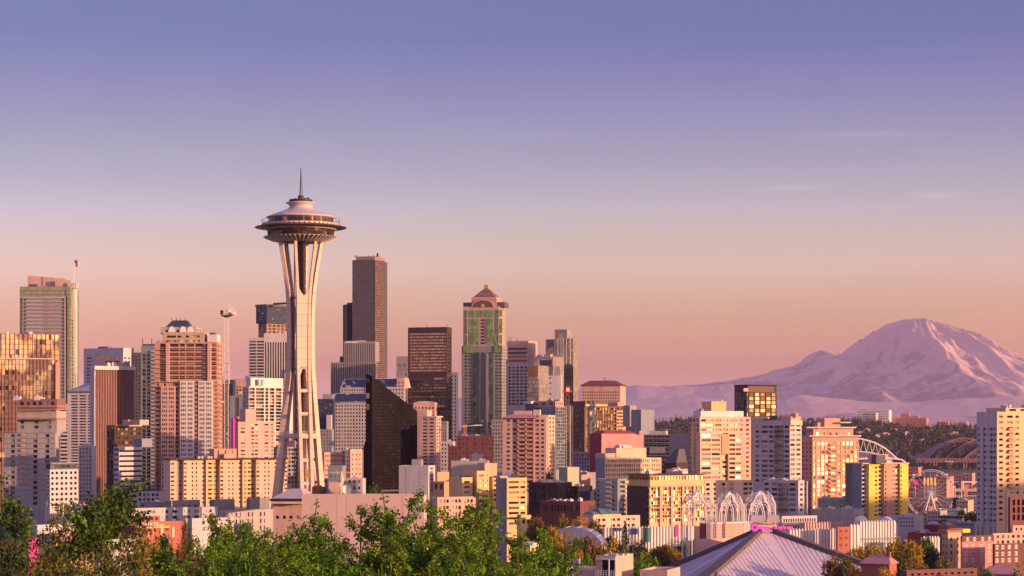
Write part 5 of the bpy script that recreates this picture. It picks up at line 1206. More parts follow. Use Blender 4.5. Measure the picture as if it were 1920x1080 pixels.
B.block(None, None, x0=-14, x1=-.5, y0=1, y1=B.Yr(1138), z0=B.Z(763), z1=B.Z(752), wall='brown', name='penthouse', rim=.4)
for a, e in ((1096.5, 1103.5), (1115, 1137)): b = MB(); b.box(.02, .9, B.Yr(a), B.Yr(e), B.Z(761.5), B.Z(757.5)); b.build('fascia', 'yellowwall', B.root)
B.balconies(1154, 1166, [772 + 6.4 * i for i in range(11)], face='R', mat='tan', dep=1.2); B.box('plant_room', 'salmon', 1140, 1158, 755, 762, y0=2, y1=8)
B = Bld('theatre', 'windowless maroon hall with a faint fluted panel', 1106, 1128, 1206, 813, 1440, 48, 'maroon', vb=910, cat='hall')
B.block(None, None, wall='rose', rim=.3)
b = MB(); b.box(-B.L - .02, .02, -.1, -.003, 0, B.zt - B.z0); b.build('end_wall', 'maroon', B.root)
b = MB(); 
for k in range(8): y = B.Yr(1142 + 2.6 * k); b.box(.01, .35, y, y + .5, B.Z(850), B.Z(829))
b.build('flutes', 'pinkstone', B.root)['kind'] = 'stuff'
b = MB(); b.prism([(-12, 2), (.2, 2), (.2, B.R - 6), (-12, B.R - 6)], B.Z(813.5), B.Z(807), top=[(-10, 6), (-4, 6), (-4, B.R - 9), (-10, B.R - 9)]); b.build('roof', 'maroon', B.root); B.box('plant_room', 'rose', 1191, 1199, 808, 815, y0=6, y1=10)
B = Bld('office_building', 'black glass modern block with white floor edges and a tilted pink end', 1207, 1256, 1268, 815, 1560, 14, 'black', vb=890)
B.block(S(n=6, wf=.9, rp=8, hf=.66, mt=3, g='glass_dark'), S(n=1, wf=.6, rp=9, hf=.4), wall='darkgrey')
for k in range(7): b = MB(); b.box(-B.L - .3, .4, -1.1, -.01, B.Z(822.6 + 8 * k), B.Z(821.4 + 8 * k)); b.build('floor_edge', 'grey', B.root)
B.box('penthouse', 'offwhite', 1217, 1249, 808, 815, y0=3, y1=10); B.box('louvre', 'grey', 1218, 1247, 838, 850, y0=-1.4, y1=-1.15)
B = Bld('building', 'dark steep slate roofed block with a pink chimney stack', 1245, 1268, None, 868, 1420, 30, 'darkbrown', vb=890); B.block(None, None, rim=0)
b = MB(); b.prism([(-B.L, 0), (0, 0), (0, 16), (-B.L, 16)], B.Z(869), B.Z(842), top=[(-2, 4), (0, 4), (0, 12), (-2, 12)]); b.build('roof', 'darkgrey', B.root)
low('pink stub wall behind the golden condominium', 1249, 1266, None, 880, 1200, 26, 'pinkstone', vb=900, junk=2)
low('grey concrete ramp block between the black block and the cream tower', 1255, 1292, None, 815, 1500, 34, 'grey', vb=890, junk=0)

# pink apartment tower with red roof
B = Bld('apartment_tower', 'pink apartment tower with a red hip roof and a sunlit cream side', 942, 1024.5, 1038.5, 783, 1270, 9, 'pinkstone', vb=925)
zz = lambda v: 840 + v / 4.5
def Pq(l): return [((zz(p) - 942) / 82.5, (zz(q) - 942) / 82.5) for p, q in l]
B.block(S(n=1, pat=Pq([(492, 522), (545, 577), (598, 650), (662, 716), (735, 768), (784, 810)]), rp=8.2, hf=.5, mt=4, ml=0, mr=0, g=['glass', 'glass_dark', 'glass_pale', 'glass']), S(n=1, pat=[(.12, .4), (.6, .9)], rp=8.2, hf=.46, mt=4), wall='pinkstone', rim=0)
b = MB(); b.box(B.X(zz(580)), B.X(zz(660)), -.5, -.01, 4, B.Z(785)); 
for (a, e) in ((584, 596), (650, 661), (717, 729)): b = MB(); b.box(B.X(zz(a)), B.X(zz(e)), -.6, -.01, 4, B.Z(785)); b.build('pier', 'salmon', B.root)
B.balconies(zz(600), zz(648), [793 + 8.2 * k for k in range(14)], mat='salmon', dep=1.2, railh=.9); B.balconies(zz(664), zz(714), [793 + 8.2 * k for k in range(14)], mat='salmon', dep=1.2, railh=.9)
b = MB(); b.prism([(B.X(938), -2), (B.X(1007), -2), (B.X(1007), 17), (B.X(938), 17)], B.Z(784), B.Z(777), 0, top=[(B.X(954), 4), (B.X(1000), 4), (B.X(1000), 12), (B.X(954), 12)]); b.build('roof', 'pinkroof', B.root)
B.box('plant_room', 'pinkstone', 964, 997, 770, 778, y0=4, y1=12); B.box('plant_room', 'offwhite', 1000, 1012, 768, 779, y0=5, y1=10)
B.block(None, S(n=1, pat=[(.14, .4), (.6, .88)], rp=8.2, hf=.46, mt=4), x0=B.X(1012, 8), x1=.6, y0=3, y1=B.R + 1.2, z1=B.Z(778), wall='cream', name='side_wing', rim=.4)
B = Bld('apartment_tower', 'dark mauve slab of windows left of the pink apartment tower', 922, 944, None, 787, 1420, 30, 'grey', vb=880); B.block(S(n=4, wf=.5, rp=7, hf=.55), None)
B = Bld('apartment_tower', 'teal glass slab with an orange penthouse behind the pink apartment tower', 1012, 1042, 1062, 762, 1720, 36, 'grey', vb=885)
B.block(S(n=5, wf=.4, rp=6, hf=.6, mt=4, big=False), S(n=5, wf=.8, rp=6.2, hf=.8, mt=2, g='glass_blue', big=False), wall='bluegrey')
B.block(S(n=3), S(n=4, wf=.4, rp=9, hf=.4), x0=B.X(996), x1=-1, y0=1, y1=12, z0=B.Z(764), z1=B.Z(752), wall='salmon', name='penthouse'); B.junk(5, z=B.Z(752), hmax=2)
B = Bld('apartment_tower', 'dark slab with a white crown beside the hip roofed tower', 985, 1000, None, 757, 1730, 30, 'darkgrey', vb=800); B.block(None, None); B.box('fascia', 'palewhite', 984, 996, 752, 757, y0=-1, y1=6)

# slim red crane and small jib crane
Y = 1600; cx = PX(1064, Y); zb = ground_z(cx, Y); T = thing('tower_crane', 'slim red and white crane mast rising in front of the silver cluster', 'crane', (cx, Y, zb)); Zc = lambda py: PZ(py, Y) - zb
b = MB(); lattice(b, 0, 0, 0, Zc(742), 2.4, .16); b.build('mast', 'railpink', T)
b = MB(); lattice(b, 0, 0, Zc(742), Zc(722), 1.4, .12); b.build('mast_head', 'redpaint', T)
b = MB(); b.box(-3.4, 3.2, -2, 4, Zc(736), Zc(732)); b.build('slewing_deck', 'redpaint', T)
b = MB(); b.box(-1, 1.4, -2.6, -.6, Zc(734), Zc(727)); b.build('cab', 'plainwhite', T)
b = MB(); b.tube([(2.5, 0, Zc(734)), (3, 20, Zc(722))], .3, 4); b.build('jib', 'redpaint', T)
b = MB(); lattice(b, 0, 0, 0, 6, 1.2, .1)
Y = 1500; T = thing('jib_crane', 'small orange and white jib crane reaching over the brick block', 'crane', (PX(872, Y), Y, 0)); Zc = lambda py: PZ(py, Y)
b = MB(); lattice(b, 0, 0, 0, Zc(794), 1.6, .1); b.build('mast', 'orange', T)
b = MB(); L_ = 32 / F * Y; b.tube([(0, 0, Zc(799)), (L_ * .55, 0, Zc(797.6))], .45, 4); b.build('jib', 'orange', T)
b = MB(); b.tube([(L_ * .55, 0, Zc(797.6)), (L_, 0, Zc(797))], .4, 4); b.build('jib_tip', 'plainwhite', T)
b = MB(); b.box(-2.2, 1, -1, 1, Zc(801), Zc(797.5)); b.build('counterweight', 'orange', T)

# low city between the wedge and the pink apartment
low('dark red brick block with rows of pale windows', 856, 925, None, 817, 1420, 30, 'darkbrick', L=S(n=9, wf=.3, rp=8.6, hf=.4, mt=5, g=['glass_pale', 'glass']), vb=870, junk=5)
low('brick wing under the small jib crane', 840, 858, None, 836, 1450, 30, 'darkbrick', L=S(n=3, wf=.3, rp=8, hf=.4, mt=5), vb=875)
low('grey garage with two great dark openings and a flat concrete lid', 846, 914, None, 864, 1230, 28, 'concrete', L=S(n=2, wf=.84, rp=40, hf=.6, mt=5, mb=0, d=5, g='glass_dark'), vb=892, junk=4)
low('white row of small plant rooms on the brick block', 884, 902, None, 851, 1300, 26, 'palewhite', vb=866, junk=2)
B = low('blank orange brick gable with dark window bays', 812, 833, 866, 903, 1130, 46, 'orange', L=S(n=2, wf=.5, rp=16, hf=.7, mt=4, g='glass_dark'), vb=930)
B = low('orange stair block with white trim behind the brick gable', 816, 820, 842, 885, 1180, 50, 'orange', vb=905, junk=1)
YB = Bld('apartment_building', 'yellow stepped apartment block with dark recesses and grey side walls', 863, 866, 932, 883, 1050, 58, 'yellowwall', vb=945, cat='apartments')
B = YB
def seg2(a, e, dx, top, sp, wall='yellowwall', nm='wing'): B.block(None, sp, x0=-12, x1=dx, y0=B.Yr(a), y1=B.Yr(e) - .01, z1=B.Z(top), wall=wall, name=nm, rim=.4)
seg2(866, 886, 0, 895, S(n=1, pat=[(.2, .75)], rp=9.6, hf=.42, mt=7, g=['glass', 'glass_warm'])); seg2(886, 891, -4, 893, None, 'darkgrey')
seg2(891, 914, 1.5, 883, S(n=1, pat=[(.12, .55), (.62, .94)], rp=9.6, hf=.42, mt=7, g=['glass_warm', 'glass_pale', 'glass_warm'])); seg2(914, 924, -4, 896, None, 'darkgrey'); seg2(924, 932, 0, 894, S(n=1, wf=.6, rp=9, hf=.45, mt=6))
b = MB(); b.box(-9, -2, B.Yr(913), B.Yr(936), 4, B.Z(869)); b.build('plant_room', 'tan', B.root); B.box('awning', 'pinkstone', 925, 938, 890, 894, y0=1, y1=5)
B = Bld('apartment_building', 'bright yellow apartment tower with a glazed gable on its roof', 930, 950.5, 988, 896, 1030, 55, 'yellowwall', vb=985, cat='apartments')
B.block(S(n=2, wf=.35, rp=9.6, hf=.5, mt=6), S(n=1, pat=[(.06, .6), (.68, .94)], rp=9.7, hf=.46, mt=6, g=['glass', 'glass_warm', 'glass_dark', 'glass_warm']))
b = MB(); b.box(-B.L - .01, -.01, -.06, -.003, 0, B.zt - B.z0); b.build('end_wall', 'grey', B.root)
b = MB(); y0, y1 = B.Yr(958), B.Yr(973); 
b.v = [(-.2, y0, B.Z(896)), (-.2, y1, B.Z(896)), (-.2, y1, B.Z(891)), (-.2, (y0 + y1) / 2, B.Z(885)), (-.2, y0, B.Z(891))]; b.v += [(x - 6, y, z) for x, y, z in b.v]
b.f = [(0, 1, 2, 3, 4), (9, 8, 7, 6, 5), (2, 7, 8, 3), (3, 8, 9, 4), (0, 4, 9, 5), (1, 6, 7, 2)]; b.m = [1, 0, 0, 0, 0, 0]; b.build('glazed_gable', ['palewhite', 'glass_warm'], B.root)
low('yellow ground floor annex of the gabled apartment tower', 970, 977, 996, 966, 985, 55, 'yellowwall', R=S(n=2, wf=.6, rp=20, hf=.4, mt=8), vb=1000, junk=2)
low('low pale pink hall with lilac roof between the crowns', 815, 820, 892, 932, 960, 62, 'pinkstone', R=S(n=3, pat=RP(41, 3), rp=12, hf=.5, mt=5), junk=5)
low('dark brown warehouse with glazed bays beside the yellow tower', 991, 1046, None, 905, 1180, 26, 'darkbrown', L=S(n=7, wf=.6, rp=15, hf=.7, mt=5, g='glass_dark'), vb=965, junk=4)
low('cream rooftop cabin on the dark brown warehouse', 1008, 1014, 1043, 899, 1200, 50, 'cream', vb=915, junk=0)
low('long dark red shed with one pink glazed bay', 1012, 1088, None, 940, 1080, 26, 'darkbrick', L=S(n=12, wf=.5, rp=20, hf=.6, mt=7, g=['glass_dark', 'glass_dark', 'glass_dark', 'glass_warm']), vb=975, junk=6)
low('black block with a stepped dark roof under the pink gable', 1062, 1084, None, 912, 1150, 26, 'black', L=S(n=3, wf=.5, rp=12, hf=.5, g='glass_dark'), vb=945)
low('pink gable wall beside the green glass slab', 1088, 1090, 1107, 890, 1230, 50, 'salmon', vb=925, junk=1)
low('dim green glass office slab under the brown glass tower', 1048, 1064, None, 876, 1350, 26, 'sage', vb=905, junk=1)
low('mauve flats with white frames below the brown glass tower', 1074, 1106, None, 848, 1520, 28, 'grey', L=S(n=6, wf=.5, rp=7, hf=.6, mt=4), vb=900, junk=0)
low('grey annexe of narrow windows at the foot of the brown glass tower', 1066, 1100, None, 886, 1400, 28, 'grey', L=S(n=7, wf=.5, rp=9, hf=.6, mt=4), vb=915)
low('small yellow kiosk with magenta trim', 1104, 1107, 1118, 948, 1040, 55, 'yellowwall', vb=975, junk=1)
low('white rooftop deck with a cream hut on the warehouse row', 1046, 1050, 1066, 903, 1190, 50, 'palewhite', vb=925, junk=2)
low('black stepped house row below the pink gable', 1086, 1107, None, 921, 1120, 26, 'navy', vb=960, junk=1)

# cream terraced block
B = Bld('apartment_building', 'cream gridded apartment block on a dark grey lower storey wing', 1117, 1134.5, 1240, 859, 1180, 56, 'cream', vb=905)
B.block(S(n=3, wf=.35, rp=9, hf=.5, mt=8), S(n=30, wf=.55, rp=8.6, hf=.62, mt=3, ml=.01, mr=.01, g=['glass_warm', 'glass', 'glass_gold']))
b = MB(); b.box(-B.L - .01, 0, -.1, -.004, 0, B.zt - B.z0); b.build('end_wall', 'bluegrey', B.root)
B.block(None, None, x0=-12, x1=-2, y0=B.Yr(1160), y1=B.Yr(1216), z0=B.Z(860), z1=B.Z(840), wall='cream', name='penthouse', rim=.4)
B.block(None, None, x0=-10, x1=-1, y0=B.Yr(1137), y1=B.Yr(1156), z0=B.Z(860), z1=B.Z(850), wall='tan', name='penthouse', rim=.4); B.junk(6, z=B.Z(840), y0=8, y1=20, hmax=2)
B = Bld('apartment_building', 'grey and yellow lower block in front of the cream gridded block', 1117, 1158, 1176, 898, 1120, 22, 'grey', vb=972)
B.block(S(n=1, pat=[(.04, .16), (.5, .66), (.72, .86)], rp=8.6, hf=.5, mt=4, ml=0, mr=0, g=['glass', 'glass_pale', 'glass_blue']), S(n=1, pat=[(.2, .6)], rp=8.6, hf=.5, mt=4), wall='bluegrey')
b = MB(); b.box(.02, .4, 0, B.R, 0, B.zt - B.z0 - .5); b.build('end_wall', 'yellowwall', B.root) if False else None
B.balconies(1137, 1147, [906 + 8.6 * k for k in range(8)], mat='offwhite', dep=1.2); B.balconies(1168, 1176, [906 + 8.6 * k for k in range(8)], face='R', mat='yellowwall', dep=1.2)
B = low('cream hall with a teal and green metal roof', 1106, 1112, 1200, 968, 960, 58, 'cream', R=S(n=3, pat=RP(44, 4), rp=11, hf=.42, mt=5), vb=990, junk=0)
for a, e, t, mt_ in ((1114, 1130, 960, 'greenroof'), (1146, 1166, 959, 'greenroof'), (1128, 1146, 955, 'tealroof')):
    b = MB(); y0, y1 = B.Yr(a), B.Yr(e); b.prism([(-9, y0), (-.4, y0), (-.4, y1), (-9, y1)], B.Z(968) - .6, B.Z(965)); b.prism([(-9, y0), (-.4, y0), (-.4, y1), (-9, y1)], B.Z(965), B.Z(t), 1, top=[(-7, y0 + 1), (-4, y0 + 1), (-4, y1 - 1), (-7, y1 - 1)]); b.build('roof', ['yellowwall', mt_], B.root)
# golden glass condominium
B = Bld('apartment_building', 'golden glass condominium with pink frame and a dark brick side', 1176, 1218, 1322, 891, 1010, 58, 'pinkstone', vb=984)
B.block(S(n=1, pat=[(.0, .12), (.16, .6), (.74, .84), (.88, .98)], rp=11.6, hf=.7, mt=6, ml=.02, mr=.02, g='glass_dark', d=.3), S(n=5, pat=[(.1, .28), (.32, .50), (.54, .72), (.76, .95)], rp=6.6, hf=.84, mt=3, ml=.01, mr=.0, g=['glass_gold', 'glass_gold', 'glass_warm', 'glass_dark', 'glass_gold'], d=.35), z1=B.Z(911), wall='yellowwall', rim=0)
b = MB(); b.box(-B.L - .003, -B.m(6), -.15, -.004, 0, B.Z(912)); 
o = b.build('brick_side', 'darkbrown', B.root)
B.block(S(n=6, wf=.9, rp=9, hf=.7, mt=3, g='glass_dark'), S(n=18, wf=.82, rp=8.6, hf=.82, mt=2.4, ml=.0, mr=.0, g=['glass_gold', 'glass_gold', 'glass_gold', 'glass_warm']), z0=B.Z(911) + .003, x1=-.8, y0=.8, wall='yellowwall', name='top_storeys', rim=.3)
b = MB(); b.box(-B.L - 1.2, .8, -1.2, B.R, B.Z(891) + .01, B.Z(889.4)); b.build('roof', 'darkbrown', B.root); B.junk(8, z=B.Z(889.4), x1=-3, hmax=1.6)
for k in range(4): b = MB(); y = B.Yr(1238 + 21 * k); b.box(.02, .7, y - .7, y + .5, 0, B.Z(911)); b.build('pier', 'pinkstone', B.root)

for py in (911, 931, 951, 971): b = MB(); b.box(.02, .55, .2, B.R - .2, B.Z(py + 2.2), B.Z(py)); b.build('band', 'pinkstone', B.root)
# tall cream tower
B = Bld('apartment_tower', 'tall cream tower with a stepped yellow lift core on its roof', 1291, 1312, 1384, 781, 1270, 62, 'cream', vb=900)
B.block(S(n=3, wf=.7, rp=8.9, hf=.7, mt=4, g=['glass_blue', 'glass_pale', 'glass_blue']), S(n=1, pat=pat(1312, 1384, [(212, 245), (250, 300), (310, 355), (364, 405), (418, 455), (460, 472)], 1260, 3.857), rp=8.75, hf=.5, mt=5, ml=0, mr=0, g=['glass_warm', 'glass', 'glass_pale']), wall='cream')
b = MB(); b.box(-B.L * .72, -B.L * .42, -.5, -.01, 4, B.Z(793)); b.build('accent_panel', 'yellowwall', B.root)
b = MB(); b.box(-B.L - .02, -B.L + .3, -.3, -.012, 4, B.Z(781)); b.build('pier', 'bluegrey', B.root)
B.block(None, S(n=1, pat=[(.06, .5), (.55, .94)], rp=8.75, hf=.5, mt=3, ml=0, mr=0, g=['glass_warm', 'glass', 'glass_pale']), x0=-3, x1=1.6, y0=B.Yr(1313, 1.6), y1=B.Yr(1352, 1.6), z1=B.Z(811.5), wall='cream', name='bay', rim=.3)
B.block(None, S(n=1, pat=[(.06, .5), (.55, .94)], rp=8.75, hf=.5, mt=3, ml=0, mr=0, g=['glass_warm', 'glass', 'glass_gold']), x0=-3, x1=1.6, y0=B.Yr(1366, 1.6), y1=B.Yr(1391, 1.6), z1=B.Z(811.5), wall='cream', name='bay', rim=.3)
b = MB(); b.box(.1, 2.0, B.Yr(1353, 1.8), B.Yr(1365, 1.8), B.Z(851.5), B.Z(814)); b.build('panel', 'orange', B.root)
B.block(None, S(n=2, wf=.4, rp=8.75, hf=.45, mt=5), x0=-14, x1=-.4, y0=B.R + .01, y1=B.Yr(1408, -.4), z1=B.Z(781), wall='pinkstone', name='side_wing', rim=.4)
B.block(None, None, x0=-12, x1=-2, y0=B.Yr(1334, -2), y1=B.Yr(1361.5, -2), z0=B.Z(782), z1=B.Z(752.5), wall='yellowwall', name='lift_core', rim=.3); B.box('chimney', 'yellowwall', 1351, 1352.5, 749.5, 753, y0=6, y1=7)
B.block(None, S(n=8, wf=.5, rp=20, hf=.4, mt=2), x0=-9, x1=-1, y0=B.Yr(1314, -1), y1=B.Yr(1394, -1), z0=B.Z(782), z1=B.Z(770.5), wall='palewhite', name='penthouse', rim=.3); B.junk(5, z=B.Z(770.5), hmax=1.5)
B = Bld('apartment_building', 'cream podium block with gold windows below the tall cream tower', 1316, 1321, 1412.5, 901, 1130, 62, 'cream', vb=972)
B.block(None, S(n=1, pat=pat(1321, 1412.5, [(246, 272), (300, 316), (360, 384), (412, 442), (516, 548), (556, 580)], 1260, 3.857), rp=8.9, hf=.55, mt=5, ml=0, mr=0, g=['glass', 'glass_gold', 'glass_warm', 'glass_dark'])); B.junk(6, hmax=1.8)
B = Bld('office_tower', 'dark bronze frame tower with glowing gold windows', 1377, 1401, 1456, 721.5, 1950, 52, 'darkbrown', vb=785)
B.block(S(n=4, wf=.8, rp=7.4, hf=.76, mt=14, g=['glass_dark', 'glass_blue', 'glass_brown'], big=False), S(n=1, pat=pat(1401, 1456, [(518, 552), (560, 595), (602, 636), (642, 677), (684, 717), (722, 754)], 1260, 3.857), rp=7.5, hf=.78, mt=15, ml=0, mr=0, g=['glass_gold', 'glass_warm', 'glass_gold'], d=.7, big=False), wall='darkbrown')
b = MB(); b.box(-B.L - .4, .5, -.4, B.R + .4, B.Z(723), B.Z(721)); b.build('parapet', 'black', B.root); b = MB(); b.box(.02, .3, B.Yr(1394), B.Yr(1403), B.Z(734), B.Z(728)); b.build('panel', 'pinkstone', B.root)
b = MB(); b.box(.02, .3, B.Yr(1404), B.Yr(1451), B.Z(735), B.Z(724)); b.build('louvre', 'brown', B.root)
# grey and gold condominium
B = Bld('apartment_tower', 'grey condominium tower with a gold lit corner and curved balconies', 1411, 1481, 1503, 788, 1220, 36, 'lightgrey', vb=905)
zc2 = lambda l: [((1260 + p / 3.857 - 1411) / 70, (1260 + q / 3.857 - 1411) / 70) for p, q in l]
B.block(S(n=1, pat=zc2([(604, 630), (648, 692), (702, 733), (740, 806), (814, 846)]), rp=9.2, hf=.5, mt=10, ml=0, mr=0, g=['glass', 'glass_blue', 'glass_dark', 'glass_pale']), S(n=2, pat=[(.1, .8)], rp=9.2, hf=.5, mt=7, ml=0, mr=0, g=['glass_warm', 'glass_gold', 'glass']), wall='lightgrey')
b = MB(); b.box(.003, .5, 0, B.R, B.Z(797), B.zt - B.z0); b.build('gold_band', 'cream', B.root)
def rbalc(px0, px1, rows):
    a, e = B.X(px0), B.X(px1); c_ = (a + e) / 2; r_ = (e - a) / 2; b = MB()
    pl_ = [(r_ * math.cos(math.pi + math.pi * i / 10), .55 * r_ * math.sin(math.pi + math.pi * i / 10)) for i in range(11)]
    b.prism(pl_, -.2, 0); b.prism(pl_, .85, .95)
    for p in pl_: b.box(p[0] - .04, p[0] + .04, p[1] - .04, p[1] + .04, 0, .85)
    me = b.mesh('balcony', 'grey')
    for py in rows: o = D.objects.new('balcony', me); COL.objects.link(o); o.parent = B.root; o.location = (c_, -.01, B.Z(py))
rbalc(1452, 1469, [804 + 9.2 * k for k in range(11)])
B.block(None, None, x0=B.X(1440, 3), x1=-1, y0=3, y1=14, z0=B.Z(789), z1=B.Z(781), wall='pinkstone', name='penthouse', rim=.3); B.box('drum', 'darkgrey', 1442, 1458, 779, 788, y0=1, y1=5); B.box('spire_base', 'salmon', 1483, 1492, 775, 783, y0=5, y1=8); B.box('spire', 'salmon', 1487.6, 1488.8, 765.5, 776, y0=6, y1=6.5)
B.box('canopy', 'palewhite', 1406, 1440, 782.5, 785, y0=-1, y1=12); B.junk(4, hmax=1.6)
B = Bld('apartment_building', 'grey lower block with curved balconies in front of the gold cornered tower', 1431, 1497, 1508, 901, 1080, 34, 'lightgrey', vb=962)
zc2 = lambda l: [((1260 + p / 3.857 - 1431) / 66, (1260 + q / 3.857 - 1431) / 66) for p, q in l]
B.block(S(n=1, pat=zc2([(668, 700), (722, 760), (768, 840), (850, 893)]), rp=9.6, hf=.5, mt=5, ml=0, mr=0, g=['glass', 'glass_blue', 'glass_dark', 'glass_pale']), S(n=1, wf=.5, rp=9.6, hf=.5, mt=5, g=['glass_warm', 'glass'])); rbalc(1459, 1478, [911 + 9.6 * k for k in range(6)])
B.junk(5, hmax=1.4)
B = Bld('apartment_building', 'pale mauve slab between the gold cornered tower and the pink tower', 1500, 1513, None, 902, 1300, 26, 'offwhite', vb=960); B.block(S(n=2, wf=.4, rp=10, hf=.5), None)
# pink-orange tower
B = Bld('apartment_tower', 'salmon tower of bright square windows with white slatted cornices', 1502, 1523.5, 1610, 820, 1300, 63, 'salmon', vb=968)
B.block(S(n=3, wf=.4, rp=8, hf=.45, mt=10), S(n=1, pat=pat(1523.5, 1610, [(190, 204), (220, 243), (250, 274), (282, 303), (325, 362), (376, 398), (416, 437), (446, 467), (478, 498), (512, 528)], 1480, 4.154), rp=8.0, hf=.68, mt=9, ml=0, mr=0, g=['glass_gold', 'glass_gold', 'glass_warm', 'glass_pale', 'glass_gold']), wall='salmon')
b = MB(); b.box(-B.L - .01, 0, -.08, -.004, 0, B.zt - B.z0 - .1); b.build('end_wall', 'grey', B.root) if False else None
B.block(S(n=3, wf=.5, rp=9, hf=.5), S(n=6, wf=.35, rp=12, hf=.4, mt=8, g=['glass_gold', 'glass_warm']), x0=-B.L + 2, x1=-2, y0=B.Yr(1525, -2), y1=B.Yr(1600, -2), z0=B.Z(821), z1=B.Z(803), wall='salmon', name='top_storeys', rim=.3)
def slats(px0, px1, py, x1, over=2.0):
    b = MB(); y0, y1 = B.Yr(px0), B.Yr(px1); n = int((y1 - y0) / 1.1)
    b.box(x1 - .3, x1 + over, y0, y1, B.Z(py) + .5, B.Z(py) + .8)
    for k in range(n): y = lerp(y0, y1, k / n); b.box(x1, x1 + over + .1, y, y + .45, B.Z(py), B.Z(py) + .5)
    b.build('cornice', 'palewhite', B.root)
slats(1515, 1612, 819, 0); slats(1514, 1606, 803, -2); slats(1576, 1596, 793.5, -2)
B.block(None, None, x0=-12, x1=-4, y0=B.Yr(1546, -4), y1=B.Yr(1575.5, -4), z0=B.Z(804), z1=B.Z(784), wall='salmon', name='lift_core', rim=.3); B.box('chimney', 'salmon', 1528, 1533, 792, 804, y0=4, y1=6)
B.balconies(1555, 1572, [835 + 8 * k for k in range(17)], face='R', mat='salmon', dep=1.2, railh=.8)
low('grey parking podium with a green hedge roof below the salmon tower', 1520, 1602, None, 955, 1080, 24, 'concrete', vb=978, junk=3)
low('grey green terrace wing at the foot of the salmon tower', 1533, 1600, None, 935, 1180, 26, 'sage', L=S(n=10, wf=.3, rp=9, hf=.4, mt=4, g=['glass', 'glass_gold']), vb=962, junk=2)
low('long cream shop row with dark awnings and a roof garden', 1460, 1466, 1532, 968, 1000, 60, 'offwhite', R=S(n=14, wf=.6, rp=12, hf=.5, mt=5, g=['glass_blue', 'glass']), vb=992, junk=5)
# bright yellow striped tower
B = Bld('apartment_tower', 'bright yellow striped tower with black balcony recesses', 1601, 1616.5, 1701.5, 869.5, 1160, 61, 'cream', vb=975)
zy = lambda v: 1480 + v / 4.154
def seg3(a, e, dx, sp, wall): B.block(None, sp, x0=-14, x1=dx, y0=B.Yr(zy(a)) if a > 567 else 0, y1=B.Yr(zy(e)) - .01, wall=wall, name='wing', rim=.3)
wall_mat('brightyellow', (.84, .62, .12), var=.05)
seg3(567, 615, -1.6, S(n=1, wf=.98, rp=8.1, hf=.66, mt=4, ml=0, mr=0, d=2.2, g='glass_dark'), 'palewhite'); seg3(615, 690, .6, S(n=1, pat=[(.6, .86)], rp=8.1, hf=.42, mt=6, ml=0, mr=0, g=['glass_warm', 'glass']), 'brightyellow'); seg3(690, 738, -1.6, S(n=1, wf=.98, rp=8.1, hf=.66, mt=4, ml=0, mr=0, d=2.2, g='glass_dark'), 'palewhite')
seg3(738, 805, 0, S(n=1, pat=[(.1, .26)], rp=8.1, hf=.42, mt=6, ml=0, mr=0), 'salmon'); seg3(805, 822, -.8, S(n=1, wf=.7, rp=8.1, hf=.5, mt=5, g='glass_dark'), 'palewhite'); seg3(822, 858, -.6, S(n=1, wf=.6, rp=8.1, hf=.5, mt=5, g=['glass', 'glass_warm']), 'tan'); seg3(858, 921, .6, S(n=1, pat=[(.04, .2)], rp=8.1, hf=.42, mt=6, ml=0, mr=0), 'brightyellow')
b = MB(); b.box(-B.L, -14.01, .0, B.R, 0, B.zt - B.z0); b.build('wall', 'grey', B.root)
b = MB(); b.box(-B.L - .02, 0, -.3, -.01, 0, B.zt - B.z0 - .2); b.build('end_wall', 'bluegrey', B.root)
b = MB(); b.box(-14.5, 1.2, -.5, B.R + .4, B.Z(870), B.Z(868)); b.build('cornice', 'cream', B.root)
B.block(None, None, x0=-12, x1=-4, y0=B.Yr(1645, -4), y1=B.Yr(1665, -4), z0=B.Z(870), z1=B.Z(852), wall='pinkstone', name='lift_core', rim=.3); B.box('plant_room', 'darkgrey', 1634, 1643, 853, 869, y0=6, y1=12); B.junk(4, z=B.Z(868), hmax=1.6)
# tower at the far edge
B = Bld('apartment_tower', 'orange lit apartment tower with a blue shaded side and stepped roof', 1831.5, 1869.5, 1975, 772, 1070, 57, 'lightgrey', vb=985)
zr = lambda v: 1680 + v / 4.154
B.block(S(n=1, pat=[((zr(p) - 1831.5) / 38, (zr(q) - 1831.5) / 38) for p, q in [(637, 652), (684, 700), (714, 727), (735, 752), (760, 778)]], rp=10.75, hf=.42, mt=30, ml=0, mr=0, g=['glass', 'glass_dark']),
        S(n=1, pat=[((B.Yr(zr(p)) / B.R), (B.Yr(zr(q)) / B.R)) for p, q in [(803, 832), (866, 910), (930, 957)]] + [(.58, .66), (.76, .86)], rp=10.75, hf=.4, mt=7, ml=0, mr=0, g=['glass', 'glass_warm', 'glass_dark', 'glass']), wall='lightgrey', wallR='orangesunlit' if 'orangesunlit' in MATS else (wall_mat('orangesunlit', (.62, .42, .26)), 'orangesunlit')[1])  # sunlit orange of the right face is put into its wall colour
b = MB(); b.box(-B.L - .02, .0, -.06, -.004, 0, 1); 
for a, e in ((668, 684), (728, 736)): b = MB(); b.box(B.X(zr(a)), B.X(zr(e)), -.7, -.01, 2, B.Z(800)); b.build('pier', 'lightgrey', B.root)
B.balconies(zr(864), zr(913), [806 + 10.75 * k for k in range(16)], face='R', mat='salmon', dep=1.4)
b = MB(); b.box(.004, .3, B.Yr(zr(862)), B.Yr(zr(916)), 3, B.Z(797)); b.build('panel', 'salmon', B.root) if False else None
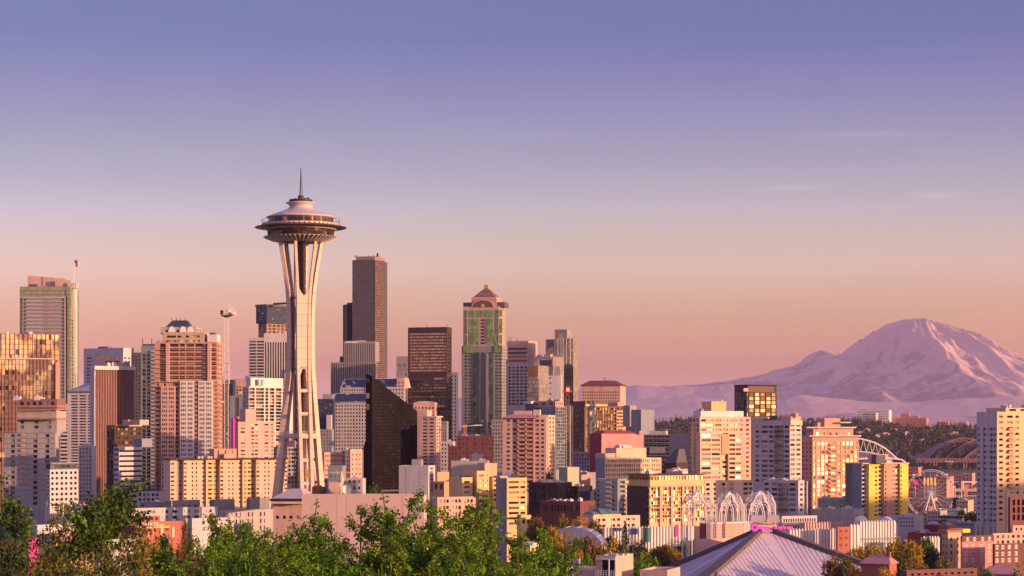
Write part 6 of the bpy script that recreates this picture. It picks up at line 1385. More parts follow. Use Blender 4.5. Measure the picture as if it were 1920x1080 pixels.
B.block(S(n=2, wf=.5, rp=10, hf=.4), S(n=4, wf=.6, rp=8, hf=.5, mt=2), x0=-14, x1=-1, y0=B.Yr(1886, -1), y1=B.R, z0=B.Z(773), z1=B.Z(764.5), wall='orangesunlit', name='penthouse', rim=.3); B.junk(5, z=B.Z(764.5), y0=14, hmax=1.6)
B.box('stair_tower', 'grey', 1853, 1866, 771.5, 775, y0=2, y1=8)
low('dark brown wooden balcony block at the foot of the orange lit tower', 1890, 1894, 1985, 932, 950, 60, 'darkbrick', R=S(n=10, wf=.55, rp=14, hf=.8, mt=5, g=['glass_dark', 'glass', 'glass_brown'], d=1.2), vb=985)
low('cream terrace with planters above the wooden balcony block', 1884, 1888, 1985, 919, 1000, 60, 'cream', R=S(n=8, wf=.4, rp=10, hf=.4), vb=935, junk=6)
# ------------------------------------------------------------------ stadium, ballpark, wheel, viaduct and the flat port beyond
def arch_stadium():
    Y = 3700.; cx = PX(1588, Y); T = thing('stadium', 'stadium with a white lattice roof arch beyond the salmon tower', 'stadium', (cx, Y, -38)); k = Y / F
    X = lambda p: PX(p, Y) - cx
    Z = lambda p: PZ(p, Y) + 38
    top = lambda px: interp([(1478, 868), (1490, 852), (1505, 838), (1530, 827), (1560, 822.5), (1590, 821.5), (1615, 823), (1640, 830), (1660, 841), (1676, 855), (1690, 868)], px)
    pts = [(X(p), 0, Z(top(p))) for p in range(1478, 1692, 6)]
    b = MB(); b.tube(pts, 1.5, 6); b.build('arch_chord', 'plainwhite', T)
    low_ = lambda px: interp([(1478, 868), (1500, 850), (1540, 846), (1590, 845), (1630, 848), (1660, 855), (1690, 868)], px)
    b = MB(); b.tube([(X(p), 0, Z(low_(p))) for p in range(1478, 1692, 6)], 1.0, 5); b.build('arch_chord', 'plainwhite', T)
    b = MB(); prev = None
    for i, p in enumerate(frange(1490, 1682, 5.6)):
        q = (X(p), 0, Z(top(p) if i % 2 else low_(p)))
        if prev: b.tube([prev, q], .55, 4)
        prev = q
    b.build('bracing', 'plainwhite', T)
    b = MB(); rim = [(1478, 872), (1520, 868), (1580, 862), (1640, 859), (1670, 859.5), (1688, 862), (1697, 869), (1699, 878)]
    b.tube([(X(p), -12, Z(y)) for p, y in rim], 1.7, 6); b.build('roof_rim', 'plainwhite', T)
    b = MB(); n = 24
    for i in range(n):
        p0, p1 = lerp(1478, 1699, i / n), lerp(1478, 1699, (i + 1) / n)
        y0, y1 = interp(rim, p0), interp(rim, p1)
        b.q((X(p0), -12, Z(y0 + .8)), (X(p1), -12, Z(y1 + .8)), (X(p1), 30, Z(low_(min(p1, 1690)))), (X(p0), 30, Z(low_(min(p0, 1690)))))
        b.q((X(p0), -8, 0), (X(p1), -8, 0), (X(p1), -8, Z(y1 + 4)), (X(p0), -8, Z(y0 + 4)), m=1)
    b.build('roof', ['roofgrey', 'darkgrey'], T)
arch_stadium()
def ballpark():
    Y = 4000.; cx = PX(1780, Y); T = thing('ballpark', 'ballpark with three brown arched roof trusses below the wooded hill', 'stadium', (cx, Y, -38))
    X = lambda p: PX(p, Y) - cx
    Z = lambda p: PZ(p, Y) + 38
    for i, (a, pk, tp) in enumerate(((1733, 1800, 821.5), (1762, 1830, 823), (1790, 1858, 826))):
        y = -30 - i * 26; e = 2 * pk - a + 40
        f = lambda p: lerp(859, tp, math.sin(math.pi * .5 * min(1, (p - a) / (pk - a))) ** .9) if p < pk else lerp(tp, 859, max(0, (p - pk) / (e - pk)) ** 1.6)
        b = MB(); ps = [lerp(a, e, q / 22) for q in range(23)]
        for p, q in zip(ps, ps[1:]): b.q((X(p), y, Z(f(p) + 1.5)), (X(q), y, Z(f(q) + 1.5)), (X(q), y + 60, Z(f(q) + 1.5)), (X(p), y + 60, Z(f(p) + 1.5)))
        panel = b.build('roof_panel', 'ballroof', T)
        b = MB(); b.tube([(X(p), y - 1, Z(f(p))) for p in ps], 1.0, 5); b.tube([(X(p), y - 1, Z(lerp(f(p), 859, .0) + 5)) for p in ps[2:-2]], .6, 4)
        prev = None
        for n_, p in enumerate(ps): 
            q = (X(p), y - 1, Z(f(p) + (4.5 if n_ % 2 else .5)))
            if prev: b.tube([prev, q], .45, 4)
            prev = q
        b.build('truss', 'trusspink', panel)
        for w in range(9):
            p = lerp(a + 14, pk + 10, w / 9); b = MB(); b.tube([(X(p), y - 1.5, Z(f(p) + 2)), (X(p + 16), y - 1.5, Z(857))], .4, 4)
            b.build('brace', 'trusspink', panel)
    b = MB(); b.v = [(X(1700), -40, Z(861)), (X(1733), -40, Z(859)), (X(1800), 60, Z(826)), (X(1762), 60, Z(838))]; b.f = [(0, 1, 2, 3)]; b.m = [0]; b.build('side_roof', 'ballroof', T)
    b = MB(); b.box(X(1700), X(1900), -95, -90, Z(866), Z(858)); 
    for p in frange(1702, 1900, 6): b.tube([(X(p), -96, Z(866)), (X(p + 3), -96, Z(858)), (X(p + 6), -96, Z(866))], .5, 4)
    b.build('eaves_truss', 'trusspink', T)
    b = MB(); b.box(X(1695), X(1900), -70, 60, 0, Z(866)); b.build('stand', 'darkgrey', T)
    for p in (1735, 1763, 1790, 1818):
        b = MB()
        for s in (-1, 1): b.tube([(X(p + 2.5 * s), -92, Z(866)), (X(p + 1.4 * s), -92, 0)], 1.3, 5)
        for q in range(5): b.tube([(X(p - 2), -92, Z(868 + 7 * q)), (X(p + 2), -92, Z(873 + 7 * q))], .5, 4)
        b.build('column', 'trusspink', T)
    for a, e, t in ((1752, 1768, 862), (1815, 1832, 862)): b = MB(); b.box(X(a), X(e), -97, -96.2, Z(t + 3), Z(t + 1)); b.build('sign_band', 'lightgrey', T)
wall_mat('ballroof', (.13, .10, .12), var=.2, scale=.02); wall_mat('trusspink', (.30, .19, .19), var=.1)
ballpark()
def ferris():
    Y = 2300.; cx = PX(1745, Y); base = PZ(977, Y); zc = PZ(926, Y) - base; R = 45.5 / F * Y
    T = thing('ferris_wheel', 'white ferris wheel on the waterfront beside the striped tower', 'ferris wheel', (cx, Y, base), rad(-12))
    for s in (-2.2, 2.2):
        b = MB(); n = 56
        for r, t in ((R, .28), (R * .93, .2)):
            b.tube([(r * math.cos(2 * math.pi * i / n), s, zc + r * math.sin(2 * math.pi * i / n)) for i in range(n + 1)], t, 5, cap=False)
        for i in range(n): a = 2 * math.pi * i / n; a2 = 2 * math.pi * (i + 1) / n; b.tube([(R * math.cos(a), s, zc + R * math.sin(a)), (R * .93 * math.cos(a2), s, zc + R * .93 * math.sin(a2))], .12, 3)
        b.build('rim', 'plainwhite', T)
    for i in range(21):
        a = 2 * math.pi * (i + .3) / 21; b = MB(); b.tube([(1.2 * math.cos(a), 0, zc + 1.2 * math.sin(a)), (R * .96 * math.cos(a), 0, zc + R * .96 * math.sin(a))], [.26, .2], 4)
        b.tube([(R * .96 * math.cos(a), -2.2, zc + R * .96 * math.sin(a)), (R * .96 * math.cos(a), 2.2, zc + R * .96 * math.sin(a))], .15, 4); b.build('spoke', 'plainwhite', T)
    b = MB(); b.tube([(0, -3.6, zc), (0, 3.6, zc)], 1.7, 14); b.build('hub', 'plainwhite', T)
    for s in (-1, 1):
        for y in (-3.4, 3.4): b = MB(); b.tube([(s * .4, y, zc), (s * 8.2, y * 1.9, 0)], [.55, .75], 6); b.build('support', 'plainwhite', T)
    bb = MB(); bb.box(-.75, .75, -.9, .9, -2.2, -.5, 0); bb.box(-.8, .8, -.95, .95, -.5, -.25, 1); bb.tube([(0, 0, -.3), (0, 0, .4)], .12, 4, 1); me = bb.mesh('gondola', ['glass_dark', 'plainwhite'])
    for i in range(42):
        a = 2 * math.pi * i / 42; o = D.objects.new('gondola', me); COL.objects.link(o); o.parent = T; o.location = (R * 1.0 * math.cos(a), 0, zc + R * math.sin(a))
    b = MB(); b.box(-16, 16, -9, 9, -9, -.02); b.build('pier', 'concrete', T)
ferris()
# viaduct
Y = 3000.
T = thing('viaduct', 'long pale double deck viaduct crossing behind the ferris wheel', 'viaduct', (PX(1760, Y), Y, -38)); zt = PZ(917.5, Y) + 38; zb = PZ(921.5, Y) + 38
b = MB(); b.box(-90, 120, 0, 14, zb, zt); b.build('deck', 'pinkstone', T)
b = MB(); b.box(-90, 120, 0, 14, zb - 6.6, zb - 5.2); b.build('deck', 'pinkstone', T)
b = MB(); b.box(-90, 120, -.3, -.003, zt, zt + 1); b.build('parapet', 'offwhite', T)
for i in range(9): b = MB(); x = -86 + 24 * i; b.box(x, x + 1.6, 1, 12, 0, zb - .01); b.build('pier', 'concrete', T)
Y = 3200.; T = thing('canopy', 'flat white roofed terminal shed behind the viaduct', 'shed', (PX(1812, Y), Y, -38)); b = MB(); z = PZ(905, Y) + 38; b.box(-22, 40, 0, 20, z, z + 1.6); b.build('roof', 'plainwhite', T); 
for x in (-16, -4, 8, 20, 32): b = MB(); b.box(x, x + .9, 1, 2, 0, z - .003); b.build('post', 'plainwhite', T)
b = MB(); b.box(-18, 40, 8, 19, 0, z - 3); b.build('wall', 'rose', T)
# port and market buildings: small, far, each one its own
PORT = [
 (1700, 1782, 893, 2930, 'rose', 'rose market hall behind the top of the wheel'), (1776, 1812, 890, 3350, 'rose', 'rose warehouse with small windows below the ballpark'), (1804, 1823, 887, 3300, 'salmon', 'square salmon clock house with a yellow upper storey'),
 (1738, 1775, 899, 2860, 'salmon', 'salmon loft block just above the viaduct'), (1702, 1722, 876, 3500, 'rose', 'rose shed beside the stadium'), (1700, 1750, 934, 2560, 'tan', 'tan row building with a line of dark windows under the viaduct'),
 (1748, 1800, 940, 2500, 'pinkstone', 'pale pink pier shed below the viaduct'), (1770, 1836, 934, 2700, 'offwhite', 'white pier roof at the water edge'), (1700, 1742, 950, 2420, 'brick', 'brick pier shed at the foot of the wheel'),
 (1793, 1815, 938, 1700, 'tan', 'orange cube building right of the wheel'), (1786, 1802, 934, 1760, 'darkbrown', 'dark block attached to the orange cube'), (1720, 1738, 962, 1560, 'grey', 'grey loft building in front of the wheel'),
 (1738, 1763, 958, 1500, 'concrete', 'pale concrete loft with a dark doorway in front of the wheel'), (1762, 1804, 967, 1450, 'palewhite', 'white arcaded block with a black roofline'), (1755, 1800, 955, 1580, 'lightgrey', 'grey stepped roof block behind the arcade'),
 (1800, 1834, 962, 1640, 'brick', 'dim brick block by the dark trees'), (1765, 1828, 980, 1380, 'bluegrey', 'blue grey retaining building below the dark trees'), (1676, 1714, 968, 1110, 'lightgrey', 'low white garage beside the domes'),
 (1705, 1722, 978, 1220, 'darkgrey', 'dark glazed pavilion with a small dome light'), (1716, 1760, 984, 1150, 'maroon', 'maroon blank hall near the domes'), (1758, 1776, 985, 1140, 'brick', 'brick red end hall'), (1702, 1768, 1000, 1080, 'maroon', 'low maroon shed in front of the blank halls')]
for i, (a, e, t, Y, w, lab) in enumerate(PORT):
    L_ = S(n=max(3, int((e - a) / 5)), wf=.5, rp=7, hf=.4, mt=3, g='glass_dark', big=False)
    B = Bld('building', lab, a, e, None, t, Y, 24, w, vb=990, dp=20, group='low buildings of the port'); B.block(L_ if 'blank' not in lab else None, None, rim=.5)
    if Y < 1800: B.junk(3, hmax=1.5)
    if 'clock' in lab: b = MB(); b.box(-B.L, 0, -.3, -.003, B.Z(t + 4), B.Z(t + 1.5)); b.build('upper_band', 'yellowwall', B.root)
    if 'market' in lab: b = MB(); b.box(-B.L, -B.m(30), -.4, -.003, B.Z(898), B.Z(894)); b.build('roof_band', 'navy', B.root)
    if 'arcaded' in lab: b = MB(); b.box(-B.L - 1, 1, -1.5, 8, B.Z(970), B.Z(968)); b.build('roof', 'black', B.root)
r = random.Random(3)
wn = ['rose', 'salmon', 'pinkstone', 'offwhite', 'brick', 'tan']
for i in range(34):
    Y = r.uniform(2450, 3500); px = r.uniform(1690, 1834); w = r.uniform(6, 16); t = lerp(880, 968, 1 - (Y - 2400) / 1100) + r.uniform(-3, 6)
    B = Bld('building', 'small %s low roof in the hazy port strip behind the wheel' % 'pinkish', px, px + w, None, max(t, 885), Y, 24, wn[i % 6], vb=990, dp=14, group='low buildings of the port')
    B.block(S(n=max(2, int(w / 4)), wf=.5, rp=5, hf=.4, mt=2, g='glass_dark', big=False), None, rim=0)
for i in range(4):
    Y = 2850.; o = MB(); x = PX(1733.5 + 6.6 * i, Y); tp = 895.5; 
    T = thing('banner', 'bright yellow banner hung in a row of four behind the wheel', 'banner', (x, Y, PZ(912, Y)), 0, 'row of yellow banners')
    b = MB(); w = 3.6 / F * Y / 2; b.box(-w, w, -.15, .15, PZ(909.5 + (i % 2), Y) - PZ(912, Y), PZ(tp, Y) - PZ(912, Y)); b.build('cloth', 'brightyellow', T)
    b = MB(); b.tube([(0, .4, -14), (0, .4, PZ(tp - 1, Y) - PZ(912, Y))], .3, 5); b.build('pole', 'steel', T)
Y = 2840.; T = thing('sign', 'round magenta sign beside the yellow banners', 'sign', (PX(1716, Y), Y, PZ(912, Y))); b = MB(); rr = 5 / F * Y; zc = PZ(904.5, Y) - PZ(912, Y)
b.tube([(0, -.5, zc), (0, .5, zc)], rr, 24); b.build('disc', 'magenta', T); b = MB(); b.tube([(0, .8, -14), (0, .8, zc)], .4, 5); b.build('post', 'steel', T)
# hospital and houses on the hill
def hillb(label, a, e, t, bt, wall, th=20, n=10, y=5060.):
    B = Bld('building', label, a, e, None, t, y, th, wall, vb=bt + 4, dp=30, base=PZ(bt, y) - 12); B.block(S(n=n, wf=.6, rp=4.4, hf=.5, mt=2, g='glass_pale', big=False), None, rim=0); return B
B = hillb('white hospital slab on the ridge of the wooded hill', 1606, 1667, 769, 784, 'plainwhite', n=16); B.box('wing', 'pinkstone', 1613, 1628, 767, 772, y0=4, y1=14)
hillb('pale lower wing of the white hospital on the ridge', 1616, 1642, 774, 786, 'lightgrey', y=5030.)
B = hillb('pink stepped hospital on the ridge of the wooded hill', 1668, 1737, 784, 798, 'rose', n=16); B.box('tower', 'rose', 1688, 1704, 775, 786, y0=3, y1=14); B.box('tower', 'salmon', 1704, 1722, 780, 786, y0=3, y1=14)
hillb('pink flats on the ridge near the orange lit tower', 1756, 1778, 791, 800, 'rose', n=6); hillb('white flats among trees on the ridge', 1796, 1812, 791, 800, 'offwhite', n=5)
hillb('pale rooftop cluster on the ridge behind the gold cornered tower', 1462, 1486, 777, 790, 'offwhite', n=5)
for i in range(12):
    Y = 5040.; T = thing('light_mast', 'thin pale mast in a row along the ridge', 'mast', (PX(1493 + 4.4 * i, Y), Y, PZ(792, Y)), 0, 'row of masts on the ridge')
    b = MB(); b.tube([(0, 0, 0), (0, 0, PZ(774 + i * .5, Y) - PZ(792, Y))], .45, 4); b.box(-1, 1, -.4, .4, PZ(774 + i * .5, Y) - PZ(792, Y), PZ(773.2 + i * .5, Y) - PZ(792, Y)); b.build('pole', 'lightgrey', T)
r = random.Random(5)
for i, (px, py) in enumerate([(1643, 818), (1660, 813), (1676, 806), (1782, 815), (1790, 812), (1224, 806), (1240, 812), (1252, 808), (1730, 826), (1612, 812), (1700, 812), (1625, 806), (1750, 808), (1818, 806), (1468, 800), (1212, 803)]):
    best = None
    for q in range(80):
        y = lerp(HY - 1300, HY, q / 80); e = abs(PZ(py, y) - (hill_z(PX(px, y), y) + 6))
        if best is None or e < best[0]: best = (e, y)
    y = best[1] - 6; x = PX(px, y); z = hill_z(x, y) - 1
    T = thing('house', 'small pale roofed house among the trees of the wooded hill', 'house', (x, y, z), r.uniform(-.3, .6), 'houses on the wooded hill')
    w = r.uniform(5, 8); b = MB(); b.box(-w, w, -4, 4, 0, 8); b.build('wall', 'offwhite', T); b = MB(); b.prism([(-w - .6, -4.6), (w + .6, -4.6), (w + .6, 4.6), (-w - .6, 4.6)], 8, 11, top=[(-w * .6, -.2), (w * .6, -.2), (w * .6, .2), (-w * .6, .2)]); b.build('roof', 'pinkroof' if i % 2 else 'rooflilac', T)

# ------------------------------------------------------------------ the arena with its seamed roof
def arena():
    Y0 = 800.; ax, az = PX(1432, Y0), PZ(990, Y0); Hh = az; T = thing('arena', 'arena with a great seamed lilac pyramid roof and dark concrete ridge beams', 'arena', (ax, Y0, 0)); m = .325; mi = (.325, .325, .325, .43); A = -30
    dirs = [(math.sin(rad(A + 90 * i)), -math.cos(rad(A + 90 * i))) for i in range(4)]
    ln = 74.
    def ridge(i, t, off=0, up=0):
        dx, dy = dirs[i]; tx, ty = -dy, dx
        return Vector((dx * t + tx * off, dy * t + ty * off, Hh - mi[i % 4] * t + .0007 * t * t * .6 + up))
    for i in range(4):
        j = (i + 1) % 4; b = MB(); n = 14
        P = lambda u, v: ridge(i, ln * v).lerp(ridge(j, ln * v), u) - Vector((0, 0, 2.6 * v * math.sin(math.pi * u)))
        for a in range(n):
            for c in range(n):
                v0, v1 = .04 + .96 * a / n, .04 + .96 * (a + 1) / n
                b.q(P(c / n, v1), P((c + 1) / n, v1), P((c + 1) / n, v0), P(c / n, v0))
        # standing seams running down the panel
        ns = 64
        for k in range(1, ns):
            u0 = k / ns
            # seams start on a ridge and run straight down the fall line
            e = P(u0, 1.0); s = .04 + .96 * abs(2 * u0 - 1); q = P(0 if u0 < .5 else 1, s)
            nseg = 6; pts = []
            for w in range(nseg + 1):
                f = w / nseg; v = lerp(s, 1, f); u = lerp(0 if u0 < .5 else 1, u0, (f * 1.0 / v) if v > 0 else 0); pts.append(P(min(max(u, 0), 1), v) + Vector((0, 0, .04)))
            b.tube(pts, .055, 3, m=1, cap=False)
        b.build('roof', ['arenaroof', 'arenaseam'], T)
    for i in range(4):
        b = MB(); w0 = 1.0; prev = None
        for q in range(15):
            t = ln * 1.06 * q / 14; w = 1.1 + 1.6 * q / 14
            ring = [ridge(i, t, -w, -.4), ridge(i, t, w, -.4), ridge(i, t, w, 1.1), ridge(i, t, -w, 1.1)]; b0 = len(b.v); b.v += [tuple(p) for p in ring]
            if prev is not None:
                for k in range(4): l = (k + 1) % 4; b.f.append((prev + k, prev + l, b0 + l, b0 + k)); b.m.append(0)
            prev = b0
        b.build('ridge_beam', 'arenabeam', T)
    b = MB(); b.prism([(5.2 * dx, 5.2 * dy) for dx, dy in dirs], Hh - 1.2, Hh + 1.2); b.build('crown', 'concrete', T)
    b = MB(); b.tube([(5.6 * dirs[i % 4][0], 5.6 * dirs[i % 4][1], Hh + 2.1) for i in range(5)], .12, 4); b.tube([(5.6 * dirs[i % 4][0], 5.6 * dirs[i % 4][1], Hh + 1.6) for i in range(5)], .12, 4); b.build('railing', 'salmon', T)
    for s, mt_ in ((-2.6, 'rooflilac'), (3.2, 'rooflilac')):
        b = MB(); b.prism([(s - 2.5, -2), (s + 2.5, -2), (s + 2.5, 2.5), (s - 2.5, 2.5)], Hh + 2.2, Hh + 4.6, top=[(s - 1.9, -1.4), (s + 1.9, -1.4), (s + 1.9, 2), (s - 1.9, 2)]); b.build('roof_unit', mt_, T)
    b = MB(); b.prism([(d_[0] * ln * .8, d_[1] * ln * .8) for d_ in dirs], 0, max(.5, Hh - .43 * ln * .8 - 3)); b.build('wall', 'concrete', T)
    # pink lettering on the crown: a key and the name
    text('lettering', 'KeyArena', 1.75, 'neonpink', T, (3.4, -5.2, Hh - .1), (R90, 0, rad(12)), .95, .2)
    b = MB()
    def ringk(r0, r1, c):
        n = 20
        for q in range(n):
            a0, a1 = 2 * math.pi * q / n, 2 * math.pi * (q + 1) / n
            f = lambda r, a: (c[0] + r * math.cos(a), c[1], c[2] + r * math.sin(a))
            b.q(f(r0, a0), f(r1, a0), f(r1, a1), f(r0, a1)); b.q(*[(x, y - .3, z) for x, y, z in (f(r0, a1), f(r1, a1), f(r1, a0), f(r0, a0))])
    ringk(.55, 1.35, (-3.8, -5.6, Hh + .4)); b.prism([(-2.7, -5.9), (1.3, -5.9), (1.3, -5.6), (-2.7, -5.6)], Hh - .05, Hh + .75); b.box(-.6, -.05, -5.9, -5.6, Hh - 1.0, Hh - .06); b.box(.5, 1.3, -5.9, -5.6, Hh - 1.3, Hh - .06); b.build('key_emblem', 'neonpink', T)
m_, t_, p_, o_ = new_mat('neonpink'); p_.inputs['Base Color'].default_value = (.9, .05, .42, 1); p_.inputs['Emission Color'].default_value = (1, .06, .45, 1); p_.inputs['Emission Strength'].default_value = .45
wall_mat('arenaroof', (.50, .44, .50), rough=.5, var=.16, scale=.12, streak=False); wall_mat('arenaseam', (.20, .17, .20)); wall_mat('arenabeam', (.11, .09, .095), var=.25, scale=.3, streak=False)
arena()

# ------------------------------------------------------------------ the gothic arches and the white ribbed halls
def arch_tower(px, top, wpx, Y, label):
    cx = PX(px, Y); zt = PZ(top, Y); w = wpx / F * Y / 2; T = thing('arch', label, 'arch', (cx, Y, 0), rad(9), 'white gothic lattice arches')
    sh = zt - w * 1.05            # shoulder height of the outer rib
    for s in range(4):
        b = MB(); side = s % 2; c, sn = math.cos(s * R90), math.sin(s * R90)
        P = lambda x, y, z: (c * x - sn * y, sn * x + c * y, z)
        for sg in (-1, 1):
            b.tube([P(sg * w, -w, 0), P(sg * w, -w, sh), P(sg * w * .5, -w * .82, lerp(sh, zt, .62)), P(0, -w * .30 if False else -w * .6, zt - w * .12)], .2, 4)
            b.tube([P(sg * w * .86, -w, 0), P(sg * w * .86, -w, sh * .99), P(sg * w * .42, -w * .85, lerp(sh, zt, .5))], .11, 4)
            if s == 1 or s == 3: continue
            inner = [P(sg * w * .68 * math.cos(q / 10 * R90 * .98) ** .8, -w * (1 - .06 * (q / 10)), lerp(0, 1, 0) + lerp(sh - w * 1.6, zt - w * .85, math.sin(q / 10 * R90))) for q in range(11)]
            b.tube([P(sg * w * .68, -w, 0)] + inner, .2, 4)
            inner2 = [P(sg * w * .54 * math.cos(q / 10 * R90 * .98) ** .8, -w * (1 - .06 * (q / 10)), lerp(sh - w * 1.7, zt - w * 1.05, math.sin(q / 10 * R90))) for q in range(11)]
            b.tube([P(sg * w * .54, -w, 0)] + inner2, .13, 4)
            for q in range(4 if s == 0 else 0):
                f = q / 4; z = lerp(sh - w * .6, sh, f); x0, x1 = w, w * .6 * (1 - .5 * f * f)
                b.tube([P(sg * x0, -w, z + w * .1), P(sg * x1, -w * .96, z + w * .35 * f)], .1, 3); b.tube([P(sg * x1, -w * .96, z), P(sg * x0, -w, z + w * .22)], .1, 3)
            for q in range(5 if s == 0 else 0):
                f = (q + .5) / 5; a = Vector(P(sg * w, -w, sh)).lerp(Vector(P(0, -w * .6, zt)), f); e = Vector(P(sg * w * .55 * (1 - f * .8), -w * .95, lerp(sh - w * .3, zt - w * .9, f)))
                b.tube([a, e], .1, 3); a2 = Vector(P(sg * w, -w, sh)).lerp(Vector(P(0, -w * .6, zt)), min(1, f + .16)); b.tube([e, a2], .1, 3)
        b.build('arch_side', 'plainwhite', T)
    b = MB()
    for s in range(4): a = s * R90 + R90 / 2; b.tube([(w * 1.2 * math.cos(a), w * 1.2 * math.sin(a), sh), (0, 0, zt)], .22, 4)
    b.build('crown_ribs', 'plainwhite', T)
arch_tower(1307.5, 921, 47, 862, 'white lattice arch in front of the golden condominium')
arch_tower(1367.5, 922, 42, 890, 'white lattice arch in front of the cream podium block, middle of three')
arch_tower(1425, 920, 47, 850, 'white lattice arch just above the roof crown of the arena')
def fluted(name, label, pl, pc, pr, top, Y, th, wall, pitch=1.4, vb=1040, dp=20, rim=.5, face='R', dep=.45, panels=()):
    B = Bld(name, label, pl, pc, pr, top, Y, th, wall, vb=vb, dp=dp); B.block(None, None, rim=rim)
    b = MB(); Ln = B.R if face == 'R' else B.L; h = B.zt - B.z0
    n = int(Ln / pitch)
    for i in range(n):
        t = Ln * i / n
        if face == 'R': b.box(.003, dep, t, t + pitch * .32, 0, h + .55)
        else: b.box(-Ln + t, -Ln + t + pitch * .32, -dep, -.003, 0, h + .55)
    b.build('ribs', wall, B.root)['kind'] = 'stuff'
    for a, e, t, u, mt_ in panels:
        b = MB(); b.box(dep + .01, dep + .2, B.Yr(a), B.Yr(e), B.Z(u), B.Z(t)); b.build('banner', mt_, B.root)
    return B
fluted('exhibition_hall', 'long white ribbed hall with blue banners and one magenta banner', 1130, 1133, 1300, 990, 905, 66, 'palewhite', panels=((1150, 1164, 990, 996, 'navy'), (1180, 1195, 992, 1003, 'bluepaint'), (1204, 1219, 991, 1018, 'tealroof'), (1264.5, 1271, 986, 1009, 'magenta')))
B = Bld('exhibition_hall', 'pink hall faced with rows of pale circles and a maroon side', 1312, 1328, 1412, 982, 858, 52, 'rose', vb=1040, dp=20); B.block(None, None)
b = MB(); b.box(-B.L - .02, .0, -.12, -.004, 0, B.zt - B.z0); b.build('end_wall', 'maroon', B.root)
b = MB(); d0 = B.m(6.1); row = 0; z = B.Z(987)
while z > B.Z(1022):
    y = d0 * (.6 if row % 2 else 1.1)
    while y < B.R - d0 * .5: b.tube([(.003, y, z), (.1, y, z)], d0 * .50, 14); y += d0 * 1.1
    z -= d0 * .98; row += 1
o = b.build('disc_pattern', 'pinkstone', B.root); o['kind'] = 'stuff'
b = MB(); b.box(-B.L, .4, -.2, B.R, B.Z(983), B.Z(980.4)); b.build('cornice', 'palewhite', B.root)
low('pink flat roofed entrance hall below the circle patterned hall', 1300, 1304, 1400, 1011, 815, 55, 'pinkstone', junk=0)
fluted('exhibition_hall', 'white ribbed hall emerging from behind the arena roof beside a brick stair tower', 1476, 1480, 1571, 994, 900, 66, 'palewhite')
B = low('brick red stair tower with slit windows set in white ribbed walls', 1567, 1570.5, 1593, 988, 895, 64, 'brick', R=S(n=2, pat=[(.3, .42), (.55, .67)], rp=13, hf=.35, mt=6, g='glass_pale'), junk=0, vb=1033)
fluted('exhibition_hall', 'narrow white ribbed bay beyond the brick stair tower', 1592, 1594, 1612, 985, 900, 66, 'palewhite')
fluted('exhibition_hall', 'upper white ribbed gallery with a maroon roof edge', 1500, 1508, 1612, 981, 980, 66, 'pinkstone')
B = fluted('exhibition_hall', 'pale yellow corner hall with an overhanging upper storey', 1606, 1612, 1680, 979, 940, 62, 'palewhite')
b = MB(); b.box(-B.L, .9, -.6, B.R + .3, B.Z(1012), B.Z(1009)); b.build('ledge', 'bluegrey', B.root)
fluted('exhibition_hall', 'short white ribbed wall among the gold trees', 1726, 1731, 1762, 1008, 930, 60, 'palewhite')
def dome(px, top, wpx, Y, label, mat):
    w = wpx / F * Y / 2; T = thing('dome', label, 'dome', (PX(px, Y), Y, PZ(top, Y) - w)); b = MB()
    b.lathe([(.01, w)] + [(w * math.sin(rad(t)), w * math.cos(rad(t))) for t in range(8, 112, 8)], 28); o = b.build('shell', mat, T); o.data.polygons.foreach_set('use_smooth', [True] * len(o.data.polygons))
    b = MB(); b.lathe([(w * .95, -w * .3), (w * .95, -w * .3 - 40)], 24); b.build('drum', 'offwhite', T)
dome(1615, 967, 26, 985, 'cream dome above the pale yellow corner hall', 'palewhite'); dome(1662, 968, 28, 1000, 'pale dome at the far end of the corner hall, next to a grey one', 'palewhite'); dome(1674, 967, 22, 1040, 'blue grey ribbed dome behind the pale one', 'bluegrey')

# ------------------------------------------------------------------ low right: brick flats and houses
B = Bld('apartment_building', 'tan corner flats with a yellow roof canopy and white windows', 1766, 1777.5, 1803, 998, 800, 54, 'tan', vb=1062, cat='apartments')
B.block(S(n=2, wf=.4, rp=13, hf=.4, mt=10), S(n=2, pat=[(.3, .6)], rp=12.8, hf=.46, mt=10, g=['glass_pale', 'glass'], big=True))
b = MB(); b.box(-B.L, .003, -.2, -.01, 0, B.zt - B.z0); b.build('end_wall', 'darkbrick', B.root) if False else None
b = MB(); b.box(-B.L - 1, .5, -1, B.R, B.Z(998), B.Z(994)); b.build('canopy', 'brick', B.root); b = MB(); b.box(-6, .6, B.R, B.R + B.m(20), B.Z(1000), B.Z(993)); b.build('canopy', 'yellowpaint', B.root)
def whitewin(B, a, e, rows, w=5.2, h=7.6, face='R'):
    for i, px in enumerate(a):
        for py in rows:
            b = MB(); y0, y1 = B.Yr(px - w / 2), B.Yr(px + w / 2); z0, z1 = B.Z(py + h / 2), B.Z(py - h / 2); f = (y1 - y0) * .13
            b.box(.004, .1, y0, y1, z0, z1, 0)
            for k in range(2): m0 = lerp(y0, y1, k / 2) + f; b.box(.101, .13, m0, m0 + (y1 - y0) / 2 - 2 * f, z0 + f, z1 - f, 1)
            b.build('window', ['plainwhite', 'glass'], B.root)
B = Bld('apartment_building', 'pink brick flats with paired white windows and a brown top storey', 1801, 1804, 1864, 1005, 790, 62, 'rose', vb=1062, cat='apartments'); B.block(None, None, z1=B.Z(1016)); B.block(None, None, x1=-.02, z0=B.Z(1016), wall='darkbrick', name='top_storey')
whitewin(B, (1811, 1824, 1840, 1854), None, (1026, 1038.5, 1051)); whitewin(B, (1814, 1827, 1842, 1855), None, (1011.5,), h=6.5); B.junk(6, hmax=1.2)
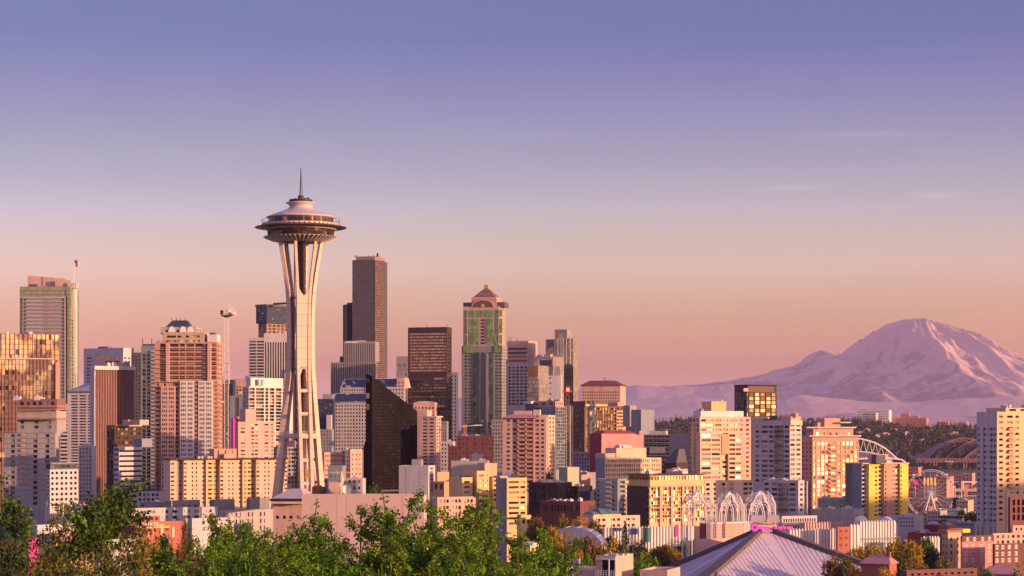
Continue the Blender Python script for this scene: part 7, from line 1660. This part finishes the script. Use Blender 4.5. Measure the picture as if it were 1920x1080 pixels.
B = Bld('apartment_building', 'grey brick flats with white windows next to the pink brick flats', 1861, 1865, 1930, 1020, 780, 62, 'darkbrick', vb=1062, cat='apartments'); B.block(None, None); whitewin(B, (1869, 1880, 1892, 1905), None, (1026.5, 1039, 1051)); B.junk(3, hmax=1)
B = Bld('apartment_building', 'pink roof terrace row with small white windows behind the brick flats', 1858, 1862, 1985, 1000, 880, 64, 'pinkstone', vb=1020, cat='apartments'); B.block(None, S(n=12, wf=.5, rp=10, hf=.55, mt=4, g=['glass_pale', 'glass'])); B.junk(8, hmax=1.6)
low('pale pink corner block at the edge of the brick flats', 1895, 1899, 1990, 985, 930, 64, 'pinkstone', R=S(n=10, wf=.4, rp=10, hf=.45, mt=5), junk=4)
T = thing('house', 'red tiled house with a brick chimney in front of the gold trees', 'house', (PX(1648, 640), 640, ground_z(0, 640) - 1), rad(-28)); zz_ = lambda p: PZ(p, 640) - ground_z(0, 640) + 1
b = MB(); b.box(-4.2, 4.2, -3.2, 3.2, 0, zz_(1056)); b.build('wall', 'brick', T); b = MB(); b.prism([(-4.8, -3.8), (4.8, -3.8), (4.8, 3.8), (-4.8, 3.8)], zz_(1056), zz_(1040), top=[(-2.2, -.1), (2.8, -.1), (2.8, .1), (-2.2, .1)]); b.build('roof', 'pinkroof', T); b = MB(); b.box(2.5, 3.5, -.9, .2, zz_(1057), zz_(1034)); b.build('chimney', 'brick', T)
low('flat white roofed brick building at the lower edge by the hedge', 1690, 1700, 1832, 1070, 520, 62, 'darkbrick', R=S(n=10, wf=.5, rp=8, hf=.5, mt=6), vb=1090, junk=2)
T = thing('house', 'pink roofed cottage below the brick flats', 'house', (PX(1878, 560), 560, ground_z(0, 560) - 1), rad(-20)); zz_ = lambda p: PZ(p, 560) - ground_z(0, 560) + 1
b = MB(); b.box(-4, 4, -3.5, 3.5, 0, zz_(1075)); b.build('wall', 'rose', T); b = MB(); b.prism([(-4.6, -4), (4.6, -4), (4.6, 4), (-4.6, 4)], zz_(1075), zz_(1061), top=[(-3, -.1), (3, -.1), (3, .1), (-3, .1)]); b.build('roof', 'pinkroof', T)
# nearer roofs in the middle
B = Bld('building', 'small pink stucco block with a tall dark glazed opening and rooftop vents', 1117, 1154, 1187.5, 1043, 330, 22, 'pinkstone', vb=1090, dp=9); B.block(None, None, rim=.25)
b = MB(); b.box(B.X(1130), B.X(1152), -.06, -.003, B.Z(1090), B.Z(1050)); b.build('window', 'glass_dark', B.root); b = MB(); b.box(B.X(1141.5), B.X(1143.2), -.2, -.065, B.Z(1090), B.Z(1049)); b.build('post', 'plainwhite', B.root); b = MB(); b.box(B.X(1116.5), B.X(1154), -.15, -.07 + .06, B.Z(1050), B.Z(1047.5)); b.build('lintel', 'palewhite', B.root)
b = MB(); 
for k in range(3): b.box(B.X(1119), B.X(1153), -.5, -.45, B.Z(1070 + 4 * k), B.Z(1069.4 + 4 * k))
for k in range(8): x = B.X(1119 + 4.8 * k); b.box(x, x + .04, -.5, -.46, B.Z(1085), B.Z(1069.4))
b.build('railing', 'plainwhite', B.root)
b = MB(); b.box(B.X(1128), B.X(1131), 1, 2, B.Z(1045), B.Z(1041)); b.tube([(B.X(1134), 1.5, B.Z(1044)), (B.X(1134), 1.5, B.Z(1037)), (B.X(1138), 1.5, B.Z(1035)), (B.X(1140), 1.5, B.Z(1038)), (B.X(1140), 1.5, B.Z(1043))], .09, 6); b.build('vent_pipe', 'steel', B.root)
for a in (1146, 1158, 1166, 1172): b = MB(); b.box(B.X(a) if a < 1154 else -1.5 + (a - 1154) * .08, (B.X(a) if a < 1154 else -1.5 + (a - 1154) * .08) + .5, 1 + (a - 1146) * .12, 1.8 + (a - 1146) * .12, B.Z(1044), B.Z(1040.5)); b.build('roof_unit', 'lightgrey', B.root)
B = Bld('building', 'cream flat roof deck with grey stair rail next to the pink stucco block', 1040, 1120, None, 1069, 335, 20, 'cream', vb=1090, dp=10); B.block(None, None, rim=.3); b = MB()
for k in range(9): x = B.X(1062 + 6 * k); b.box(x, x + .05, 2, 2.05, B.Z(1070), B.Z(1060 + (k % 3)))
b.tube([(B.X(1062), 2, B.Z(1060)), (B.X(1090), 2, B.Z(1061)), (B.X(1112), 2, B.Z(1066))], .05, 4); b.build('railing', 'darkgrey', B.root); B.box('roof_unit', 'lightgrey', 1074, 1082, 1052, 1069, y0=4, y1=5.5)
B = Bld('building', 'pink parapet wall at the lower edge before the arena roof', 1200, 1251, None, 1069, 330, 18, 'pinkstone', vb=1090, dp=8); B.block(None, None, rim=.3); b = MB(); b.box(B.X(1210), B.X(1221), -.05, -.003, B.Z(1095), B.Z(1075)); b.build('door', 'rooflilac', B.root)
Y = 800.; T = thing('tent', 'white barrel roofed tent hall among the gold crowns', 'tent', (PX(1075, Y), Y, 0), rad(-10)); b = MB(); n = 16; w = 11.; rs = 7.
zt = PZ(988, Y)
prof = [(w * math.cos(math.pi * i / n), (zt - rs) + rs * math.sin(math.pi * i / n)) for i in range(n + 1)]
for (xa, za), (xb, zb) in zip(prof, prof[1:]): b.q((xa, -5, za), (xb, -5, zb), (xb, 8, zb), (xa, 8, za)); b.q((0, -5, zt - rs), (xa, -5, za), (xb, -5, zb))
o = b.build('shell', 'tentshade' if 'tentshade' in MATS else (wall_mat('tentshade', (.17, .20, .32)), 'tentshade')[1], T); b = MB(); b.box(-w, w, -4.9, 7.9, 0, zt - rs); b.build('wall', 'lightgrey', T)  # white shell darkened to blue: its shade is put into the colour
for i in range(1, n, 2): b = MB(); xa, za = prof[i]; b.tube([(xa, -5.1, za + .05), (xa, 8.1, za + .05)], .12, 4); b.build('rib', 'steel', T)
B = Bld('building', 'yellow house front with white eaves and tall windows behind the young trees', 962, 994, 1010, 1020, 480, 24, 'yellowwall', vb=1075, dp=10); B.block(S(n=2, wf=.6, rp=60, hf=.7, mt=8, g='glass_pale'), S(n=2, wf=.5, rp=50, hf=.7, mt=8, g='glass_pale')); b = MB(); b.box(-B.L - .8, 1.2, -1, B.R + 1, B.Z(1021) , B.Z(1018)); b.build('roof', 'palewhite', B.root)
B = Bld('building', 'cream row of shopfronts glimpsed through the young trees', 760, 764, 905, 1020, 620, 55, 'cream', vb=1075); B.block(None, S(n=9, wf=.6, rp=22, hf=.5, mt=7, g=['glass', 'glass_warm', 'glass_pale'])); b = MB(); b.box(-B.L, 1, -1, B.R, B.Z(1021), B.Z(1018.5)); b.build('roof', 'offwhite', B.root)
B = Bld('building', 'pink lobby block with white doors under the tower pavilion', 520, 580, None, 1010, 700, 20, 'pinkstone', vb=1075); B.block(S(n=6, wf=.6, rp=22, hf=.6, mt=6, g=['glass_pale', 'glass_blue']), None)
# ------------------------------------------------------------------ trees
leaf_mat('leaf_green', (.016, .050, .006), (.19, .38, .016), trans=.4, nscale=1.3)
leaf_mat('leaf_dark', (.013, .034, .008), (.10, .18, .014), trans=.25, nscale=.4)
leaf_mat('leaf_lime', (.026, .062, .006), (.26, .41, .02), trans=.42, nscale=1.3)
leaf_mat('leaf_olive', (.035, .044, .012), (.21, .18, .024), trans=.25, nscale=.25)
leaf_mat('leaf_gold', (.10, .075, .010), (.56, .37, .035), trans=.3, nscale=.25)
leaf_mat('leaf_rust', (.060, .036, .014), (.26, .135, .040), trans=.25, nscale=.25)
leaf_mat('leaf_conifer', (.010, .020, .012), (.035, .055, .024), trans=.1, nscale=.3)
wall_mat('bark', (.075, .055, .042), rough=.9, var=.4, scale=2)
def leafq(b, p, s, r, up=.35, asp=.62):
    d = Vector((r.gauss(0, 1), r.gauss(0, 1), r.gauss(0, .7)))
    if d.length < .01: d = Vector((1, 0, 0))
    d.normalize(); n = Vector((r.gauss(0, 1), r.gauss(0, 1), r.gauss(up, 1))); n = n - d * n.dot(d)
    if n.length < .01: n = d.orthogonal()
    n.normalize(); c = d.cross(n); L = s * r.uniform(.7, 1.25); w = L * asp * .5
    b.q(p - d * L * .5, p + c * w - n * w * .15, p + d * L * .5, p - c * w - n * w * .15)
def tree_meshes(kind, seed):
    """a unit tree whose meshes are shared by its copies: (trunk mesh, crown mesh, height)"""
    r = random.Random(seed); tr, cr = MB(), MB()
    def limb(p0, d, L, r0, depth, out):
        pts = [p0]; p = p0; dd = d.normalized(); n = 4
        for i in range(n):
            dd = (dd + Vector((r.gauss(0, .13), r.gauss(0, .13), r.gauss(.05, .08)))).normalized(); p = p + dd * (L / n); pts.append(p)
        tr.tube(pts, [r0 * (1 - .75 * i / n) for i in range(n + 1)], 5 if depth < 2 else 3, cap=False)
        out.append((pts, depth)); return pts
    out = []
    if kind == 'young':           # upright street tree with several feathery leaders
        H = 13.; base = limb(Vector((0, 0, 0)), Vector((0, 0, 1)), 4.6, .2, 0, out); leaders = []
        for k in range(5):
            a = k * 2.4 + r.uniform(-.4, .4); sp = 0 if k == 0 else r.uniform(.10, .30)
            L = (H - 4.2) * (1.0 if k == 0 else r.uniform(.55, .92)); leaders.append((limb(base[4 if k else 4], Vector((math.cos(a) * sp, math.sin(a) * sp, 1)), L, .10, 0, out), L))
        for ld, L0 in leaders:
            for k in range(15):
                f = r.uniform(.05, .93); i = min(3, int(f * 4)); p = ld[i].lerp(ld[i + 1], f * 4 - i)
                a = r.uniform(0, 6.28); L = lerp(2.3, .9, f) * r.uniform(.6, 1.25)
                q = limb(p, Vector((math.cos(a), math.sin(a), r.uniform(.25, 1.5))), L, .035, 1, out)
                for w in range(2):
                    j = r.randint(1, 4); a2 = a + r.uniform(-1.2, 1.2); limb(q[j], Vector((math.cos(a2), math.sin(a2), r.uniform(.2, 1.6))), L * r.uniform(.3, .6), .015, 2, out)
            for w in range(46): f = r.uniform(.55, 1.0); i = min(3, int(f * 4)); leafq(cr, ld[i].lerp(ld[i + 1], f * 4 - i) + Vector((r.gauss(0, .13), r.gauss(0, .13), r.gauss(0, .1))), .24, r)
        for pts, dp in out:
            if dp == 0: continue
            for j in range(1, 5):
                for w in range(r.randint(8, 20) if dp == 2 else r.randint(4, 11)):
                    p = pts[j - 1].lerp(pts[j], r.random()); leafq(cr, p + Vector((r.gauss(0, .15), r.gauss(0, .15), r.gauss(0, .15))), .18, r)
        return tr, cr, H
    if kind == 'maple':           # broad spreading dark maple with lacy ends
        H = 12.; trunk = limb(Vector((0, 0, 0)), Vector((.05, 0, 1)), H * .5, .3, 0, out)
        for k in range(15):
            a = k * 2.4 + r.uniform(-.3, .3); i = r.randint(2, 4); el = r.uniform(.1, 1.2); L = lerp(6.2, 4.6, el / 1.2) * r.uniform(.75, 1.1)
            q = limb(trunk[i], Vector((math.cos(a), math.sin(a), math.tan(el) * .7)), L, .12, 1, out)
            for w in range(7):
                j = r.randint(1, 4); a2 = a + r.uniform(-1.1, 1.1); q2 = limb(q[j], Vector((math.cos(a2), math.sin(a2), r.uniform(-.2, .9))), L * r.uniform(.25, .5), .04, 2, out)
                for v in range(2): a3 = a2 + r.uniform(-1, 1); limb(q2[r.randint(2, 4)], Vector((math.cos(a3), math.sin(a3), r.uniform(-.3, .6))), L * .2, .015, 3, out)
        for pts, dp in out:
            if dp < 2: continue
            for j in range(1, 5):
                for w in range(r.randint(9, 17) if dp == 2 else r.randint(14, 25)):
                    p = pts[j - 1].lerp(pts[j], r.random()); leafq(cr, p + Vector((r.gauss(0, .22), r.gauss(0, .22), r.gauss(0, .13))), .15, r, up=1.0, asp=.9)
        return tr, cr, H
    if kind == 'round':           # full round crown seen from afar
        H = 10.; trunk = limb(Vector((0, 0, 0)), Vector((0, 0, 1)), H * .6, .28, 0, out)
        for k in range(8): a = k * 2.4; limb(trunk[2 + k % 3], Vector((math.cos(a), math.sin(a), .7)), 3.4, .11, 1, out)
        for k in range(120):
            v = Vector((r.gauss(0, 1), r.gauss(0, 1), r.gauss(.15, 1))).normalized(); rr = r.uniform(.55, 1.0) * (1 + .22 * NS.noise(v * 2.2 + Vector((seed, 0, 0))))
            c = Vector((v.x * 3.9 * rr, v.y * 3.9 * rr, 5.9 + v.z * 4.0 * rr)); s = r.uniform(.6, 1.15)
            for w in range(34): leafq(cr, c + Vector((r.gauss(0, s * .5), r.gauss(0, s * .5), r.gauss(0, s * .42))), .5, r, up=.8, asp=.8)
        return tr, cr, H
    if kind == 'poplar':
        H = 16.; trunk = limb(Vector((0, 0, 0)), Vector((0, 0, 1)), H * .95, .22, 0, out)
        for k in range(110):
            f = r.uniform(.06, 1); wd = 1.75 * math.sin(math.pi * min(1, f * .9 + .12)) ** .7 * (1.0 - .25 * f); a = r.uniform(0, 6.28); q = r.uniform(.3, 1)
            c = Vector((math.cos(a) * wd * q, math.sin(a) * wd * q, H * f))
            for w in range(30): leafq(cr, c + Vector((r.gauss(0, .28), r.gauss(0, .28), r.gauss(.15, .65))), .36, r, up=.2, asp=.7)
        return tr, cr, H + .6
    if kind == 'conifer':
        H = 14.; limb(Vector((0, 0, 0)), Vector((0, 0, 1)), H * .98, .25, 0, out)
        for k in range(150):
            f = (k / 150) ** .8; z = H * (.06 + .94 * f); L = 3.3 * (1 - f) ** .85 + .15; a = k * 2.39996
            for w in range(int(8 + 22 * (1 - f))):
                q = r.uniform(.15, 1) * r.uniform(.75, 1.08); leafq(cr, Vector((math.cos(a) * L * q + r.gauss(0, .15), math.sin(a) * L * q + r.gauss(0, .15), z - .35 * L * q + r.gauss(0, .16))), .42, r, up=.6, asp=.5)
        return tr, cr, H
PROTO = {}
def tree(kind, label, px, top, Y, mat, wpx=None, seed=0, rot=None, group=None, cat='tree', base=None, name='tree', lean=0):
    v = seed % (5 if kind == 'young' else 3); key = (kind, v)
    if key not in PROTO:
        tr, cr, H = tree_meshes(kind, 100 + v * 17 + len(kind)); H = max(q[2] for q in cr.v) - .1; PROTO[key] = (tr, cr, H, {})
    tr, cr, H, made = PROTO[key]
    if 'trunk' not in made: made['trunk'] = tr.mesh('trunk', 'bark')
    if mat not in made: made[mat] = cr.mesh('crown', mat)
    x = PX(px, Y); z0 = ground_z(x, Y) if base is None else base; zt = PZ(top, Y); sz = (zt - z0) / H
    w0 = {'young': 6.0, 'maple': 13.5, 'round': 8.6, 'poplar': 3.9, 'conifer': 6.4}[kind]
    sx = sz if wpx is None else wpx / F * Y / w0
    T = thing(name, label, cat, (x, Y, z0), rot if rot is not None else (seed * 2.1) % 6.28, group); T.scale = (sx, sx, sz); T.rotation_euler[1] = lean
    for n, me in (('trunk', made['trunk']), ('crown', made[mat])): o = D.objects.new(n, me); COL.objects.link(o); o.parent = T
    return T
# foreground row of young trees on the slope below the camera
YT = [(378, 1004, 125), (450, 988, 120), (522, 984, 118), (872, 976, 124), (392, 985, 130), (432, 972, 142), (470, 962, 133), (508, 966, 145), (556, 940, 136), (592, 992, 128), (622, 962, 146), (664, 950, 140), (704, 985, 130), (745, 928, 143), (783, 968, 134), (806, 916, 146), (848, 930, 139), (884, 960, 129), (912, 922, 141), (948, 968, 133), (985, 985, 145), (1018, 1008, 137), (1044, 1034, 143), (410, 1012, 112), (530, 1000, 110), (640, 1000, 108), (720, 1010, 106), (830, 996, 108), (930, 1005, 109), (880, 1030, 98), (570, 1030, 96), (460, 1025, 100), (770, 1035, 97), (990, 1050, 104)]
tops = ['tall', 'feathery', 'slim', 'leafy', 'bushy', 'full']
for i, (px, t, Y) in enumerate(YT):
    tree('young', 'young green street tree on the slope in front of the city', px, t, Y, ('leaf_green', 'leaf_lime', 'leaf_green', 'leaf_lime', 'leaf_green')[(i * 3) % 5], wpx=None if t < 1000 else 6.0 * F / Y * .9, seed=i, group='young trees on the slope', name='young_tree')
tree('maple', 'dark spreading maple filling the lower corner, its crown before the grey panelled tower', 44, 856, 96, 'leaf_dark', wpx=640, seed=0, name='maple_tree', rot=.4)
tree('maple', 'dark maple with lacy branches reaching past the magenta screen wall', 118, 930, 104, 'leaf_dark', wpx=360, seed=1, name='maple_tree', rot=2.0)
tree('maple', 'low dark maple with sparse twigs before the gold poplars', 205, 984, 110, 'leaf_dark', wpx=200, seed=2, name='maple_tree', rot=4.1)
tree('maple', 'dark shrubby maple at the very bottom corner under the spreading maple', -20, 950, 84, 'leaf_olive', wpx=460, seed=1, name='maple_tree', rot=5.2)
tree('maple', 'olive brown maple along the bottom edge between the two dark maples', 95, 1018, 90, 'leaf_olive', wpx=380, seed=2, name='maple_tree', rot=1.0)
tree('young', 'green tree cut by the picture edge in front of the grey brick flats', 1912, 1018, 150, 'leaf_green', seed=1, name='young_tree', wpx=120); tree('young', 'green shrubby tree below the pink roofed cottage', 1878, 1050, 140, 'leaf_green', seed=2, name='young_tree', wpx=130)
PO = [(345, 973, 520, 34, 'leaf_rust', 'tall rusty poplar rising beside the hotel'), (358, 992, 505, 26, 'leaf_rust', 'rusty poplar leaning against the tallest poplar'), (334, 1012, 500, 28, 'leaf_rust', 'shorter rusty poplar on the hotel side of the tallest'), (296, 1010, 430, 34, 'leaf_gold', 'gold poplar in front of the hotel wall'), (276, 1020, 420, 34, 'leaf_gold', 'broad gold poplar beside the dark maple twigs'), (262, 1038, 400, 30, 'leaf_gold', 'low gold poplar between the twigs'), (312, 1066, 390, 16, 'leaf_gold', 'little gold column at the bottom edge'), (218, 1050, 380, 40, 'leaf_gold', 'gold shrub poplar under the dark maples'), (190, 1056, 370, 40, 'leaf_gold', 'gold shrub poplar nearest the maple trunk'), (434, 975, 560, 18, 'leaf_gold', 'slender gold poplar by the white row house block'), (424, 980, 570, 16, 'leaf_rust', 'slender rusty poplar by the white row house block'), (372, 1008, 500, 30, 'leaf_rust', 'rusty poplar next to the white garage')]
for i, (px, t, Y, w, m, lab) in enumerate(PO): tree('poplar', lab, px, t, Y, m, wpx=w, seed=i, name='poplar_tree')
RT_ = [(1008, 966, 940, 46, 'leaf_rust', 0), (1045, 968, 930, 44, 'leaf_olive', 1), (1082, 966, 950, 54, 'leaf_gold', 2), (1065, 962, 960, 46, 'leaf_rust', 1), (1118, 972, 930, 44, 'leaf_olive', 0), (1028, 985, 860, 50, 'leaf_olive', 2), (1034, 984, 740, 62, 'leaf_gold', 0), (1072, 996, 720, 66, 'leaf_gold', 1), (1018, 1012, 700, 60, 'leaf_rust', 2), (1108, 1003, 730, 60, 'leaf_rust', 0), (1138, 1006, 760, 64, 'leaf_gold', 1), (1168, 1018, 750, 56, 'leaf_olive', 2), (1060, 1034, 620, 80, 'leaf_olive', 1), (1100, 1036, 640, 60, 'leaf_green', 0),
 (1150, 1003, 860, 46, 'leaf_conifer', 0), (1196, 1008, 855, 40, 'leaf_conifer', 1), (1200, 1026, 700, 70, 'leaf_olive', 1), (1240, 1020, 890, 66, 'leaf_gold', 0), (1214, 1036, 640, 80, 'leaf_green', 2), (1262, 1026, 900, 56, 'leaf_gold', 2), (1225, 1012, 930, 44, 'leaf_dark', 2), (1262, 1010, 930, 56, 'leaf_dark', 0), (1294, 1008, 915, 50, 'leaf_olive', 1), (1284, 1006, 940, 40, 'leaf_dark', 2), (1308, 1013, 910, 36, 'leaf_rust', 0), (1198, 1056, 480, 70, 'leaf_green', 1), (1228, 1028, 870, 60, 'leaf_olive', 0),
 (1608, 1022, 800, 60, 'leaf_gold', 0), (1640, 1015, 830, 60, 'leaf_gold', 1), (1682, 1001, 800, 66, 'leaf_gold', 2), (1708, 1010, 780, 60, 'leaf_gold', 0), (1695, 1030, 740, 70, 'leaf_olive', 1), (1738, 1004, 860, 44, 'leaf_dark', 0), (1746, 1022, 800, 52, 'leaf_conifer', 1), (1765, 1040, 760, 44, 'leaf_olive', 2), (1560, 1036, 760, 44, 'leaf_rust', 1), (1582, 1044, 740, 46, 'leaf_olive', 0), (1606, 1056, 700, 50, 'leaf_rust', 2), (1632, 1064, 660, 46, 'leaf_olive', 1), (1660, 1060, 620, 50, 'leaf_gold', 0), (1690, 1064, 600, 60, 'leaf_olive', 2), (1722, 1052, 640, 60, 'leaf_rust', 1), (1740, 1064, 600, 60, 'leaf_olive', 0), (1772, 1066, 560, 60, 'leaf_green', 1), (1818, 1052, 700, 40, 'leaf_dark', 2), (1845, 1062, 520, 50, 'leaf_green', 0), (1800, 1064, 540, 40, 'leaf_olive', 1),
 (1806, 952, 1460, 30, 'leaf_dark', 0), (1824, 956, 1440, 28, 'leaf_dark', 1), (1790, 962, 1480, 22, 'leaf_dark', 2), (1710, 968, 1600, 26, 'leaf_dark', 1), (1768, 972, 1400, 30, 'leaf_dark', 0), (655, 898, 1200, 60, 'leaf_dark', 0), (625, 903, 1180, 46, 'leaf_dark', 1), (700, 905, 1170, 50, 'leaf_dark', 2), (300, 995, 560, 60, 'leaf_dark', 0), (270, 1000, 540, 60, 'leaf_dark', 1), (322, 1020, 520, 40, 'leaf_dark', 2), (330, 970, 950, 20, 'leaf_dark', 1), (345, 968, 960, 18, 'leaf_dark', 0), (410, 1000, 480, 90, 'leaf_green', 0), (480, 990, 470, 90, 'leaf_green', 1), (1030, 872, 1210, 26, 'leaf_dark', 2)]
names = {'leaf_gold': 'gold', 'leaf_rust': 'rusty brown', 'leaf_olive': 'olive', 'leaf_green': 'fresh green', 'leaf_dark': 'dark green', 'leaf_conifer': 'blackish'}
def where(px, t):
    if px < 350: return 'below the hotel'
    if px < 520: return 'behind the young trees'
    if px < 720: return 'at the foot of the black wedge'
    if px < 1135 and t < 990: return 'beyond the white barrel tent'
    if px < 1120: return 'around the white barrel tent'
    if px < 1320: return 'between the ribbed hall and the arena roof'
    if px < 1600: return 'along the arena ridge'
    if t < 980: return 'below the far port blocks'
    return 'before the brick flats and corner hall'
for i, (px, t, Y, w, m, sd_) in enumerate(RT_):
    lab = '%s round crowned tree %s' % (names[m], where(px, t)); tree('round', lab, px, t, Y, m, wpx=w, seed=sd_, rot=i * 1.3, group=lab.replace('tree', 'trees'), name='broadleaf_tree')
tree('conifer', 'dark pointed conifer in front of the white ribbed hall', 1172, 976, 800, 'leaf_conifer', wpx=44, seed=0, name='conifer_tree')
for i, (px, t) in enumerate(((1834, 975), (1842, 978), (1858, 979), (1866, 976))): tree('poplar', 'tiny yellow poplar in a row on the roof terrace', px, t + 5, 1060, 'leaf_gold', wpx=6, seed=i, group='yellow terrace poplars', name='poplar_tree')
# shrubs that hide the slope under the young trees
for i, px in enumerate(range(400, 1080, 46)):
    tree('round', 'low leafy thicket along the bottom edge under the young trees', px, 1052 + (i * 7) % 22, 88 + (i * 5) % 16, 'leaf_green' if i % 3 else 'leaf_dark', wpx=120, seed=i, base=ground_z(0, 92) - 3, group='thicket under the young trees', name='shrub', cat='shrub')
# ------------------------------------------------------------------ air
def build_haze():
    m = D.materials.new('haze_air'); m.use_nodes = True; t = m.node_tree; t.nodes.clear()
    out = N(t, 'ShaderNodeOutputMaterial'); v = N(t, 'ShaderNodeVolumePrincipled'); t.links.new(v.outputs[0], out.inputs['Volume'])
    v.inputs['Color'].default_value = (1.0, .82, .89, 1); v.inputs['Density'].default_value = 2.1e-5; v.inputs['Anisotropy'].default_value = 0.65
    try: m.cycles.homogeneous_volume = True
    except Exception: pass
    b = MB(); b.box(-11100, 11100, -330, 40100, -42, 1480)
    o = b.build('haze', m); MATS['haze_air'] = m; tag(o, kind='stuff')
build_haze()
